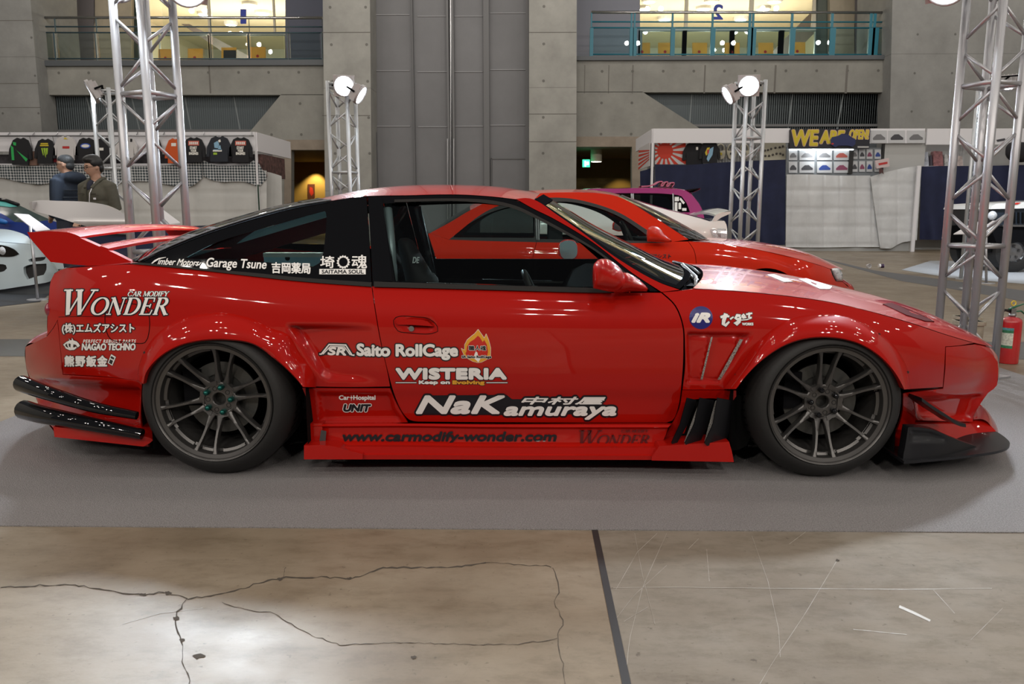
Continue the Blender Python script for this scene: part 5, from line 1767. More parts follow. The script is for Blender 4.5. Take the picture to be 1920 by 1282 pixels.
# rocker and skirt
word(rocker, 'car_hospital_lettering', 'Car', (635, 742, 654, 750), white_vinyl, 0.45, extra=rx, off=.012)
word(rocker, 'car_hospital_lettering', 'Hospital', (662, 742, 703, 752.5), white_vinyl, 0.45, extra=rx, off=.012)
decal('cross_mark', shape([(658, 740.5), (658.8, 745), (662, 746), (658.8, 747), (658, 753), (657.2, 747), (654, 746), (657.2, 745)]), S, white_vinyl, rocker, .012, rx)
word(rocker, 'unit_lettering', 'UNIT', (644, 759.5, 694, 771.5), black_vinyl, 1.3, white_vinyl, 2.6, sh=.2, extra=rx, off=.012)
Ssk = lambda x, z: 0.0845
S_keep = S
S = Ssk
word(sk, 'web_address_lettering', 'www.carmodify-wonder.com', (643, 809.5, 1043, 832), black_vinyl, 1.15, sh=.2, off=.0)
wonder_at(sk, 1086, 806, 1218, 835, darkred_vinyl, 0.25)
carmod_at(sk, 1165, 805, 1217, 810, darkred_vinyl, 0.15)
S = S_keep
# fender
sticker(fender, 'round_blue_badge', shape([(1314.3 + 22 * math.cos(k * PI / 20), 595.3 + 21.5 * math.sin(k * PI / 20)) for k in range(40)]), blue_vinyl)
word(fender, 'ir_lettering', 'iR', (1298, 587.5, 1330, 603), white_vinyl, 1.9, sh=.3, off=.0018)
tg = strokes([[(1361, 588, 7), (1357, 600, 6.5), (1356, 607, 6), (1360, 610, 5), (1367, 603, 3)], [(1351, 594.5, 4), (1359, 592, 4.5), (1367, 593, 3)], [(1369, 598, 3), (1375, 594, 2)],
              [(1388, 592, 5), (1382, 591, 5), (1379, 596, 5), (1383, 599, 5), (1388, 595, 5), (1386, 603, 5), (1381, 608, 4.5), (1377, 606, 3.5), (1384, 602, 3)],
              [(1391, 594, 2.5), (1397, 592, 2.5), (1394, 589, 2.5), (1391, 592, 2.5), (1393, 596, 2.5), (1399, 594.5, 2)], [(1405, 586, 3.5), (1404, 595, 3), (1409, 595, 2.5)], [(1399, 589, 2.6), (1410, 587, 2.6)], [(1388, 600, 1.2), (1400, 599, 1.5), (1409, 596, 1)]], 3)
sticker(fender, 'get_works_lettering', tg, white_vinyl, 0.3, black_vinyl, 1.4)
word(fender, 'works_lettering', 'WORKS', (1391.5, 605, 1412, 609.5), white_vinyl, 0.5, black_vinyl, 1.1)
# ================================================================== the other cars
def make_S(Y0, tops, xf=None, xf_len=.65, xr=None, lean=.6):
    """skin of a parked car's flank at depth Y0; tops = its waistline in pixels"""
    L = [P(u, v, Y0 + .1) for u, v in tops]
    def zt(x):
        if x <= L[0].x:
            return L[0].z
        for a, b_ in zip(L, L[1:]):
            if x <= b_.x:
                return a.z + (b_.z - a.z) * (x - a.x) / (b_.x - a.x)
        return L[-1].z
    def f(x, z):
        d = zt(x) - z
        y = Y0 + .04 + max(0, .35 - z) * .25
        if d >= 0:
            s = max(0, (.13 - d) / .13)
            y += .05 * s * s
        else:
            y += .05 - lean * d
        if xf is not None and x > xf:
            y += .4 * ((x - xf) / xf_len) ** 2.2
        if xr is not None and x < xr:
            y += .3 * ((xr - x) / .6) ** 2.2
        return y
    return f
def seg(*s, step=8):
    return poly(*s, step=step)
def simple_wheel(parent, c, r, w, spokes=10, m=None):
    """tyre with a rim of plain spokes; c = centre of the outer face"""
    m = m or steel
    wo = MB().lathe([(r * .70, .015), (r * .72, .0), (r * .74, .02), (r * .66, .04), (r * .62, w)], c, 'Y', 40).build('wheel', m, parent, angle=40)
    MB().lathe([(r * .72, .012), (r * .80, -.006), (r * .93, .01), (r, .04), (r, w - .03), (r * .9, w), (r * .6, w)], c, 'Y', 48).build('tire', tyre_m, wo, angle=40)
    for k in range(spokes):
        a = k * 2 * PI / spokes
        e, n_ = Vector((math.cos(a), 0, math.sin(a))), Vector((-math.sin(a), 0, math.cos(a)))
        p0, p1 = c + e * r * .70, c + e * r * .12
        MB().add([p0 + n_ * .012 + Vector((0, .02, 0)), p0 - n_ * .012 + Vector((0, .02, 0)), p1 - n_ * .018 + Vector((0, .05, 0)), p1 + n_ * .018 + Vector((0, .05, 0)),
                  p0 + n_ * .012 + Vector((0, .05, 0)), p0 - n_ * .012 + Vector((0, .05, 0)), p1 - n_ * .018 + Vector((0, .09, 0)), p1 + n_ * .018 + Vector((0, .09, 0))],
                 [(0, 1, 2, 3), (7, 6, 5, 4), (0, 4, 5, 1), (2, 6, 7, 3), (1, 5, 6, 2), (0, 3, 7, 4)]).build('spoke', m, wo)
    MB().lathe([(0, .04), (r * .16, .045), (r * .17, .09)], c, 'Y', 20).build('hub', m, wo, angle=40)
    MB().lathe([(0, .12), (r * .66, .12)], c, 'Y', 24).build('brake_disc', black_void, wo)
    return wo

# ---- bright red coupe right behind
Y2, YC2 = 3.45, 4.30
tops2 = [(660, 470), (700, 458), (780, 451), (842, 450), (1006, 453), (1130, 454.5), (1290, 452), (1345, 456), (1400, 464), (1500, 486), (1557, 504), (1600, 525)]
S2 = make_S(Y2, tops2, xf=P(1480, 500, 3.5).x, xf_len=.62, xr=P(760, 480, 3.5).x)
car2 = thing('sports_car', 'bright orange-red coupe with clear corner lamp, parked behind the wide-bodied red coupe', 'car', (P(1100, 500, YC2).x, YC2, 0))
def p2(name, pl, m, **k):
    k.setdefault('step', 10)
    return panel(name, pl, S2, m, car2, mirror=YC2, **k)
p2('quarter_panel', seg([(684, 560), (684, 480), (692, 462), (720, 455), (770, 447), (806, 437)], [(806, 437), (842, 449)], [(842, 449), (1006, 453)], [(1006, 453), (998, 490), (998, 560)], [(998, 560), (820, 560)], [(820, 560), (684, 560)]), orange_red, gap=.3)
d2 = p2('door', seg([(1006, 453), (1130, 454.5), (1290, 452)], [(1290, 452), (1301, 468), (1306, 500), (1304, 600)], [(1304, 600), (998, 600)], [(998, 600), (998, 490), (1006, 453)]), orange_red, gap=.6)
p2('front_fender', seg([(1290, 452), (1345, 456), (1400, 464), (1500, 486), (1557, 504)], [(1557, 504), (1561, 516), (1567, 527)], [(1567, 527), (1580, 528)], [(1580, 528), (1594, 541)], [(1594, 541), (1592, 580), (1520, 592)], [(1520, 592), (1503, 540), (1470, 511), (1437, 503), (1402, 511), (1372, 542), (1356, 600)], [(1356, 600), (1304, 600)], [(1304, 600), (1306, 500), (1301, 468), (1290, 452)]), orange_red, gap=.4)
p2('body_side_frame', seg([(806, 437), (845, 416), (882, 394), (930, 372), (1000, 363), (1080, 360.5), (1130, 363), (1160, 369), (1225, 406), (1262, 430), (1291, 449)], [(1291, 449), (1262, 453)], [(1262, 453), (1245, 453), (1210, 429), (1160, 398), (1105, 379), (1060, 371), (1000, 372), (960, 378), (912, 396), (842, 449)], [(842, 449), (806, 437)]), orange_red)
wr = seg([(850, 445), (855, 435), (885, 416), (915, 400), (960, 387), (1001, 383)], [(1001, 383), (1003, 446)], [(1003, 446), (850, 445)])
wd = seg([(1013, 382), (1060, 378), (1100, 384), (1155, 403), (1205, 435), (1226, 452)], [(1226, 452), (1012, 448)], [(1012, 448), (1013, 382)])
p2('window_frame', seg([(842, 449), (912, 396), (960, 378), (1000, 372), (1060, 371), (1105, 379), (1160, 398), (1210, 429), (1247, 455)], [(1247, 455), (1130, 456), (1006, 454)], [(1006, 454), (842, 450)]), black_satin, holes=[wr, wd])
p2('quarter_window', wr, dark_glass, off=.01, flange=0, step=16)
p2('door_window', wd, car_glass, off=.01, flange=0, step=16)
for u in (1005, 1008.5):
    MB().tube([solveS(u, 400, S2) + Vector((0, -.005, 0)), solveS(u + 2, 450, S2) + Vector((0, -.005, 0))], .006, 6).build('window_strip', steel, car2)
# upper rails and roof
N = [solveS(u, v, S2) for u, v in [(882, 394), (930, 372), (1000, 363), (1080, 360.5), (1130, 363), (1158, 368)]]
Cc = [P(u, v, YC2) for u, v in [(884, 384), (930, 365), (1000, 357), (1070, 355), (1120, 357.5), (1160, 365)]]
MB().grid(loft3(N, Cc, YC2, 24, 10)).build('roof', orange_red, car2, smooth=True)
N = [solveS(u, v, S2) for u, v in [(1158, 368), (1190, 386), (1225, 406), (1262, 430), (1291, 449)]]
Cc = [P(u, v, YC2) for u, v in [(1164, 365), (1200, 381), (1240, 400), (1285, 424), (1322, 446)]]
wg2 = loft3(N, Cc, YC2, 20, 10)
MB().grid(wg2).build('windscreen', shield_glass, car2, smooth=True)
MB().grid([[p + Vector((0, 0, .005)) for p in r] for r in wg2[-4:]]).build('cowl', black_gloss, car2, smooth=True)
N = [solveS(u, v, S2) for u, v in [(700, 459), (760, 449), (806, 437), (845, 416), (882, 394)]]
Cc = [P(u, v, YC2) for u, v in [(720, 452), (760, 446), (812, 432), (850, 405), (884, 384)]]
g2 = loft3(N, Cc, YC2, 24, 10)
MB().grid(g2[10:]).build('rear_window', dark_glass, car2, smooth=True)
MB().grid(g2[:11]).build('boot_lid', orange_red, car2, smooth=True)
N = [solveS(u, v, S2) + Vector((0, .002, .001)) for u, v in [(1290, 452), (1345, 456), (1400, 464), (1500, 486), (1557, 504)]]
Cc = [P(u, v, YC2) for u, v in [(1326, 449), (1368, 448), (1420, 453), (1500, 470), (1572, 502)]]
MB().grid(loft3(N, Cc, YC2, 24, 12)).build('hood', orange_red, car2, smooth=True)
N = [solveS(u, v, S2) for u, v in [(1557, 504), (1580, 528), (1593, 541), (1592, 580)]]
MB().grid(loft3(N, [p + Vector((.13, YC2 - p.y, 0)) for p in N], YC2, 10, 10)).build('front_bumper', orange_red, car2, smooth=True)
hl = inflate(seg([(1556, 504), (1566, 502), (1574, 503)], [(1574, 503), (1580, 515), (1579.5, 527)], [(1579.5, 527), (1567, 527)], [(1567, 527), (1562, 518), (1556, 504)], step=3), S2(P(1565, 515, 3.8).x, P(1565, 515, 3.8).z) - .01, .05, .03, step=3).build('headlamp', lens_m, car2, smooth=True)
mirrored(hl, YC2)
inflate(seg([(1213, 450), (1213, 432), (1218, 425), (1228, 424), (1238, 429), (1246, 440), (1260, 452), (1214, 453)], step=4), Y2 - .02, .06, .08, step=4).build('wing_mirror', orange_red, car2, smooth=True)
mf2 = inflate(seg([(1148, 430), (1149, 418), (1154, 414), (1166, 414), (1169, 420), (1168, 432), (1160, 434), (1148, 430)], step=3), 2 * YC2 - Y2, .03, .08, step=3).build('wing_mirror', orange_red, car2, smooth=True)
slab([(1151, 429), (1152, 418), (1164, 416), (1167, 421), (1166, 431), (1159, 432)], 2 * YC2 - Y2 - .045, .004).build('mirror_glass', mirror_refl_m, mf2)
decal('fender_vent', shape([(1308, 494), (1330, 496), (1330, 503), (1310, 504)]), S2, darkred_vinyl, car2, .004)
decal('fender_vent', shape([(1336, 496.5), (1371, 499), (1366, 506), (1336, 504)]), S2, darkred_vinyl, car2, .004)
decal('company_lettering', dilate(fit(text_mesh('エムズアシスト', .15), 1196, 475.5, 1258, 484.5), .3, 6), S2, black_vinyl, d2, .004)
x0, x1 = P(800, 480, YC2).x, P(1270, 480, YC2).x
MB().bb((x0, Y2 + .25, .2), (x1, 2 * YC2 - Y2 - .25, .62)).build('cabin_floor', black_void, car2)
MB().bb((P(700, 500, YC2).x, Y2 + .3, .12), (P(1560, 500, YC2).x, 2 * YC2 - Y2 - .3, .2)).build('underbody', black_void, car2)
for yy in (Y2 + .5, Y2 + 1.15):
    c_ = P(1040, 430, yy)
    MB().box(c_ + Vector((0, 0, -.08)), (.12, .42, .42)).build('seat', seat_m, car2)
sw = MB().lathe([(.17 + .016 * math.cos(a), .016 * math.sin(a)) for a in [k * PI / 4 for k in range(9)]], (0, 0, 0), 'X', 24)
sw.v = [Euler((0, math.radians(-25), 0)).to_matrix() @ p + P(1180, 450, Y2 + .45) for p in sw.v]
sw.build('steering_wheel', black_satin, car2, smooth=True)
MB().bb((P(1195, 450, YC2).x, Y2 + .25, .6), (P(1285, 450, YC2).x, 2 * YC2 - Y2 - .25, .84)).build('dashboard', dark_plastic, car2)
for u in (1437, 790):
    c_ = P(u, 592, Y2 + .05)
    r_ = c_.z - .004
    wo = simple_wheel(car2, Vector((c_.x, c_.y, r_ + .004)), r_, .22, 10)
    fo = mirrored(wo, YC2)
    for ch in list(wo.children):
        mirrored(ch, YC2, parent=fo)
    arc = [P(u + 84 * math.cos(a), 592 - 89 * math.sin(a), Y2 + .09) for a in [k * PI / 16 for k in range(17)]]
    mb = MB().grid([arc, [p + Vector((0, .3, 0)) for p in arc]])
    mb.f.append(tuple(range(17, 34)))
    mirrored(mb.build('wheel_well', black_void, car2), YC2)

# ---- pearl white coupe, tail towards the right
Y3, YC3 = 6.0, 6.85
tops3 = [(900, 418), (1250, 416), (1331, 418), (1400, 420)]
S3 = make_S(Y3, tops3, lean=.55)
car3 = thing('sports_car', 'pearl white coupe with a boot spoiler, its tail showing beyond the orange-red coupe', 'car', (P(1150, 430, YC3).x, YC3, 0))
def p3(name, pl, m, **k):
    return panel(name, pl, S3, m, car3, mirror=YC3, **k)
up3 = [(960, 366), (1040, 360), (1112, 358), (1137, 360), (1187, 375), (1250, 393), (1297, 405), (1331, 415)]
p3('body_side', seg(up3, [(1331, 415), (1345, 414), (1358, 414)], [(1358, 414), (1362, 421), (1363, 455), (1360, 500)], [(1360, 500), (900, 500)], [(900, 500), (900, 418)], [(900, 418), (920, 390), (960, 366)]), white_paint)
N3 = [solveS(u, v, S3) for u, v in up3]
C3 = [P(u, v - .3, YC3) for u, v in up3[:4]] + [P(u + 2, v - .5, YC3) for u, v in up3[4:]]
l3 = loft3(N3, C3, YC3, 28, 10)
MB().grid(l3[:17]).build('roof', white_paint, car3, smooth=True)
MB().grid(l3[16:]).build('rear_window', dark_glass, car3, smooth=True)
N3 = [solveS(u, v, S3) for u, v in [(1331, 415), (1345, 414), (1358, 414), (1362, 421), (1363, 455), (1360, 500)]]
MB().grid(loft3(N3, [p + Vector((.10, YC3 - p.y, .02)) for p in N3], YC3, 12, 10)).build('boot_lid', white_paint, car3, smooth=True)
decal('quarter_window', shape([(1176, 384), (1190, 388), (1205, 394), (1215, 399), (1208, 400), (1192, 395)]), S3, black_gloss, car3, .006)
tl3 = decal('tail_lamp', shape([(1331, 430), (1345, 428), (1361, 429), (1362, 446), (1338, 446)]), S3, lens_m, car3, .02)
decal('tail_lamp_chrome', shape([(1344, 431), (1350, 430), (1351, 444), (1346, 444)]), S3, steel, tl3, .024)
pr = [P(u, v, Y3 + .12) for u, v in [(1342, 403), (1356, 398), (1369, 395), (1371, 397), (1369, 400), (1352, 406), (1343, 407)]]
MB().grid([[Vector((p.x, Y3 + .12 + (2 * (YC3 - Y3) - .24) * t / 12, p.z + .03 * (4 * t / 12 * (1 - t / 12)))) for p in pr] for t in range(13)], closev=True).build('boot_spoiler', white_paint, car3, angle=40)
o = slab([(1335, 416), (1343, 402), (1352, 399), (1370, 396), (1370, 400), (1352, 408), (1341, 416)], Y3 + .1, .04).build('spoiler_end', white_paint, car3)
mirrored(o, YC3)
MB().bb((P(920, 440, YC3).x, Y3 + .2, .15), (P(1355, 440, YC3).x, 2 * YC3 - Y3 - .2, .5)).build('underbody', black_void, car3)
for u in (1265, 960):
    c_ = P(u, 480, Y3 + .05)
    simple_wheel(car3, Vector((c_.x, c_.y - .08, .315)), .314, .22, 6)
    simple_wheel(car3, Vector((c_.x, 2 * YC3 - c_.y - .15, .315)), .314, .22, 6)

# ---- purple wagon further back
Y4, YC4 = 9.0, 9.8
S4 = make_S(Y4, [(1000, 402), (1340, 404)], lean=.35)
car4 = thing('wagon', 'metallic purple wagon with black windows and a small roof-end spoiler', 'car', (P(1200, 420, YC4).x, YC4, 0))
up4 = [(1060, 357), (1110, 354), (1160, 353.5), (1202, 352.5), (1250, 353.5), (1285, 357), (1296, 364)]
w4 = seg([(1070, 364), (1183, 362), (1262, 364.5), (1278, 368), (1287, 380), (1294, 398)], [(1294, 398), (1070, 398)], [(1070, 398), (1070, 364)])
panel('body_side', seg(up4, [(1296, 364), (1310, 381), (1318, 397), (1321, 412), (1322, 470)], [(1322, 470), (1040, 470)], [(1040, 470), (1040, 400), (1060, 357)]), S4, purple_paint, car4, holes=[w4], mirror=YC4)
wn4 = panel('side_window', w4, S4, dark_glass, car4, off=.01, flange=0, mirror=YC4)
for u in (1184, 1187, 1262):
    MB().tube([solveS(u, 363, S4), solveS(u + 1, 398, S4)], .012, 6).build('window_pillar', steel, car4)
N4 = [solveS(u, v, S4) for u, v in up4]
MB().grid(loft3(N4, [P(u, v - .8, YC4) for u, v in up4], YC4, 20, 8)).build('roof', purple_paint, car4, smooth=True)
N4 = [solveS(u, v, S4) for u, v in [(1296, 364), (1310, 381), (1318, 397), (1321, 412), (1322, 470)]]
MB().grid(loft3(N4, [p + Vector((.10, YC4 - p.y, .01)) for p in N4], YC4, 12, 8)).build('tailgate', purple_paint, car4, smooth=True)
pr = [P(u, v, Y4 + .3) for u, v in [(1284, 356), (1300, 354), (1313, 352.5), (1313, 355), (1302, 360), (1290, 361)]]
MB().grid([[Vector((p.x, Y4 + .3 + 1.0 * t / 6, p.z)) for p in pr] for t in range(7)], closev=True).build('roof_spoiler', pink_m, car4, angle=40)
for q in (rect(1265, 369, 1273, 377), rect(1265, 379, 1270, 396), rect(1272, 380, 1277, 392), [(1276, 370), (1284, 380), (1281, 383), (1274, 374)], rect(1279, 390, 1287, 395)):
    decal('window_sticker', shape(q), S4, white_vinyl, wn4, .004)
MB().bb((P(1070, 440, YC4).x, Y4 + .15, .2), (P(1310, 440, YC4).x, 2 * YC4 - Y4 - .15, .85)).build('cabin_floor', black_void, car4)
for u in (1270, 1080):
    c_ = P(u, 480, Y4)
    simple_wheel(car4, Vector((c_.x, Y4 - .02, .32)), .319, .2, 6)
    simple_wheel(car4, Vector((c_.x, 2 * YC4 - Y4 - .2, .32)), .319, .2, 6)
rib_o = thing('roof_ornament', 'folded pink ribbon ornament lying on the roof of the purple wagon', 'ornament', P(1235, 352, 9.7))
path = [P(u, v, 9.7) for u, v in [(1200, 351), (1215, 350), (1226, 347), (1234, 342), (1240, 342.5), (1236, 350), (1240, 350), (1246, 342.5), (1250, 343), (1246, 350.5), (1250, 350.5), (1256, 344), (1262, 345), (1257, 352)]]
pp_ = cat_rom(path, .02)
MB().grid([[p + Vector((0, -.14, 0)), p + Vector((0, .14, 0)), p + Vector((0, .14, .018)), p + Vector((0, -.14, .018))] for p in pp_], closev=True).build('ribbon', pink_m, rib_o, angle=50)
MB().bb(P(1202, 351.4, 9.55), P(1258, 352.6, 9.85)).build('ribbon_base', pink_m, rib_o)

# ---- pale blue-white sports car at the left, nose towards us
car5 = thing('sports_car', 'pale blue-white sports car showing its nose with black headlamp and air intakes', 'car', (P(10, 540, 7.6).x, 8.2, 0))
def S5(x, z):
    xm = P(52, 490, 7.4).x
    dx = min(max(x - xm, -1.0), .5)
    y = 7.35 + .30 * dx ** 2
    if x > xm:
        y += 1.6 * dx ** 2
    zt = .66
    if z > zt:
        h_ = min(z - zt, .3)
        y += 2.4 * h_ + 3 * h_ ** 2
    return y
S5.y0 = 7.4
slot = seg([(53, 487), (60, 484), (86, 481.5)], [(86, 481.5), (84, 486), (55, 491)], [(55, 491), (53, 487)], step=3)
mouth = seg([(44, 501), (52, 497), (87, 494)], [(87, 494), (87, 505), (82, 515)], [(82, 515), (66, 519), (51, 524)], [(51, 524), (45, 512), (44, 501)], step=4)
fog = seg([(-30, 494), (0, 495), (11, 497), (13, 503), (8, 508), (-30, 510)], step=4)
fb5 = panel('front_bumper', seg([(-140, 440), (-60, 449), (0, 454), (40, 457), (61, 459), (72, 466), (86, 482), (98, 496), (106, 508), (106, 516)], [(106, 516), (94, 527), (66, 533), (33, 538), (0, 543), (-140, 552)], [(-140, 552), (-140, 440)]), S5, skyblue_paint, car5, holes=[slot, mouth, fog], step=9, flange=.05)
for pl, nm in ((slot, 'air_slot'), (mouth, 'air_intake'), (fog, 'fog_lamp_recess')):
    panel(nm, inset(pl, -2), S5, black_satin, car5, off=.05, flange=0)
panel('hood', seg([(-140, 422), (-60, 426), (0, 429), (13, 430), (33, 435), (51, 443), (61, 458)], [(61, 458), (40, 456), (0, 453), (-60, 448), (-140, 439)], [(-140, 439), (-140, 422)]), S5, skyblue_paint, car5, step=8)
hl5 = panel('headlamp', seg([(-50, 456), (0, 459), (12, 461), (28, 468), (36, 476)], [(36, 476), (27, 480), (0, 481), (-50, 478)], [(-50, 478), (-50, 456)], step=4), S5, black_gloss, car5, off=-.012, step=6)
MB().lathe([(0, -.02), (.04, -.012), (.055, 0)], solveS(6, 470, S5) + Vector((0, -.012, 0)), 'Y', 16).build('headlamp_lens', lens_m, hl5, smooth=True)
a, b_ = P(-140, 480, 8.2), P(40, 480, 8.2)
MB().bb((a.x, 7.75, .2), (b_.x, 9.3, .62)).build('body', skyblue_paint, car5)
MB().bb((a.x, 7.7, .08), (b_.x - .15, 9.3, .2)).build('front_lip', black_satin, car5)
simple_wheel(car5, Vector((P(-115, 500, 7.8).x, 7.62, .32)), .318, .2, 8)
simple_wheel(car5, Vector((P(-115, 500, 7.8).x, 9.2, .32)), .318, .2, 8)

# ---- deep blue car behind it
car6 = thing('sports_car', 'deep blue car with teal band at the top of its windscreen, behind the pale sports car', 'car', (P(30, 470, 11.3).x, 11.6, 0))
S6 = lambda x, z: 10.9 + max(0, z - .93) * .9 + .05 * (x - P(60, 430, 11).x) ** 2
S6.y0 = 10.9
panel('body_side', seg([(-120, 385), (-40, 391), (0, 399), (27, 416)], [(27, 416), (60, 417), (94, 413), (106, 416), (113, 424), (114, 440)], [(114, 440), (114, 500)], [(114, 500), (-120, 500)], [(-120, 500), (-120, 385)]), S6, blue_paint, car6)
wsp = seg([(-80, 372), (-10, 374), (12, 377), (35, 385), (62, 398), (94, 412)], [(94, 412), (60, 417), (27, 416)], [(27, 416), (0, 399), (-40, 391), (-80, 388)], [(-80, 388), (-80, 372)])
panel('windscreen', wsp, S6, mat('dim_windscreen', (0.06, 0.09, 0.085), 0.12, coat=1.0), car6, off=.01)
decal('teal_band', shape([(-70, 375), (-8, 376), (12, 379.5), (33, 387), (20, 388), (-8, 385), (-70, 384)]), S6, mat('teal_windscreen_band', (0.05, 0.45, 0.42), 0.3), car6, .004)  # flat teal band along the windscreen's upper edge
MB().tube([solveS(u, v, S6) + Vector((0, -.01, 0)) for u, v in [(-80, 371), (-10, 373), (12, 376), (35, 384)]], .035, 8).build('roof_edge', black_gloss, car6, smooth=True)
inflate(seg([(-8, 408), (5, 410), (15, 416), (12, 420), (-8, 419)], step=3), 10.75, .05, .08, step=3).build('wing_mirror', mat('bright_blue_paint', (0.02, 0.18, 0.6), .3, coat=1), car6, smooth=True)
MB().bb((P(-110, 470, 11).x, 11.1, .15), (P(105, 470, 11).x, 12.4, .75)).build('body', blue_paint, car6)
for u in (70, -100):
    simple_wheel(car6, Vector((P(u, 480, 11).x, 10.95, .32)), .318, .2, 6)

# ---- silver car with its bonnet raised, half hidden by the wing of the red coupe
car7 = thing('sports_car', 'dull silver car with its smooth bonnet standing open behind the red rear wing', 'car', (P(200, 470, 4.9).x, 5.4, 0))
S7 = lambda x, z: 4.75 + .8 * max(0, z - .99) + .12 * (x - P(150, 400, 4.8).x) ** 2 + 2.5 * max(0, 1.02 - z) ** 2
S7.y0 = 4.76
bon = seg([(58, 379), (62, 377), (110, 376.5), (156, 378), (180, 381), (199, 385), (222, 395), (244, 408)], [(244, 408), (246, 440)], [(246, 440), (200, 436), (165, 425), (140, 418), (112, 409), (85, 401), (62, 394), (57, 388)], [(57, 388), (58, 379)])
panel('bonnet', bon, S7, silver_paint, car7, step=8, flange=.03)
slab([(54, 380), (60, 378), (61, 392), (56, 390)], 4.84, .08).build('bonnet_corner', silver_paint, car7)
nvy = mat('navy_blue_paint', (0.012, 0.018, 0.06), .3, coat=1)
a, b_ = P(125, 440, 4.9), P(330, 440, 4.9)
MB().bb((a.x, 4.9, .2), (b_.x, 6.05, P(140, 425, 4.9).z)).build('body', nvy, car7)
MB().tube([P(240, 445, 4.95), P(238, 412, 4.82)], .012, 8).build('bonnet_stay', steel, car7)
for u in (165, 290):
    simple_wheel(car7, Vector((P(u, 480, 4.9).x, 4.84, .302)), .30, .2, 6)
    simple_wheel(car7, Vector((P(u, 480, 4.9).x, 5.8, .302)), .30, .2, 6)

# ---- off-road car at the right edge
YJ = 11.2
car8 = thing('off_road_car', 'white-topped black off-road car with big tyres at the right edge', 'car', (P(1935, 500, YJ).x, YJ + .8, 0))
slab([(1857, 392), (1860, 386), (1868, 382), (1990, 374), (1990, 389), (1857, 392)], YJ, 1.6).build('bonnet', white_paint, car8, angle=30)
MB().add([P(1893, 380.8, YJ - .012), P(1915, 379.4, YJ - .012), P(1908, 383, YJ - .012), P(1890, 383.5, YJ - .012)], [(0, 1, 2, 3)]).build('red_flash', red_vinyl, car8)
slab([(1858, 392), (1990, 388), (1990, 423), (1862, 425)], YJ + .05, 1.5).build('grille', mat('blue_black_grille', (0.02, 0.028, 0.04), .3, coat=.5), car8)
for u in (1885, 1893, 1901, 1909, 1917):
    slab(rect(u, 398, u + 3, 418), YJ + .02, .04).build('grille_slot', black_void, car8)
MB().lathe([(0, -.03), (.06, -.02), (.08, .02)], P(1862, 404, YJ - .02), 'Y', 16).build('headlamp', lens_m, car8, smooth=True)
slab(rect(1880, 421.5, 1990, 425), YJ - .06, .1).build('bumper_bar', steel, car8)
slab([(1858, 426), (1990, 426), (1990, 452), (1868, 455)], YJ - .02, 1.4).build('bumper', dark_plastic, car8)
for u in (1904,):
    c_ = P(u, 478, YJ + .1)
    rj = .36
    T = MB().lathe([(rj * .5, .02), (rj * .8, -.01), (rj * .96, .01), (rj, .05), (rj, .24), (rj * .9, .28), (rj * .5, .28)], Vector((c_.x, YJ + .1, rj + .002)), 'Y', 40).build('tire', tyre_m, car8, angle=40)
    for k in range(5):
        a = k * 2 * PI / 5 + .3
        MB().box(Vector((c_.x + .1 * math.cos(a), YJ + .12, rj + .1 * math.sin(a))), (.05, .06, .05)).build('rim_spoke', steel, T)
    MB().lathe([(rj * .5, .03), (rj * .44, .06), (0, .07)], Vector((c_.x, YJ + .1, rj + .002)), 'Y', 24).build('rim', steel, T, angle=40)
MB().bb((P(1868, 450, YJ).x, YJ + .2, .35), (P(1990, 450, YJ).x, YJ + 1.6, .9)).build('underbody', black_void, car8)
MB().lathe([(0, 0), (.36, 0), (.36, .24), (0, .24)], Vector((P(1904, 478, YJ).x, YJ + 1.3, .362)), 'Y', 32).build('tire', tyre_m, car8)
# ================================================================== trusses and floodlights
def truss(label, u, v, D, z1, near_deg, frames, m, side=.245, r=.0255, phase=0):
    """square lattice tower: four chords, cross frames every metre, zigzag braces"""
    Y = CAMY + D
    c = P(u, v, Y)
    o = thing('truss', label, 'truss', (c.x, Y, 0), None)
    d = side / math.sqrt(2)
    cor = [Vector((c.x + d * math.cos(math.radians(near_deg + 90 * k)), Y + d * math.sin(math.radians(near_deg + 90 * k)), 0)) for k in range(4)]
    for q in cor:
        MB().tube([(q.x, q.y, .012), (q.x, q.y, z1)], r, 12).build('chord', m, o, smooth=True)
    MB().box((c.x, Y, .010), (side + .14, side + .14, .012), Euler((0, 0, math.radians(near_deg + 45))).to_matrix()).build('base_plate', m, o)
    zs = [f for f in frames if 0.03 < f < z1] + [z1 - .03]
    for k in range(4):
        a, b_ = cor[k], cor[(k + 1) % 4]
        for z in zs:
            MB().tube([(a.x, a.y, z), (b_.x, b_.y, z)], r * .58, 8).build('cross_bar', m, o, smooth=True)
        z = min(frames) - 1.0
        i = k + phase
        mb_n = 0
        while z < z1:
            z2 = z + .25
            p, q = (a, b_) if i % 2 else (b_, a)
            e = .035
            if z > 0.02 and z2 < z1 + .02:
                MB().tube([(p.x, p.y, z + e), (q.x, q.y, z2 - e)], r * .40, 8).build('brace', m, o, smooth=True)
            z = z2
            i += 1
    return o
truss('tall aluminium truss tower behind the rear wing of the red coupe', 297, 420, 5.3, 2.62, -70, (.82, 1.82), alu)
truss('tall aluminium truss tower beyond the nose of the red coupe, by the fire extinguisher', 1817, 590, 5.3, 2.62, -110, (.863, 1.87), alu, phase=1)
truss('slim aluminium truss with floodlights against the left concrete column', 645, 300, 10.0, 2.62, -57, (.55, 1.55, 2.55), alu2)
truss('slim aluminium truss with floodlights before the navy curtain', 1401, 300, 10.0, 2.62, -120, (.66, 1.95), alu2, phase=1)
truss('slim aluminium truss with a floodlight behind the man in the olive jacket', 212, 300, 10.4, 2.6, -60, (.6, 1.62), alu2)
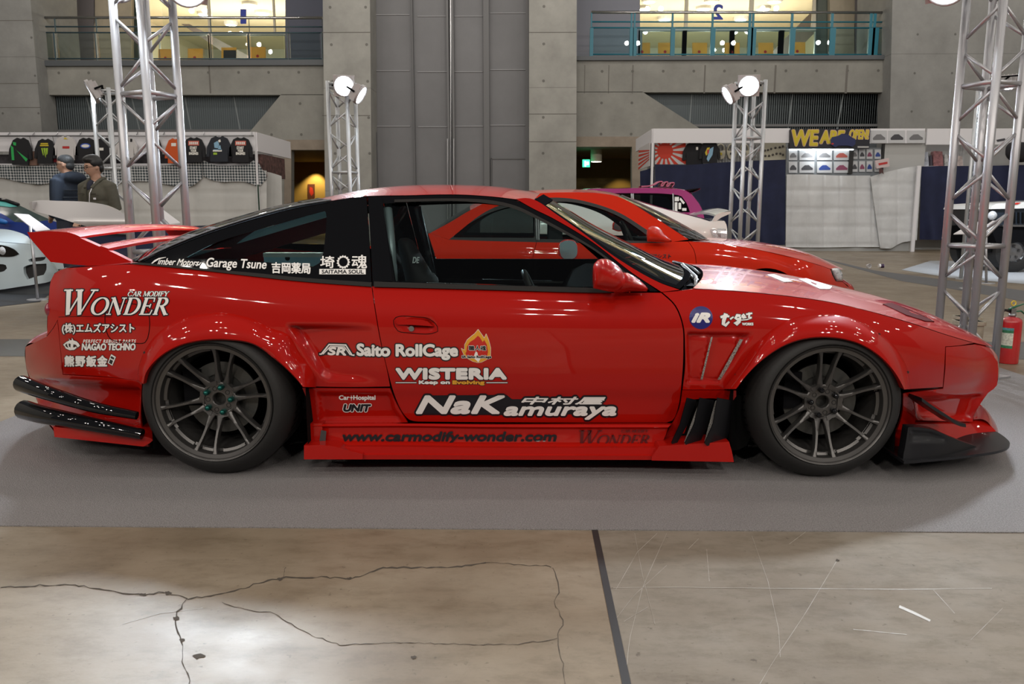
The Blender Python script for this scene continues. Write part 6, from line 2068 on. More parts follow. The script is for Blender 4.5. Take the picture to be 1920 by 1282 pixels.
truss('slim aluminium truss half hidden behind the tower by the fire extinguisher', 1822, 480, 13.0, 3.0, -75, (.5, 1.5, 2.5), alu2)

def floodlight(label, u, v, D, aim, size=(.26, .20), lit=True, energy=0, tilt=None, holder=None, cone=1.9, grp=None):
    """box floodlight: finned housing, lit face, yoke"""
    p = P(u, v, CAMY + D)
    o = thing('floodlight', label, 'lamp', p)
    R_ = (Vector(aim) - p).to_track_quat('-Z', 'Y').to_matrix()
    def tr(mb):
        mb.v = [p + R_ @ q for q in mb.v]
        return mb
    w_, h_ = size
    hb_ = MB().box((0, 0, .035), (w_, h_, .06))
    for k in range(6):
        hb_.box((-w_ * .4 + k * w_ * .16, 0, .08), (.012, h_ * .8, .04))
    tr(hb_).build('housing', mat('floodlight_housing', (0.42, 0.40, 0.40), .5) if 'floodlight_housing' not in MATS else MATS['floodlight_housing'], o)
    tr(MB().lathe([(0, -.004), (w_ * .40, -.004), (w_ * .42, .006)], (0, 0, 0), 'Z', 24)).build('lit_face', spot_emit, o)
    tr(MB().lathe([(w_ * .42, .006), (w_ * .47, -.02), (w_ * .50, -.01), (w_ * .50, .03)], (0, 0, 0), 'Z', 24)).build('rim', MATS['floodlight_housing'], o, smooth=True)
    yk = MB().tube([(-w_ * .55, 0, .04), (-w_ * .55, 0, .14), (w_ * .55, 0, .14), (w_ * .55, 0, .04)], .012, 6)
    if holder is not None:
        h0 = R_.transposed() @ (Vector(holder) - p)
        yk.tube([(0, 0, .14), h0], .014, 6)
    tr(yk).build('yoke', dark_plastic, o)
    if energy:
        q = p + R_ @ Vector((0, 0, -.03))
        lamp('floodlight_beam', 'SPOT', q, energy, COOL, .09, target=q + (Vector(aim) - p), spot_size=cone, spot_blend=.7)
    return o
zt_ = 2.58
tc_l, tc_r = P(645, 300, CAMY + 10), P(1401, 300, CAMY + 10)
tl_, tr_ = P(297, 420, CAMY + 5.3), P(1817, 590, CAMY + 5.3)
tb_ = P(212, 300, CAMY + 10.4)
tbr = P(1822, 480, CAMY + 13.0)
floodlight('blazing floodlight facing the red coupe on the truss at the left concrete column', 645, 161, 9.8, (-.6, -3.2, .5), (.25, .24), True, 420, holder=(tc_l.x, tc_l.y - .05, zt_))
floodlight('floodlight turned aside on the truss at the left concrete column', 676, 178, 9.8, (1.6, 6.3, 0.2), (.24, .2), True, 200, holder=(tc_l.x + .05, tc_l.y, zt_))
floodlight('blazing floodlight facing the red coupe on the truss before the navy curtain', 1404, 161, 9.8, (.9, -3.2, .5), (.25, .24), True, 420, holder=(tc_r.x, tc_r.y - .05, zt_))
floodlight('floodlight turned aside on the truss before the navy curtain', 1365, 178, 9.8, (-1.4, 6.3, 0.2), (.24, .2), True, 200, holder=(tc_r.x - .05, tc_r.y, zt_))
floodlight('floodlight tilted over the pale sports car on the slim truss', 171, 172, 10.3, (-9.5, 5.0, .4), (.30, .22), True, 500, holder=(tb_.x - .03, tb_.y, 2.57))
floodlight('floodlight at the very top of the tower behind the rear wing', 352, -26, 5.2, (.3, -.9, .3), (.26, .2), True, 400, holder=(tl_.x + .05, tl_.y, 2.58))
floodlight('unseen floodlight added on the outer side of the tower top behind the rear wing', 215, -34, 5.25, (-2.5, -1.2, .0), (.26, .2), True, 190, holder=(tl_.x - .08, tl_.y, 2.58))  # out-of-view lamp added to brighten the carpet beside the tail
floodlight('floodlight at the very top of the tower by the fire extinguisher', 1775, -30, 5.2, (-.2, -.9, .3), (.26, .2), True, 460, holder=(tr_.x - .05, tr_.y, 2.58))
floodlight('floodlight seen from behind on the slim truss beyond the fire extinguisher tower', 1893, 157, 12.8, (9, 12, .2), (.34, .26), True, 350, holder=(tbr.x + .03, tbr.y, 2.9))

# ================================================================== things standing on the floor
ex_c = G(1889, 680)
exo = thing('fire_extinguisher', 'red fire extinguisher with green-and-white label standing on the floor', 'fire extinguisher', (ex_c.x, ex_c.y, 0))
ex_red = mat('extinguisher_red', (0.50, 0.012, 0.016), .25, coat=.8)
MB().lathe([(0, .002), (.066, .002), (.069, .012), (.069, .300), (.064, .318), (.045, .332), (.022, .338), (.0, .338)], (ex_c.x, ex_c.y, 0), 'Z', 32).build('cylinder', ex_red, exo, angle=50)
lb = MB()
rows = []
for k in range(17):
    a = math.radians(-205 + 100 * k / 16)
    rows.append([Vector((ex_c.x + .0697 * math.cos(a), ex_c.y + .0697 * math.sin(a), z)) for z in (.115, .135, .225, .245, .262)])
for nm, i0, i1, col in (('label_green_band', 0, 1, (0.04, 0.20, 0.10)), ('label_text_panel', 1, 2, (0.62, 0.64, 0.55)), ('label_green_band', 2, 3, (0.05, 0.26, 0.16)), ('label_emblem_band', 3, 4, (0.10, 0.30, 0.34))):
    MB().grid([[r_[i0], r_[i1]] for r_ in rows]).build(nm, mat('extinguisher_' + nm, col, .4, noise=(70, .35, 2)) if 'extinguisher_' + nm not in MATS else MATS['extinguisher_' + nm], exo, smooth=True)
MB().lathe([(.0, .36), (.024, .36), (.026, .345), (.02, .338)], (ex_c.x, ex_c.y, 0), 'Z', 16).build('valve_collar', steel, exo, smooth=True)
MB().box((ex_c.x, ex_c.y, .375), (.035, .03, .045)).build('valve', steel, exo)
gl = mat('green_lever', (0.012, 0.12, 0.06), .4)
MB().tube([(ex_c.x - .03, ex_c.y, .39), (ex_c.x + .03, ex_c.y, .415), (ex_c.x + .075, ex_c.y, .43)], [.012, .011, .007], 8, squash=.6).build('squeeze_lever', gl, exo, smooth=True)
MB().tube([(ex_c.x - .01, ex_c.y, .372), (ex_c.x + .06, ex_c.y, .378), (ex_c.x + .10, ex_c.y, .345)], [.011, .010, .008], 8, squash=.6).build('carry_handle', gl, exo, smooth=True)
rg = mat('yellow_ring', (0.75, 0.55, 0.03), .4)
MB().lathe([(.016 + .004 * math.cos(a), .004 * math.sin(a)) for a in [k * PI / 4 for k in range(9)]], (ex_c.x - .005, ex_c.y - .01, .435), 'Y', 16).build('safety_pin_ring', rg, exo, smooth=True)
MB().tube(cat_rom([(ex_c.x - .018, ex_c.y, .375), (ex_c.x - .06, ex_c.y, .385), (ex_c.x - .088, ex_c.y, .33), (ex_c.x - .088, ex_c.y, .2), (ex_c.x - .082, ex_c.y, .08)], .02), .010, 10).build('hose', black_trim, exo, smooth=True)

bx = thing('electrical_box', 'weathered beige metal boxes at the foot of the tower by the fire extinguisher', 'box', (P(1825, 640, 2.9).x, 2.95, 0))
beige_box = mat('weathered_beige_metal', (0.40, 0.37, 0.29), .6, noise=(14, .35, 6))
p0, p1 = P(1803, 603, 2.75), P(1846, 603, 2.75)
MB().bb((p0.x, 2.75, .0), (p1.x, 2.87, p0.z)).build('front_box', beige_box, bx)
MB().bb((p0.x - .01, 2.74, p0.z - .03), (p1.x + .01, 2.88, p0.z)).build('box_lid', beige_box, bx)
p0, p1 = P(1801, 594, 2.95), P(1839, 594, 2.95)
MB().bb((p0.x, 2.93, .0), (p1.x, 3.05, p0.z)).build('rear_box', beige_box, bx)
MB().bb((p0.x - .005, 2.925, p0.z - .022), (p1.x + .005, 3.055, p0.z)).build('rear_box_lid', beige_box, bx)
MB().lathe([(0, -.012), (.012, -.010), (.013, .004)], P(1826, 618, 2.75), 'Y', 12).build('box_screw', steel, bx)

# paper cups lying on the floor
cw = mat('white_paper_cup', (0.72, 0.70, 0.70), .6)
c0 = G(1630, 503)
q = thing('paper_cup', 'white paper cup lying with its open end towards us', 'cup', (c0.x, c0.y, 0))
MB().lathe([(.040, .0), (.043, .004), (.030, .09), (0, .09)], (c0.x, c0.y, .043), 'Y', 24).build('cup_wall', cw, q, angle=40)
MB().lathe([(0, .07), (.031, .07)], (c0.x, c0.y, .043), 'Y', 24).build('cup_bottom', cw, q)
c0 = G(1652, 502)
q = thing('paper_cup', 'paper cup with dark purple band lying on its side', 'cup', (c0.x - .04, c0.y, 0))
MB().lathe([(0, -.05), (.036, -.05), (.036, -.02), (.0375, .05), (.0, .05)], (c0.x, c0.y, .038), 'X', 24).build('cup_wall', cw, q, angle=40)
MB().lathe([(.0372, -.015), (.0382, .046)], (c0.x, c0.y, .038), 'X', 24).build('cup_band', mat('dark_purple_print', (0.04, 0.015, 0.05), .5), q, smooth=True)
for (u, v, r_) in ((1686, 510, .02), (1722, 514, .025), (1580, 489, .02)):
    c0 = G(u, v)
    pass

# sign boards on posts
def stand(label, board, D, pole, base_v):
    Y = CAMY + D
    o = thing('sign_stand', label, 'sign stand', G(pole[2], base_v))
    c = [P(*b_) for b_ in board]
    n_ = Vector((0, .0, -.012))
    MB().add(c + [p + n_ for p in c], [(0, 1, 2, 3), (7, 6, 5, 4), (0, 4, 5, 1), (1, 5, 6, 2), (2, 6, 7, 3), (3, 7, 4, 0)]).build('board', white_board, o)
    g0 = G(pole[2], base_v)
    MB().tube([P(pole[0], pole[1], g0.y), g0 + Vector((0, 0, .01))], .018, 10).build('post', alu, o, smooth=True)
    MB().lathe([(0, .012), (.12, .010), (.125, 0)], (g0.x, g0.y, 0), 'Z', 24).build('base', alu, o, angle=40)
    return o
yb_ = G(71, 562).y
stand('tilted white sign board on a grey post beside the pale sports car', [(26, 400, yb_ + .25), (54, 402, yb_ + .25), (94, 430, yb_ - .05), (68, 433, yb_ - .05)], 9.5, (57, 424, 71), 562)
yb_ = G(1848, 531).y
stand('wide white sign board on a post before the off-road car', [(1861, 413.6, yb_ + .2), (1880, 413.6, yb_ + .2), (1841, 440, yb_ - .1), (1821, 441, yb_ - .1)], 11.8, (1849, 432, 1849), 531)
yb_ = G(1805, 541).y
stand('smaller white sign board behind the tower by the fire extinguisher', [(1821, 419, yb_ + .2), (1837, 417, yb_ + .2), (1834, 437, yb_ - .1), (1788, 438, yb_ - .1)], 11.8, (1816, 432, 1816), 541)
yb_ = 6.4
stand('white sign board with blue edge seen through the tower behind the rear wing', [(292, 394, yb_ + .2), (306, 393, yb_ + .2), (338, 417, yb_ - .1), (318, 420, yb_ - .1)], 9.5, (316, 412, 316), 562)

# ================================================================== sales booths
YB = 19.0
sheet_m = mat('white_dust_sheet', (0.58, 0.58, 0.565), .8, noise=(1.2, .10, 4))
sheet2_m = mat('translucent_white_sheet', (0.62, 0.63, 0.64), .7, noise=(1.6, .14, 5))
navy_m = mat('navy_cloth', (0.013, 0.018, 0.055), .85, noise=(2.5, .25, 4))
check = mat('black_white_check_net', (0.5, 0.5, 0.5), .8)
nt3 = check.node_tree
ck3 = nt3.nodes.new('ShaderNodeTexChecker'); ck3.inputs['Scale'].default_value = 19.0
ck3.inputs[1].default_value = (0.50, 0.51, 0.52, 1); ck3.inputs[2].default_value = (0.035, 0.05, 0.06, 1)
mp3 = nt3.nodes.new('ShaderNodeMapping'); mp3.inputs['Scale'].default_value = (1, 0, 1); mp3.inputs['Rotation'].default_value = (0, .78, 0); mp3.inputs['Location'].default_value = (.013, .021, .017)
tc3 = nt3.nodes.new('ShaderNodeTexCoord'); nt3.links.new(tc3.outputs['Object'], mp3.inputs[0]); nt3.links.new(mp3.outputs[0], ck3.inputs[0])
nt3.links.new(ck3.outputs[0], nt3.nodes['Principled BSDF'].inputs['Base Color'])

def cloth(name, label, top, bot, Y, m, cat='cloth', amp=.05, wave=46, parent=None, nu=110, nv=34, group=None, creases=None, lift=0.0):
    """hanging cloth between a top and a bottom pixel line, with soft folds"""
    a = resample([Vector(p) for p in cat_rom([Vector(x) for x in top], 8)], nu)
    b_ = resample([Vector(p) for p in cat_rom([Vector(x) for x in bot], 8)], nu)
    rows = []
    for j in range(nv + 1):
        t = j / nv
        row = []
        for i in range(nu):
            q = a[i].lerp(b_[i], t)
            f = math.sin(q.x / wave * 6.28 + 1.3 * math.sin(t * 3)) * .6 + math.sin(q.x / wave * 2.3 * 2.1 + 2 + t * 2) * .4
            y = Y + amp * f * (0.25 + .75 * t)
            if creases:
                du, dv = creases
                y += .028 * max(0, 1 - abs(((q.x / du) % 1) - .5) / .10) + .028 * max(0, 1 - abs(((q.y / dv) % 1) - .5) / .12)
            p = P(q.x, q.y, y)
            row.append(p)
        rows.append(row)
    if lift:
        for r_ in rows:
            for p in r_:
                p.z = max(p.z, lift)
    mb = MB().grid(rows)
    o = mb.build(name, m, parent, smooth=True)
    if parent is None:
        tag(o, label, cat, group)
    return o

def frame_booth(name, label, u0, u1, v0, v1, side_u, mcol, depth=3.2):
    """white system booth: fascia, posts, back and side walls"""
    o = thing(name, label, 'booth', (P((u0 + u1) / 2, v0, YB).x, YB + 1, 0))
    x0, x1 = P(u0, v0, YB).x, P(u1, v0, YB).x
    z1, z0 = P(u0, v0, YB).z, P(u0, v1, YB).z
    MB().bb((x0, YB, z0), (x1, YB + .06, z1)).build('fascia', white_plain, o)
    for x in ([x1] if side_u == 'r' else [x0] if side_u == 'l' else []):
        MB().bb((x - .03, YB + .06, z0), (x + .03, YB + depth, z1)).build('side_fascia', white_plain, o)
        MB().bb((x - .03, YB, 0), (x + .03, YB + .06, z0)).build('post', white_plain, o)
    return o, x0, x1, z0, z1
dark_back = mat('dark_booth_back', (0.05, 0.045, 0.05), .8, noise=(6, .6, 3))
pale_back = mat('pale_booth_back', (0.45, 0.45, 0.44), .8)
bt, x0, x1, z0, z1 = frame_booth('booth', 'white-fronted clothing booth with a row of hanging shirts', -60, 478, 248, 284, 'r', None)
MB().bb((x0, YB + 1.4, 0), (x1, YB + 1.46, z1)).build('back_wall', pale_back, bt)
MB().bb((x0, YB + .55, P(0, 310, YB).z - .6), (x1, YB + .57, P(0, 287, YB).z)).build('clothes_rack_back', dark_back, bt)
hr = P(0, 255, YB - .12).z
MB().tube([(x0, YB - .12, hr), (x1, YB - .12, hr)], .02, 8).build('hanging_rail', steel, bt, smooth=True)
for u in (14, 60, 104, 148, 255, 305, 380, 470):
    p = P(u, 255, YB - .12)
    MB().tube([p, p + Vector((0, .14, .12))], .012, 6).build('rail_bracket', steel, bt)
# merchandise on the booth's end
cl_m = mat('mixed_dark_garments', (0.10, 0.05, 0.045), .8, noise=(9, .9, 3))
MB().bb((x1 - .02, YB + .2, P(480, 330, YB).z), (x1 + .12, YB + 2.2, P(480, 288, YB).z)).build('end_display', cl_m, bt)

def shirt(label, u0, u1, v0, v1, m, Y=YB - .16, grp=None, white=False):
    w_ = u1 - u0
    h_ = v1 - v0
    um = (u0 + u1) / 2
    pl = [(um - .13 * w_, v0), (um - .05 * w_, v0 + .045 * h_), (um + .05 * w_, v0 + .045 * h_), (um + .13 * w_, v0), (um + .33 * w_, v0 + .09 * h_), (um + .5 * w_, v0 + .42 * h_), (um + .53 * w_, v0 + .80 * h_), (um + .40 * w_, v0 + .80 * h_), (um + .365 * w_, v0 + .42 * h_), (um + .365 * w_, v1), (um - .365 * w_, v1), (um - .365 * w_, v0 + .42 * h_), (um - .40 * w_, v0 + .80 * h_), (um - .53 * w_, v0 + .80 * h_), (um - .5 * w_, v0 + .42 * h_), (um - .33 * w_, v0 + .09 * h_)]
    o = thing('shirt', label, 'shirt', P(um, v1, Y), grp)
    slab(poly(*[[a, b_] for a, b_ in zip(pl, pl[1:] + pl[:1])], step=6), Y, .06).build('shirt_body', m, o)
    p = P(um, v0 + 1, Y + .03)
    MB().tube([p + Vector((-.12, 0, -.02)), p + Vector((0, 0, .03)), p + Vector((.12, 0, -.02))], .010, 6).build('hanger', white_plain, o)
    zr = P(0, 255, YB - .12).z + .02 if Y < YB else p.z + .10
    MB().tube([p + Vector((0, 0, .03)), Vector((p.x, YB - .12 if Y < YB else Y + .03, zr))], .008, 6).build('hanger_hook', steel, o)
    return o
blk = mat('black_cotton', (0.014, 0.014, 0.017), .85)
navy_cot = mat('charcoal_navy_cotton', (0.022, 0.026, 0.036), .85)
wht = mat('white_cotton', (0.62, 0.60, 0.60), .85)
org = mat('orange_cotton', (0.62, 0.10, 0.02), .85)
grn = mat('green_print', (0.03, 0.42, 0.10), .6)
lime = mat('lime_print', (0.35, 0.55, 0.04), .6)
ylw = mat('yellow_print', (0.65, 0.50, 0.03), .6)
blu = mat('blue_print', (0.04, 0.10, 0.50), .6)
skyb = mat('sky_print', (0.25, 0.45, 0.62), .6)
brn = mat('brown_cotton', (0.22, 0.13, 0.10), .85)
YS = YB - .165
GS = 'shirts hanging along the booth front'
s_ = shirt('black shirt with slanting green stripes at the far end of the hanging row', 17, 58, 258, 309, blk, grp=GS)
flat('green_stripes', merge(shape([(20, 272), (25, 276), (27, 300), (22, 300)]), shape([(26, 276), (30, 281), (52, 298), (49, 303)]), shape([(24, 266), (30, 267), (30, 273), (25, 272)])), YS, grn, s_)
s_ = shirt('black shirt with yellow lettering and lime claw mark', 65, 103, 260, 306, blk, grp=GS)
flat('yellow_lettering', merge(shape(rect(76, 268, 90, 270.5)), shape(rect(75, 271.5, 91, 274))), YS, ylw, s_)
flat('claw_mark', merge(shape([(77, 278), (80, 277), (82, 290), (81, 292)]), shape([(81, 277.5), (85, 277), (86, 296), (84, 291)]), shape([(85.5, 278), (90, 277), (89, 288), (87, 291)])), YS, lime, s_)
s_ = shirt('white shirt with a red lettering bar', 101, 144, 255, 300, wht, grp=GS)
flat('red_bar', shape(rect(117, 274, 130, 278.5)), YS, rprint, s_)
flat('gold_mark', shape([(119, 261), (122, 257), (124, 259), (128, 261)]), YS, ylw, s_)
s_ = shirt('black shirt with a blue and white oval mark', 142, 180, 258, 300, blk, grp=GS)
flat('oval_mark', shape([(160 + 9.5 * math.cos(k * PI / 10), 273.5 + 5 * math.sin(k * PI / 10)) for k in range(20)]), YS, blu, s_)
flat('oval_centre', shape([(160 + 7.5 * math.cos(k * PI / 10), 273.5 + 3 * math.sin(k * PI / 10)) for k in range(20)]), YS - .01, wh, s_)
s_ = shirt('black shirt with a short white word, half behind the slim truss', 177, 213, 258, 303, blk, grp=GS)
flat('white_word', shape(rect(184, 277, 194, 282)), YS, wh, s_)
s_ = shirt('white shirt with black letters seen through the near tower', 214, 256, 257, 296, wht, grp=GS)
flat('black_letters', merge(shape([(221, 266), (224, 260), (227, 266)]), shape(rect(244, 260, 248, 266))), YS, blk, s_)
s_ = shirt('black shirt with a small pink chest mark, right of the white one', 274, 302, 257, 302, blk, grp=GS)
flat('chest_mark', shape(rect(292, 267, 297, 271)), YS, mat('pink_print', (.6, .25, .25), .6), s_)
s_ = shirt('orange shirt behind the near tower', 310, 346, 259, 306, org, grp=GS)
flat('white_mark', shape(rect(321, 268, 330, 274)), YS, wh, s_)
def start_shirt(label, u0, u1):
    s_ = shirt(label, u0, u1, 257, 304, blk, grp=GS)
    um = (u0 + u1) / 2
    flat('red_box', shape(rect(um - 10, 264, um + 10, 272.5)), YS, mat('faded_red_print', (.65, .16, .12), .6) if 'faded_red_print' not in MATS else MATS['faded_red_print'], s_)
    flat('red_box_word', merge(*[shape(rect(um - 8 + k * 3.4, 266, um - 5.6 + k * 3.4, 270.5)) for k in range(5)]), YS - .006, wh, s_)
    flat('start_lettering', dilate(fit(text_mesh('START'), um - 7, 274.5, um + 6, 279.5), .35, 6), YS, wh, s_)
    flat('your_lettering', dilate(fit(text_mesh('YOUR'), um - 5.5, 280.5, um + 5, 284.5), .35, 6), YS, wh, s_)
    flat('engines_lettering', dilate(fit(text_mesh('ENGINES'), um - 8.5, 285.5, um + 8.5, 290), .35, 6), YS, wh, s_)
start_shirt('black shirt with a red box and START YOUR ENGINES, next to the orange shirt', 342, 384)
s_ = shirt('charcoal shirt with a white figure, second from the end of the row', 388, 433, 255, 303, navy_cot, grp=GS)
flat('white_figure', merge(shape([(401, 268), (408, 264), (411, 270), (409, 278), (402, 277)]), shape([(409, 274), (413, 272), (415, 281), (409, 283)]), shape(rect(400, 280, 416, 283))), YS, skyb, s_)
flat('white_word', merge(shape([(409, 263), (413, 261), (414, 266), (410, 267)]), shape(rect(399, 281.5, 416, 284))), YS - .006, wh, s_)
flat('green_dots', shape(rect(400, 286, 407, 290)), YS, lime, s_)
start_shirt('black shirt with a red box and START YOUR ENGINES, last of the row', 430, 472)
s_ = shirt('brown folded garment hung low between the first two black shirts', 52, 72, 283, 310, brn, Y=YB - .05)
s_ = shirt('dark red garment hung low beside the white shirt', 96, 113, 280, 304, mat('dark_red_cotton', (.20, .01, .02), .85), Y=YB - .05)

# counter with check net and white sheet
cb = thing('counter', 'long sales counter under the white sheet and check net', 'counter', (P(230, 460, YB).x, YB + .4, 0))
zc_ = P(230, 306, YB).z
MB().bb((P(-60, 306, YB).x, YB + .12, zc_ - .06), (P(474, 306, YB).x, YB + .46, zc_)).build('counter_top', white_plain, cb)
MB().bb((P(-60, 306, YB).x, YB + .15, 0), (P(474, 306, YB).x, YB + .46, zc_ - .06)).build('counter_front', pale_back, cb)
cloth('dust_sheet', 'white dust sheet hanging from the clothing counter', [(-60, 318), (150, 318), (300, 318), (430, 320), (478, 318), (500, 320)], [(-60, 472), (150, 471), (300, 470), (430, 470), (480, 470), (500, 470)], YB + .06, sheet_m, 'sheet', .035, 60, creases=(56, 38), lift=.01)
cloth('dust_sheet', 'end piece of white sheet round the corner of the clothing counter', [(484, 322), (500, 322), (516, 326), (528, 330)], [(486, 470), (503, 466), (520, 464), (530, 462)], YB + .5, sheet_m, 'sheet', .03, 30, nu=16, lift=.01)
for lab, top, bot in (('check net swag at the far end of the clothing counter', [(-60, 308), (0, 309), (60, 311), (112, 308)], [(-60, 330), (0, 333), (37, 341), (75, 346), (112, 339)]),
                 ('check net swag behind the two men and the towers', [(112, 308), (200, 311), (313, 310), (360, 306), (379, 299)], [(112, 339), (180, 346), (270, 340), (340, 350), (358, 350), (379, 334)]),
                 ('check net swag under the last shirts of the row', [(380, 300), (405, 310), (440, 310), (465, 308), (477, 299)], [(380, 330), (396, 337), (412, 341), (459, 341), (481, 348)])):
    cloth('check_net', lab, top, bot, YB - .02, check, 'net', .03, 25, group='check net swags on the clothing counter', nu=50)
cloth('check_net', 'check net bunched at the counter corner', [(477, 299), (484, 304), (492, 318), (500, 328)], [(478, 348), (484, 350), (489, 347), (500, 336)], YB + .02, check, 'net', .03, 12, nu=16, group='check net swags on the clothing counter')
cloth('check_net', 'thin vertical strap hanging at the sheet corner', [(482, 346), (485, 346)], [(485, 402), (488, 402)], YB - .02, mat('dark_green_strap', (.02, .05, .03), .7), 'strap', .0, nu=4, nv=6)

# right-hand booth
br, x0, x1, z0, z1 = frame_booth('booth', 'white-fronted booth with sun-ray flag and navy curtain', 1225, 1481, 241, 268, 'l', None)
MB().bb((x0, YB + .85, 0), (x1, YB + .9, z1)).build('lattice_wall', pale_back, br)
lat = MB()
for k in range(24):
    u = 1345 + k * 5.6
    if u < 1478:
        lat.bb(P(u, 269, YB + .8), P(u + .7, 304, YB + .82))
for k in range(6):
    lat.bb(P(1345, 270 + k * 6, YB + .8), P(1478, 270.7 + k * 6, YB + .82))
lat.build('wire_lattice', mat('lattice_wire', (.42, .42, .42), .5), br)
def sunflag(label, box, c, r, n, Y):
    u0, v0, u1, v1 = box
    o = tag(slab(rect(*box), Y, .02).build('flag', wht), label, 'flag')
    fr = mat('flag_red', (.60, .045, .02), .7) if 'flag_red' not in MATS else MATS['flag_red']
    def hit(a):
        dx, dy = math.cos(a), math.sin(a)
        t = 1e9
        if dx > 1e-6: t = min(t, (u1 - c[0]) / dx)
        if dx < -1e-6: t = min(t, (u0 - c[0]) / dx)
        if dy > 1e-6: t = min(t, (v1 - c[1]) / dy)
        if dy < -1e-6: t = min(t, (v0 - c[1]) / dy)
        return (c[0] + dx * t, c[1] + dy * t)
    vs, fs = [], []
    for k in range(n):
        for j in range(4):
            a0 = (k + j / 8.0) * 2 * PI / n
            a1 = (k + (j + 1) / 8.0) * 2 * PI / n
            b0 = len(vs)
            vs += [Vector(c), Vector(hit(a0)), Vector(hit(a1))]
            fs.append((b0, b0 + 1, b0 + 2))
    vs = [Vector(p) for p in vs]
    flat('rays', (vs, fs), Y - .004, fr, o)
    flat('sun_disc', shape([(c[0] + r * math.cos(k * PI / 16), c[1] + r * math.sin(k * PI / 16)) for k in range(32)]), Y - .008, fr, o)
    return o
sunflag('red and white sun-ray flag hanging in the booth under the white fascia', (1228, 268, 1286, 308), (1247, 283), 15, 16, YB + .3)
xs_ = x0 - .05
nf = tag(MB().bb((xs_ - .02, YB + .1, P(0, 312, YB).z), (xs_, YB + 2.2, P(0, 268, YB).z)).build('flag', wht), 'narrow piece of sun-ray flag on the booth side by the doorway', 'flag')
zm, zl, zh = P(0, 290, YB).z, P(0, 312, YB).z, P(0, 268, YB).z
for k in range(5):
    a0, a1 = zl + (zh - zl) * (k / 5), zl + (zh - zl) * (k / 5 + .11)
    f0, f1 = zm + (a0 - zm) * .45, zm + (a1 - zm) * .45
    MB().add([(xs_ - .024, YB + .1, f0), (xs_ - .024, YB + .1, f1), (xs_ - .024, YB + 2.2, a1), (xs_ - .024, YB + 2.2, a0)], [(0, 1, 2, 3)]).build('ray', MATS['flag_red'], nf)
YT = YB + .22
MB().tube([P(1280, 262, YT + .03), P(1354, 262, YT + .03)], .02, 8).build('hanging_rail', steel, br, smooth=True)
s_ = shirt('plain black shirt next to the sun-ray flag', 1281, 1324, 266, 309, blk, Y=YT)
flat('chest_mark', shape(rect(1305, 275.5, 1309, 281)), YT - .01, wh, s_)
s_ = shirt('black shirt with slanted yellow, red and blue print', 1312, 1350, 265, 306, blk, Y=YT - .07)
flat('yellow_print', shape([(1322, 286), (1326, 277), (1331, 276), (1328, 288), (1324, 292)]), YT - .08, ylw, s_)
flat('red_print', shape([(1326, 281), (1330, 280), (1329, 287), (1326, 289)]), YT - .086, rprint, s_)
flat('blue_print', shape([(1331, 279), (1338, 275), (1336, 290), (1328, 303), (1325, 298)]), YT - .083, skyb, s_)
cream_cot = mat('cream_cotton', (.58, .54, .42), .85)
for i, (u, lab) in enumerate(((1351, 'cream bib-shaped bag with a yellow tag on the lattice'), (1372, 'second cream bag on the lattice, left of the truss'), (1396, 'cream bag on the lattice behind the truss'))):
    o = thing('bag', lab, 'bag', P(u, 300, YB + .7), 'cream bags on the lattice')
    slab(poly([(u - 9, 281), (u - 8, 290), (u - 5, 297), (u, 299), (u + 6, 297), (u + 9, 290), (u + 9, 281)], [(u + 9, 281), (u, 283), (u - 9, 281)], step=4), YB + .72, .08).build('bag_body', cream_cot, o)
    MB().tube(cat_rom([P(u - 8, 282, YB + .76), P(u - 5, 273, YB + .76), P(u, 270, YB + .76), P(u + 5, 273, YB + .76), P(u + 8, 282, YB + .76)], .04), .02, 6).build('bag_strap', cream_cot, o, smooth=True)
    flat('bag_print', shape([(u - 3, 286), (u + 3, 286), (u + 3, 291), (u - 3, 290)]), YB + .71, ylw if i == 0 else navy_cot, o)
o = thing('display_board', 'cream board with rows of small dark trinkets', 'board', P(1450, 300, YB + .6))
slab(rect(1429, 268, 1473, 301), YB + .6, .04).build('board', cream_cot, o)
tr_m = mat('dark_metal_trinkets', (.10, .09, .08), .4, metal=.5)
for k, (u, v) in enumerate([(1434, 282), (1440, 281), (1446, 279), (1454, 277), (1462, 276), (1468, 274), (1435, 292), (1442, 292), (1449, 290), (1456, 288), (1463, 288), (1468, 290)]):
    MB().lathe([(0, -.02), (.03, -.01), (.035, .02)], P(u, v, YB + .59), 'Y', 8).build('trinket', tr_m, o)
cloth('curtain', 'navy cloth curtain below the sun-ray flag, behind the slim truss', [(1228, 308), (1290, 309), (1345, 305), (1400, 302), (1473, 299)], [(1228, 462), (1300, 462), (1400, 461), (1472, 459)], YB - .03, navy_m, 'curtain', .10, 38, lift=.12)
cloth('curtain', 'narrow navy cloth round the booth corner beside the doorway', [(1200, 321), (1212, 318), (1227, 312)], [(1202, 452), (1214, 456), (1227, 460)], YB + .5, navy_m, 'curtain', .03, 20, nu=14, lift=.12)

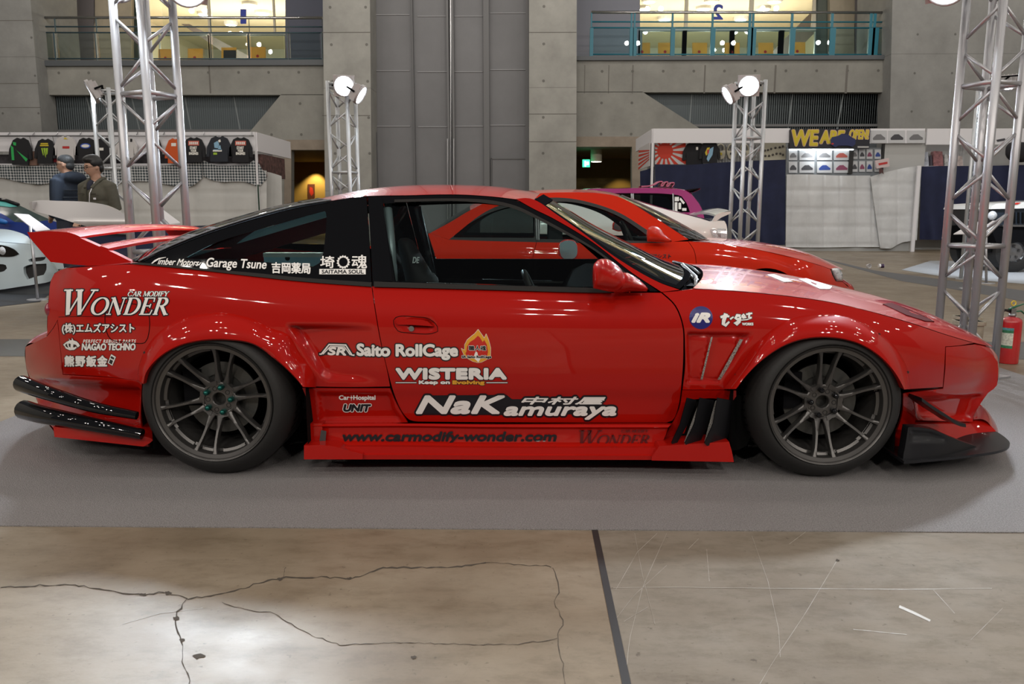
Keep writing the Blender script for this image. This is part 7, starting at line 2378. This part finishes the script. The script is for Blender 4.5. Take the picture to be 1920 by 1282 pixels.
# banner WE ARE OPEN!
bn = thing('banner', 'black banner with yellow WE ARE OPEN! lettering and a dark blue car', 'banner', P(1556, 278, YB - .1))
slab([(1482, 243), (1632, 240.5), (1630, 278.5), (1481, 278.5)], YB - .1, .14).build('banner_sheet', mat('banner_black', (.012, .012, .02), .5), bn)
for s2, box, sh in (('WE', (1486, 244.5, 1534, 272.5), .12), ('ARE', (1538, 245.5, 1583, 268), .18), ('OPEN!', (1593, 243.5, 1629, 260.5), .18)):
    vf = fit(text_mesh(s2, sh), *box)
    flat('lettering_edge', dilate(vf, 2.3 if s2 != 'OPEN!' else 1.5, 10), YB - .105, mat('banner_edge_pink', (.75, .50, .42), .5) if 'banner_edge_pink' not in MATS else MATS['banner_edge_pink'], bn)
    flat('lettering', dilate(vf, 1.4 if s2 != 'OPEN!' else .8, 8), YB - .112, ylw, bn)
flat('printed_car', shape([(1557, 262), (1560, 257), (1570, 255), (1577, 251.5), (1590, 252), (1597, 257), (1604, 261), (1604, 270), (1598, 275), (1590, 273), (1572, 273), (1566, 276), (1558, 271)]), YB - .150, mat('banner_car_blue', (.012, .02, .10), .4), bn)
flat('printed_lamp', shape(rect(1559, 268, 1563, 271)), YB - .156, rprint, bn)
flat('small_print', shape(rect(1608, 274, 1629, 277)), YB - .105, mat('grey_print', (.45, .45, .45), .6), bn)
# print shop: backing, tube lamp, photographs
ps = thing('display_stand', 'dark-framed display stand for car photographs under the banner', 'display', P(1560, 328, YB + .3))
MB().bb(P(1476, 277, YB + .2), P(1660, 330, YB + .26)).build('backing', mat('display_backing', (.22, .24, .26), .5), ps)
MB().bb(P(1658, 243, YB + .1), P(1661, 320, YB + .2)).build('frame_post', black_satin, ps)
MB().bb(P(1660, 268, YB + .1), P(1728, 325, YB + .2)).build('side_panel', mat('pale_grey_panel', (.46, .46, .45), .7), ps)
x0, x1 = P(1632, 241, YB), P(1735, 241, YB)
MB().bb((x0.x, YB + .0, P(0, 271, YB).z), (x1.x, YB + .1, x0.z)).build('fascia', white_plain, ps)
MB().bb((x0.x - 2.2, YB + .05, 0), (x1.x, YB + .5, .25)).build('plinth', pale_back, ps)
MB().tube([P(1480, 279.5, YB + .1), P(1600, 279.5, YB + .1)], .03, 8).build('tube_lamp', mat('lit_tube', (1, 1, 1), .5, emit=(.9, .97, 1), estr=4), ps, smooth=True)
lamp('display_tube', 'AREA', P(1538, 281, YB - .05), 7, (.9, .97, 1), .5, target=P(1538, 318, YB + .3))
gp = 'car photographs in the print booth'
inks = [mat('photo_ink_%s' % n, c_, .5) for n, c_ in (('grey', (.18, .18, .19)), ('charcoal', (.06, .06, .07)), ('red', (.45, .10, .08)), ('blue', (.03, .07, .30)), ('wine', (.25, .06, .12)))]
gloss_white = mat('photo_paper', (.62, .63, .65), .12, coat=1.0)
def photo(label, q, k, Y):
    o = thing('photograph', label, 'photograph', P(q[0], q[3], Y), gp)
    slab(rect(*q), Y, .03).build('paper', gloss_white, o)
    u0, v0, u1, v1 = q
    w_, h_ = u1 - u0, v1 - v0
    sh_ = [(u0 + .12 * w_, v0 + .62 * h_), (u0 + .2 * w_, v0 + .5 * h_), (u0 + .36 * w_, v0 + .32 * h_), (u0 + .62 * w_, v0 + .30 * h_), (u0 + .78 * w_, v0 + .48 * h_), (u0 + .9 * w_, v0 + .58 * h_), (u0 + .88 * w_, v0 + .74 * h_), (u0 + .14 * w_, v0 + .76 * h_)]
    flat('printed_car', shape(sh_), Y - .004, inks[k], o)
for i, (a, b_) in enumerate(((1633, 1663), (1666, 1697), (1701, 1734))):
    photo('%s car photograph on the white fascia right of the banner' % ('first', 'second', 'third')[i], (a, 244.5, b_, 268), (0, 1, 0)[i], YB - .02)
for r_, (va, vb) in enumerate(((281, 300), (303, 324))):
    for i, (a, b_) in enumerate(((1479, 1495), (1499, 1527), (1532, 1560), (1564, 1592))):
        photo('%s car photograph in the %s row of the lit display' % (('first', 'second', 'third', 'fourth')[i], ('upper', 'lower')[r_]), (a, va, b_, vb), ((0, 0, 0, 2), (1, 1, 3, 4))[r_][i], YB + .16)
    for i, (a, b_) in enumerate(((1597, 1608), (1611, 1622), (1625, 1636), (1640, 1652))):
        photo('%s narrow car photograph in the %s row beside the grey panel' % (('first', 'second', 'third', 'fourth')[i], ('upper', 'lower')[r_]), (a, va - 1, b_, vb - 2), (0, 1, 4, 3)[(i + r_) % 4], YB + .16)
MB().bb(P(1593.5, 280, YB + .12), P(1596, 326, YB + .2)).build('frame_post', black_satin, ps)
cloth('dust_sheet', 'wide translucent white sheet under the car photographs', [(1475, 327), (1520, 327), (1570, 329), (1632, 329)], [(1473, 463), (1530, 464), (1590, 463), (1650, 463)], YB - .05, sheet2_m, 'sheet', .05, 50, creases=(30, 34), lift=.10)
cloth('dust_sheet', 'slanting white sheet beside the white post, overlapping the wide sheet', [(1632, 331), (1660, 323), (1700, 314), (1728, 310)], [(1650, 465), (1664, 468), (1690, 455), (1719, 450)], YB - .16, sheet2_m, 'sheet', .05, 40, creases=(34, 30), nu=40, lift=.08)
pp = thing('poster', 'small pink and white notice pinned at the sheet top', 'poster', P(1656, 322, YB - .25))
slab([(1641, 301), (1667, 296), (1668, 312), (1644, 316)], YB - .25, .05).build('sheet', mat('pale_pink_paper', (.62, .50, .50), .6), pp)
flat('red_lettering', shape([(1647, 306), (1664, 303), (1664, 307), (1648, 310)]), YB - .255, rprint, pp)
flat('dark_figure', shape([(1648, 318), (1652, 314), (1656, 319), (1657, 327), (1653, 323), (1649, 327)]), YB - .255, mat('dark_brown_print', (.08, .03, .03), .6), pp)
wp = tag(MB().bb(Vector((P(1714, 400, YB - .3).x, YB - .3, 0)), Vector((P(1720, 400, YB - .3).x, YB - .24, P(0, 312, YB - .3).z))).build('post', white_plain), 'slim white post at the end of the slanting sheet', 'post')
# third booth behind the off-road car
b3, x0, x1, z0, z1 = frame_booth('booth', 'white-fronted booth with navy curtain behind the off-road car', 1739, 2010, 241, 271, '', None)
MB().bb((x0, YB + 1.0, 0), (x1, YB + 1.06, z1)).build('back_wall', pale_back, b3)
MB().bb((x0 + .02, YB + .2, P(0, 312, YB).z - .06), (x1, YB + .6, P(0, 312, YB).z)).build('counter_top', white_plain, b3)
lat = MB()
for k in range(16):
    lat.bb(P(1738 + k * 4.5, 270, YB + .7), P(1738.6 + k * 4.5, 310, YB + .72))
lat.build('wire_lattice', MATS['lattice_wire'], b3)
flat('dark_lettering', shape([(1868, 262), (1884, 259), (1886, 263), (1870, 266)]), YB - .01, inks[1], b3)
goods = [((1731, 284, 1742, 312), (.45, .48, .55)), ((1744, 290, 1749, 312), (.06, .05, .07)), ((1750, 283, 1769, 311), (.30, .13, .14)), ((1771, 288, 1779, 312), (.5, .5, .5)), ((1781, 290, 1792, 312), (.40, .30, .22)), ((1795, 292, 1806, 312), (.5, .42, .4))]
for i, (q, c_) in enumerate(goods):
    lab = ('pale blue plastic bag of goods on the far booth counter', 'thin dark bottle on the far booth counter', 'wine-red boxed goods on the far booth counter', 'clear plastic pack on the far booth counter', 'tan packet on the far booth counter', 'pale pink packet on the far booth counter behind the tower')[i]
    m_g = mat('goods_wrap_%d' % i, c_, .2, coat=.8, noise=(12, .5, 3))
    o = tag(slab([(q[0], q[1] + 2), (q[0] + 2, q[1]), (q[2] - 2, q[1] + 1), (q[2], q[3]), (q[0], q[3])], YB + .3, .15).build('package', m_g), lab, 'package', 'goods on the far booth counter')
cloth('curtain', 'navy cloth curtain behind the tower by the fire extinguisher', [(1727, 312), (1770, 311), (1830, 311), (1960, 308)], [(1724, 449), (1780, 450), (1850, 449), (1960, 447)], YB - .06, navy_m, 'curtain', .10, 42, lift=.15)
o = thing('backpack', 'black bag hanging at the top of the far navy curtain', 'bag', P(1903, 300, YB - .3))
inflate(seg([(1886, 276), (1892, 268), (1910, 266), (1930, 270), (1930, 300), (1892, 300), (1885, 290), (1886, 276)], step=5), YB - .25, .14, .14, step=5).build('bag_body', blk, o, smooth=True)
MB().tube([P(1900, 268, YB - .25), P(1902, 258, YB - .1), P(1912, 266, YB - .25)], .02, 6).build('bag_strap', blk, o)
# ================================================================== two visitors
skin_m = mat('skin', (0.46, 0.27, 0.19), .5)
hair_blk = mat('black_hair', (0.010, 0.009, 0.009), .45)
hair_gry = mat('greying_black_hair', (0.035, 0.04, 0.045), .5, noise=(60, .6, 2))
puffer_m = mat('dark_slate_puffer', (0.022, 0.030, 0.046), .8, spec=.2)
olive_m = mat('olive_grey_cotton_jacket', (0.085, 0.080, 0.060), .85, noise=(20, .15, 4))
tee_m = mat('dark_navy_tee', (0.02, 0.022, 0.04), .85)
jean_m = mat('dark_jeans', (0.025, 0.03, 0.045), .85)
shoe_m = mat('black_shoes', (0.012, 0.012, 0.012), .5)

def remeshed(mb, name, m, parent, voxel=.014, smooth_it=3):
    """weld overlapping limbs into one continuous skin"""
    o = mb.build(name, m)
    md = o.modifiers.new('weld', 'REMESH')
    md.mode = 'VOXEL'
    md.voxel_size = voxel
    sm = o.modifiers.new('relax', 'SMOOTH')
    sm.iterations = smooth_it
    dg = bpy.context.evaluated_depsgraph_get()
    dg.update()
    me = bpy.data.meshes.new_from_object(o.evaluated_get(dg))
    o.modifiers.clear()
    o.data = me
    me.materials.clear()
    me.materials.append(m)
    for p in me.polygons:
        p.use_smooth = True
    if parent is not None:
        o.parent = parent
        o.location = o.location - parent.location
    return o

def ell(mb, c, r, R=None, n=16, k=10):
    rows = []
    for i in range(k + 1):
        t = -PI / 2 + PI * i / k
        rows.append([Vector(c) + (R @ Vector(q) if R is not None else Vector(q)) for q in [(r[0] * max(.02, math.cos(t)) * math.cos(2 * PI * j / n), r[1] * max(.02, math.cos(t)) * math.sin(2 * PI * j / n), r[2] * math.sin(t)) for j in range(n)]])
    b = len(mb.v)
    mb.grid(rows, closev=True)
    mb.f.append(tuple(b + j for j in range(n))[::-1])
    mb.f.append(tuple(b + k * n + j for j in range(n)))

def person(label, pos, H, body_yaw, head_yaw, nod, jacket_m, hair_m, style):
    """pos = feet on the floor; +x of the local frame is the way the chest faces"""
    B = Euler((0, 0, body_yaw)).to_matrix()
    o3 = Vector(pos)
    s = H / 1.72
    def L(x, y, z):
        return o3 + B @ Vector((x * s, y * s, z * s))
    body = MB()
    # legs, pelvis, chest, neck
    for sg in (-1, 1):
        body.tube([L(0, .09 * sg, .92), L(.01, .10 * sg, .70), L(.0, .10 * sg, .48), L(-.02, .10 * sg, .28), L(-.03, .10 * sg, .07)], [.085 * s, .078 * s, .055 * s, .05 * s, .036 * s], 12)
        body.tube([L(-.06, .10 * sg, .035), L(.06, .105 * sg, .035), L(.15, .11 * sg, .03)], [.036 * s, .036 * s, .025 * s], 10)
    ell(body, L(0, 0, .96), (.11 * s, .16 * s, .13 * s), B)
    ell(body, L(0, 0, 1.12), (.105 * s, .145 * s, .16 * s), B)
    ell(body, L(.0, 0, 1.30), (.115 * s, .175 * s, .16 * s), B)
    body.tube([L(-.02, 0, 1.40), L(-.01, 0, 1.46), L(.01, 0, 1.54)], [.075 * s, .058 * s, .055 * s], 12)
    # arms, forearms bent forward, hands with fingers
    el, wr = {}, {}
    for sg in (-1, 1):
        sh = L(-.01, .185 * sg, 1.385)
        e_ = L(-.03 if style == 'olive' else -.02, .235 * sg, 1.10)
        w_ = L(.17, .15 * sg, .97) if style == 'olive' else L(.16, .13 * sg, .98)
        el[sg], wr[sg] = e_, w_
        body.tube([L(-.01, .13 * sg, 1.39), sh, (sh + e_) / 2, e_], [.06 * s, .056 * s, .047 * s, .040 * s], 10)
        body.tube([e_, (e_ * .45 + w_ * .55), w_], [.040 * s, .035 * s, .026 * s], 10)
        d = (w_ - e_).normalized()
        side_ = B @ Vector((0, -sg, 0))
        palm = w_ + d * .045 * s
        body.tube([w_, palm, w_ + d * .085 * s], [.026 * s, .036 * s, .034 * s], 10, squash=.6)
        for k in range(4):
            f0 = w_ + d * .08 * s + side_ * (k - 1.5) * .018 * s
            ln = (.07, .08, .075, .058)[k] * s
            f1 = f0 + d * ln * .5 + Vector((0, 0, -.006))
            f2 = f1 + (d * .6 + Vector((0, 0, -.7))).normalized() * ln * .5
            body.tube([f0, f1, f2], [.0095 * s, .009 * s, .0075 * s], 8)
        t0 = w_ + d * .03 * s + side_ * .03 * s
        body.tube([t0, t0 + (d * .5 + side_ * .8) * .03 * s, t0 + (d * .9 + side_ * .7) * .055 * s], [.012 * s, .0105 * s, .009 * s], 8)
    # head
    Hd = Euler((0, 0, head_yaw)).to_matrix() @ Euler((0, nod, 0)).to_matrix()
    hc = L(.02, 0, 1.605) + Vector((0, 0, 0))
    def Q(x, y, z):
        return hc + Hd @ (Vector((x, y, z)) * s)
    rows = []
    n, k = 32, 26
    for i in range(k + 1):
        t = -PI / 2 + PI * i / k
        row = []
        for j in range(n):
            a = 2 * PI * j / n
            x, y, z = .098 * math.cos(t) * math.cos(a), .076 * math.cos(t) * math.sin(a), .118 * math.sin(t)
            f = max(0, math.cos(a))
            if z < 0:                         # jaw narrows, chin comes forward
                q = -z / .118
                y *= 1 - .30 * q
                x *= 1 - .18 * q
                x += .022 * q * f
            if f > 0:
                nose = math.exp(-((y / .013) ** 2)) * math.exp(-(((z + .020) / .022) ** 2))
                x += .024 * nose * f
                x -= .010 * math.exp(-(((abs(y) - .032) / .014) ** 2)) * math.exp(-(((z - .008) / .012) ** 2))
                x += .005 * math.exp(-((z - .032) / .010) ** 2) * f
                x += .006 * math.exp(-((y / .022) ** 2)) * math.exp(-(((z + .060) / .010) ** 2))
                x -= .004 * math.exp(-((y / .02) ** 2)) * math.exp(-(((z + .074) / .006) ** 2))
            row.append(Q(x, y, z))
        rows.append(row)
    b = len(body.v)
    body.grid(rows, closev=True)
    body.f.append(tuple(b + j for j in range(n))[::-1])
    body.f.append(tuple(b + k * n + j for j in range(n)))
    for sg in (-1, 1):
        ell(body, Q(-.006, .078 * sg, -.004), (.016 * s, .008 * s, .030 * s), Hd, 10, 8)
    pr = remeshed(body, 'person', skin_m, None, .0085, 2)
    pr.data.transform(Matrix.Translation(-o3))
    pr.location = o3
    tag(pr, label, 'person')
    kid = lambda mb, nm, m_, vx=.014, it=3: remeshed(mb, nm, m_, pr, vx, it)
    # eyes and mouth
    for sg in (-1, 1):
        e = MB()
        ell(e, Q(.083, .031 * sg, .008), (.008 * s, .013 * s, .006 * s), Hd, 10, 6)
        e.build('eye', hair_blk, pr, smooth=True)
        bw = MB().tube([Q(.090, .016 * sg, .026), Q(.090, .034 * sg, .031), Q(.078, .050 * sg, .027)], [.004 * s, .005 * s, .003 * s], 6)
        bw.build('eyebrow', hair_blk, pr, smooth=True)
    MB().tube([Q(.094, -.022, -.062), Q(.1035, 0, -.061), Q(.094, .022, -.062)], .0035 * s, 6).build('mouth', mat('lips', (.30, .12, .10), .5) if 'lips' not in MATS else MATS['lips'], pr, smooth=True)
    # glasses
    g = MB()
    for sg in (-1, 1):
        ring = [Q(.106, .034 * sg + .026 * math.cos(a), .006 + .017 * math.sin(a)) for a in [k2 * PI / 8 for k2 in range(17)]]
        g.tube(ring, .0028 * s, 6)
        g.tube([Q(.104, .060 * sg, .012), Q(.06, .080 * sg, .012), Q(-.01, .082 * sg, .008)], .0026 * s, 6)
    g.tube([Q(.106, -.009, .010), Q(.110, 0, .012), Q(.106, .009, .010)], .0026 * s, 6)
    g.build('glasses', black_satin, pr, smooth=True)
    # hair
    hm_ = MB()
    if style == 'olive':
        for (x, y, z, rx, ry, rz) in ((-.030, 0, .045, .085, .084, .085), (.0, 0, .085, .096, .086, .066), (.035, 0, .095, .068, .076, .046), (-.055, 0, -.01, .055, .072, .07), (-.01, .062, .05, .06, .03, .055), (-.01, -.062, .05, .06, .03, .055)):
            ell(hm_, Q(x, y, z), (rx * s, ry * s, rz * s), Hd)
        rnd2 = random.Random(3)
        for q in range(46):
            a, bq = rnd2.uniform(0, 2 * PI), rnd2.uniform(.15, 1.2)
            d = Vector((math.cos(a) * math.cos(bq), math.sin(a) * math.cos(bq) * .9, math.sin(bq)))
            p0 = Vector((-.01, 0, .06)) + Vector((d.x * .085, d.y * .085, d.z * .068))
            hm_.tube([Q(*(p0 * .96)), Q(*(p0 + d * .018 + Vector((.004, 0, 0))))], [.014 * s, .003 * s], 6)
    else:
        for (x, y, z, rx, ry, rz) in ((-.022, 0, .045, .088, .081, .080), (.0, 0, .062, .085, .076, .062), (-.05, 0, -.015, .056, .07, .06)):
            ell(hm_, Q(x, y, z), (rx * s, ry * s, rz * s), Hd)
    kid(hm_, 'hair', hair_m, .007, 1)
    # trousers and shoes
    tm = MB()
    for sg in (-1, 1):
        tm.tube([L(0, .09 * sg, .94), L(.01, .10 * sg, .70), L(.0, .10 * sg, .48), L(-.02, .10 * sg, .28), L(-.03, .10 * sg, .06)], [.105 * s, .098 * s, .076 * s, .07 * s, .066 * s], 14)
    ell(tm, L(0, 0, .97), (.125 * s, .172 * s, .13 * s), B)
    kid(tm, 'trousers', jean_m)
    for sg in (-1, 1):
        sm_ = MB().tube([L(-.085, .10 * sg, .045), L(.02, .105 * sg, .05), L(.11, .11 * sg, .04), L(.175, .112 * sg, .03)], [.042 * s, .048 * s, .046 * s, .028 * s], 12, squash=.8)
        sm_.v = [Vector((p.x, p.y, max(p.z, o3.z + .001))) for p in sm_.v]
        sm_.build('shoe', shoe_m, pr, smooth=True)
    # jacket
    jm = MB()
    fat = 1.0 if style == 'olive' else 1.16
    ell(jm, L(0, 0, .98), (.135 * s * fat, .185 * s * fat, .17 * s), B)
    ell(jm, L(0, 0, 1.14), (.135 * s * fat, .182 * s * fat, .19 * s), B)
    ell(jm, L(.0, 0, 1.29), (.140 * s * fat, .200 * s * fat, .165 * s), B)
    for sg in (-1, 1):
        sh = L(-.01, .185 * sg, 1.375)
        jm.tube([L(-.01, .10 * sg, 1.40), sh, (sh + el[sg]) / 2, el[sg]], [.075 * s * fat, .078 * s * fat, .070 * s * fat, .062 * s * fat], 12)
        jm.tube([el[sg], el[sg].lerp(wr[sg], .55), el[sg].lerp(wr[sg], .95)], [.062 * s * fat, .056 * s * fat, .046 * s * fat], 12)
    if style != 'olive':
        # quilted hood gathered behind the neck
        ell(jm, L(-.09, 0, 1.44), (.13 * s, .165 * s, .085 * s), B)
        jm.tube([L(-.08, .14, 1.45), L(.02, .15, 1.43), L(.10, .09, 1.40)], .055 * s, 10)
        jm.tube([L(-.08, -.14, 1.45), L(.02, -.15, 1.43), L(.10, -.09, 1.40)], .055 * s, 10)
    jk = kid(jm, 'jacket', jacket_m, .013, 3)
    if style == 'olive':
        cm = MB()
        for sg in (-1, 1):
            cm.tube(cat_rom([L(-.085, .05 * sg, 1.475), L(-.02, .085 * sg, 1.475), L(.06, .075 * sg, 1.43), L(.125, .045 * sg, 1.36)], .02), .022 * s, 8, squash=1.0)
        cm.tube([L(-.09, -.06, 1.475), L(-.10, 0, 1.48), L(-.09, .06, 1.475)], .024 * s, 8)
        kid(cm, 'collar', jacket_m, .008, 1)
        tmb = MB()
        ell(tmb, L(.075, 0, 1.36), (.062 * s, .045 * s, .10 * s), B)
        kid(tmb, 'tee_shirt', tee_m, .01, 2)
        MB().tube([L(.09, .06, 1.43), L(.150, .035, 1.30), L(.158, .02, 1.15)], .005 * s, 6).build('lanyard', white_plain, pr, smooth=True)
        MB().box(L(.150, .10, 1.24), (.02, .02, .02), B).build('badge', white_plain, jk)
        for sg in (-1, 1):
            MB().tube([L(.155, .05 * sg, 1.30), L(.160, .13 * sg, 1.295)], .006 * s, 6).build('pocket_seam', mat('jacket_seam', (.05, .047, .036), .9) if 'jacket_seam' not in MATS else MATS['jacket_seam'], jk)
        MB().tube([L(.146, -.012, 1.36), L(.160, -.012, 1.15), L(.150, -.012, .95)], .006 * s, 6).build('front_placket', MATS['jacket_seam'], jk)
    else:
        for z in (1.02, 1.11, 1.20, 1.29):
            ring = [L(.160 * math.cos(a) * (1 - .0), .222 * math.sin(a), z) for a in [k2 * 2 * PI / 24 for k2 in range(25)]]
            MB().tube(ring, .006 * s, 6).build('quilt_seam', mat('puffer_seam', (.012, .018, .03), .6) if 'puffer_seam' not in MATS else MATS['puffer_seam'], jk, smooth=True)
    return pr
p2_ = P(185, 400, 6.3)
person('man with thick black hair and glasses in an olive-grey jacket looking down', (p2_.x, 6.3, 0), 1.70, math.radians(-105), math.radians(-132), math.radians(10), olive_m, hair_blk, 'olive')
p1_ = P(133, 400, 7.45)
person('man with greying hair in a hooded dark puffer jacket, facing away to the left', (p1_.x, 7.45, 0), 1.80, math.radians(165), math.radians(182), math.radians(4), puffer_m, hair_gry, 'puffer')
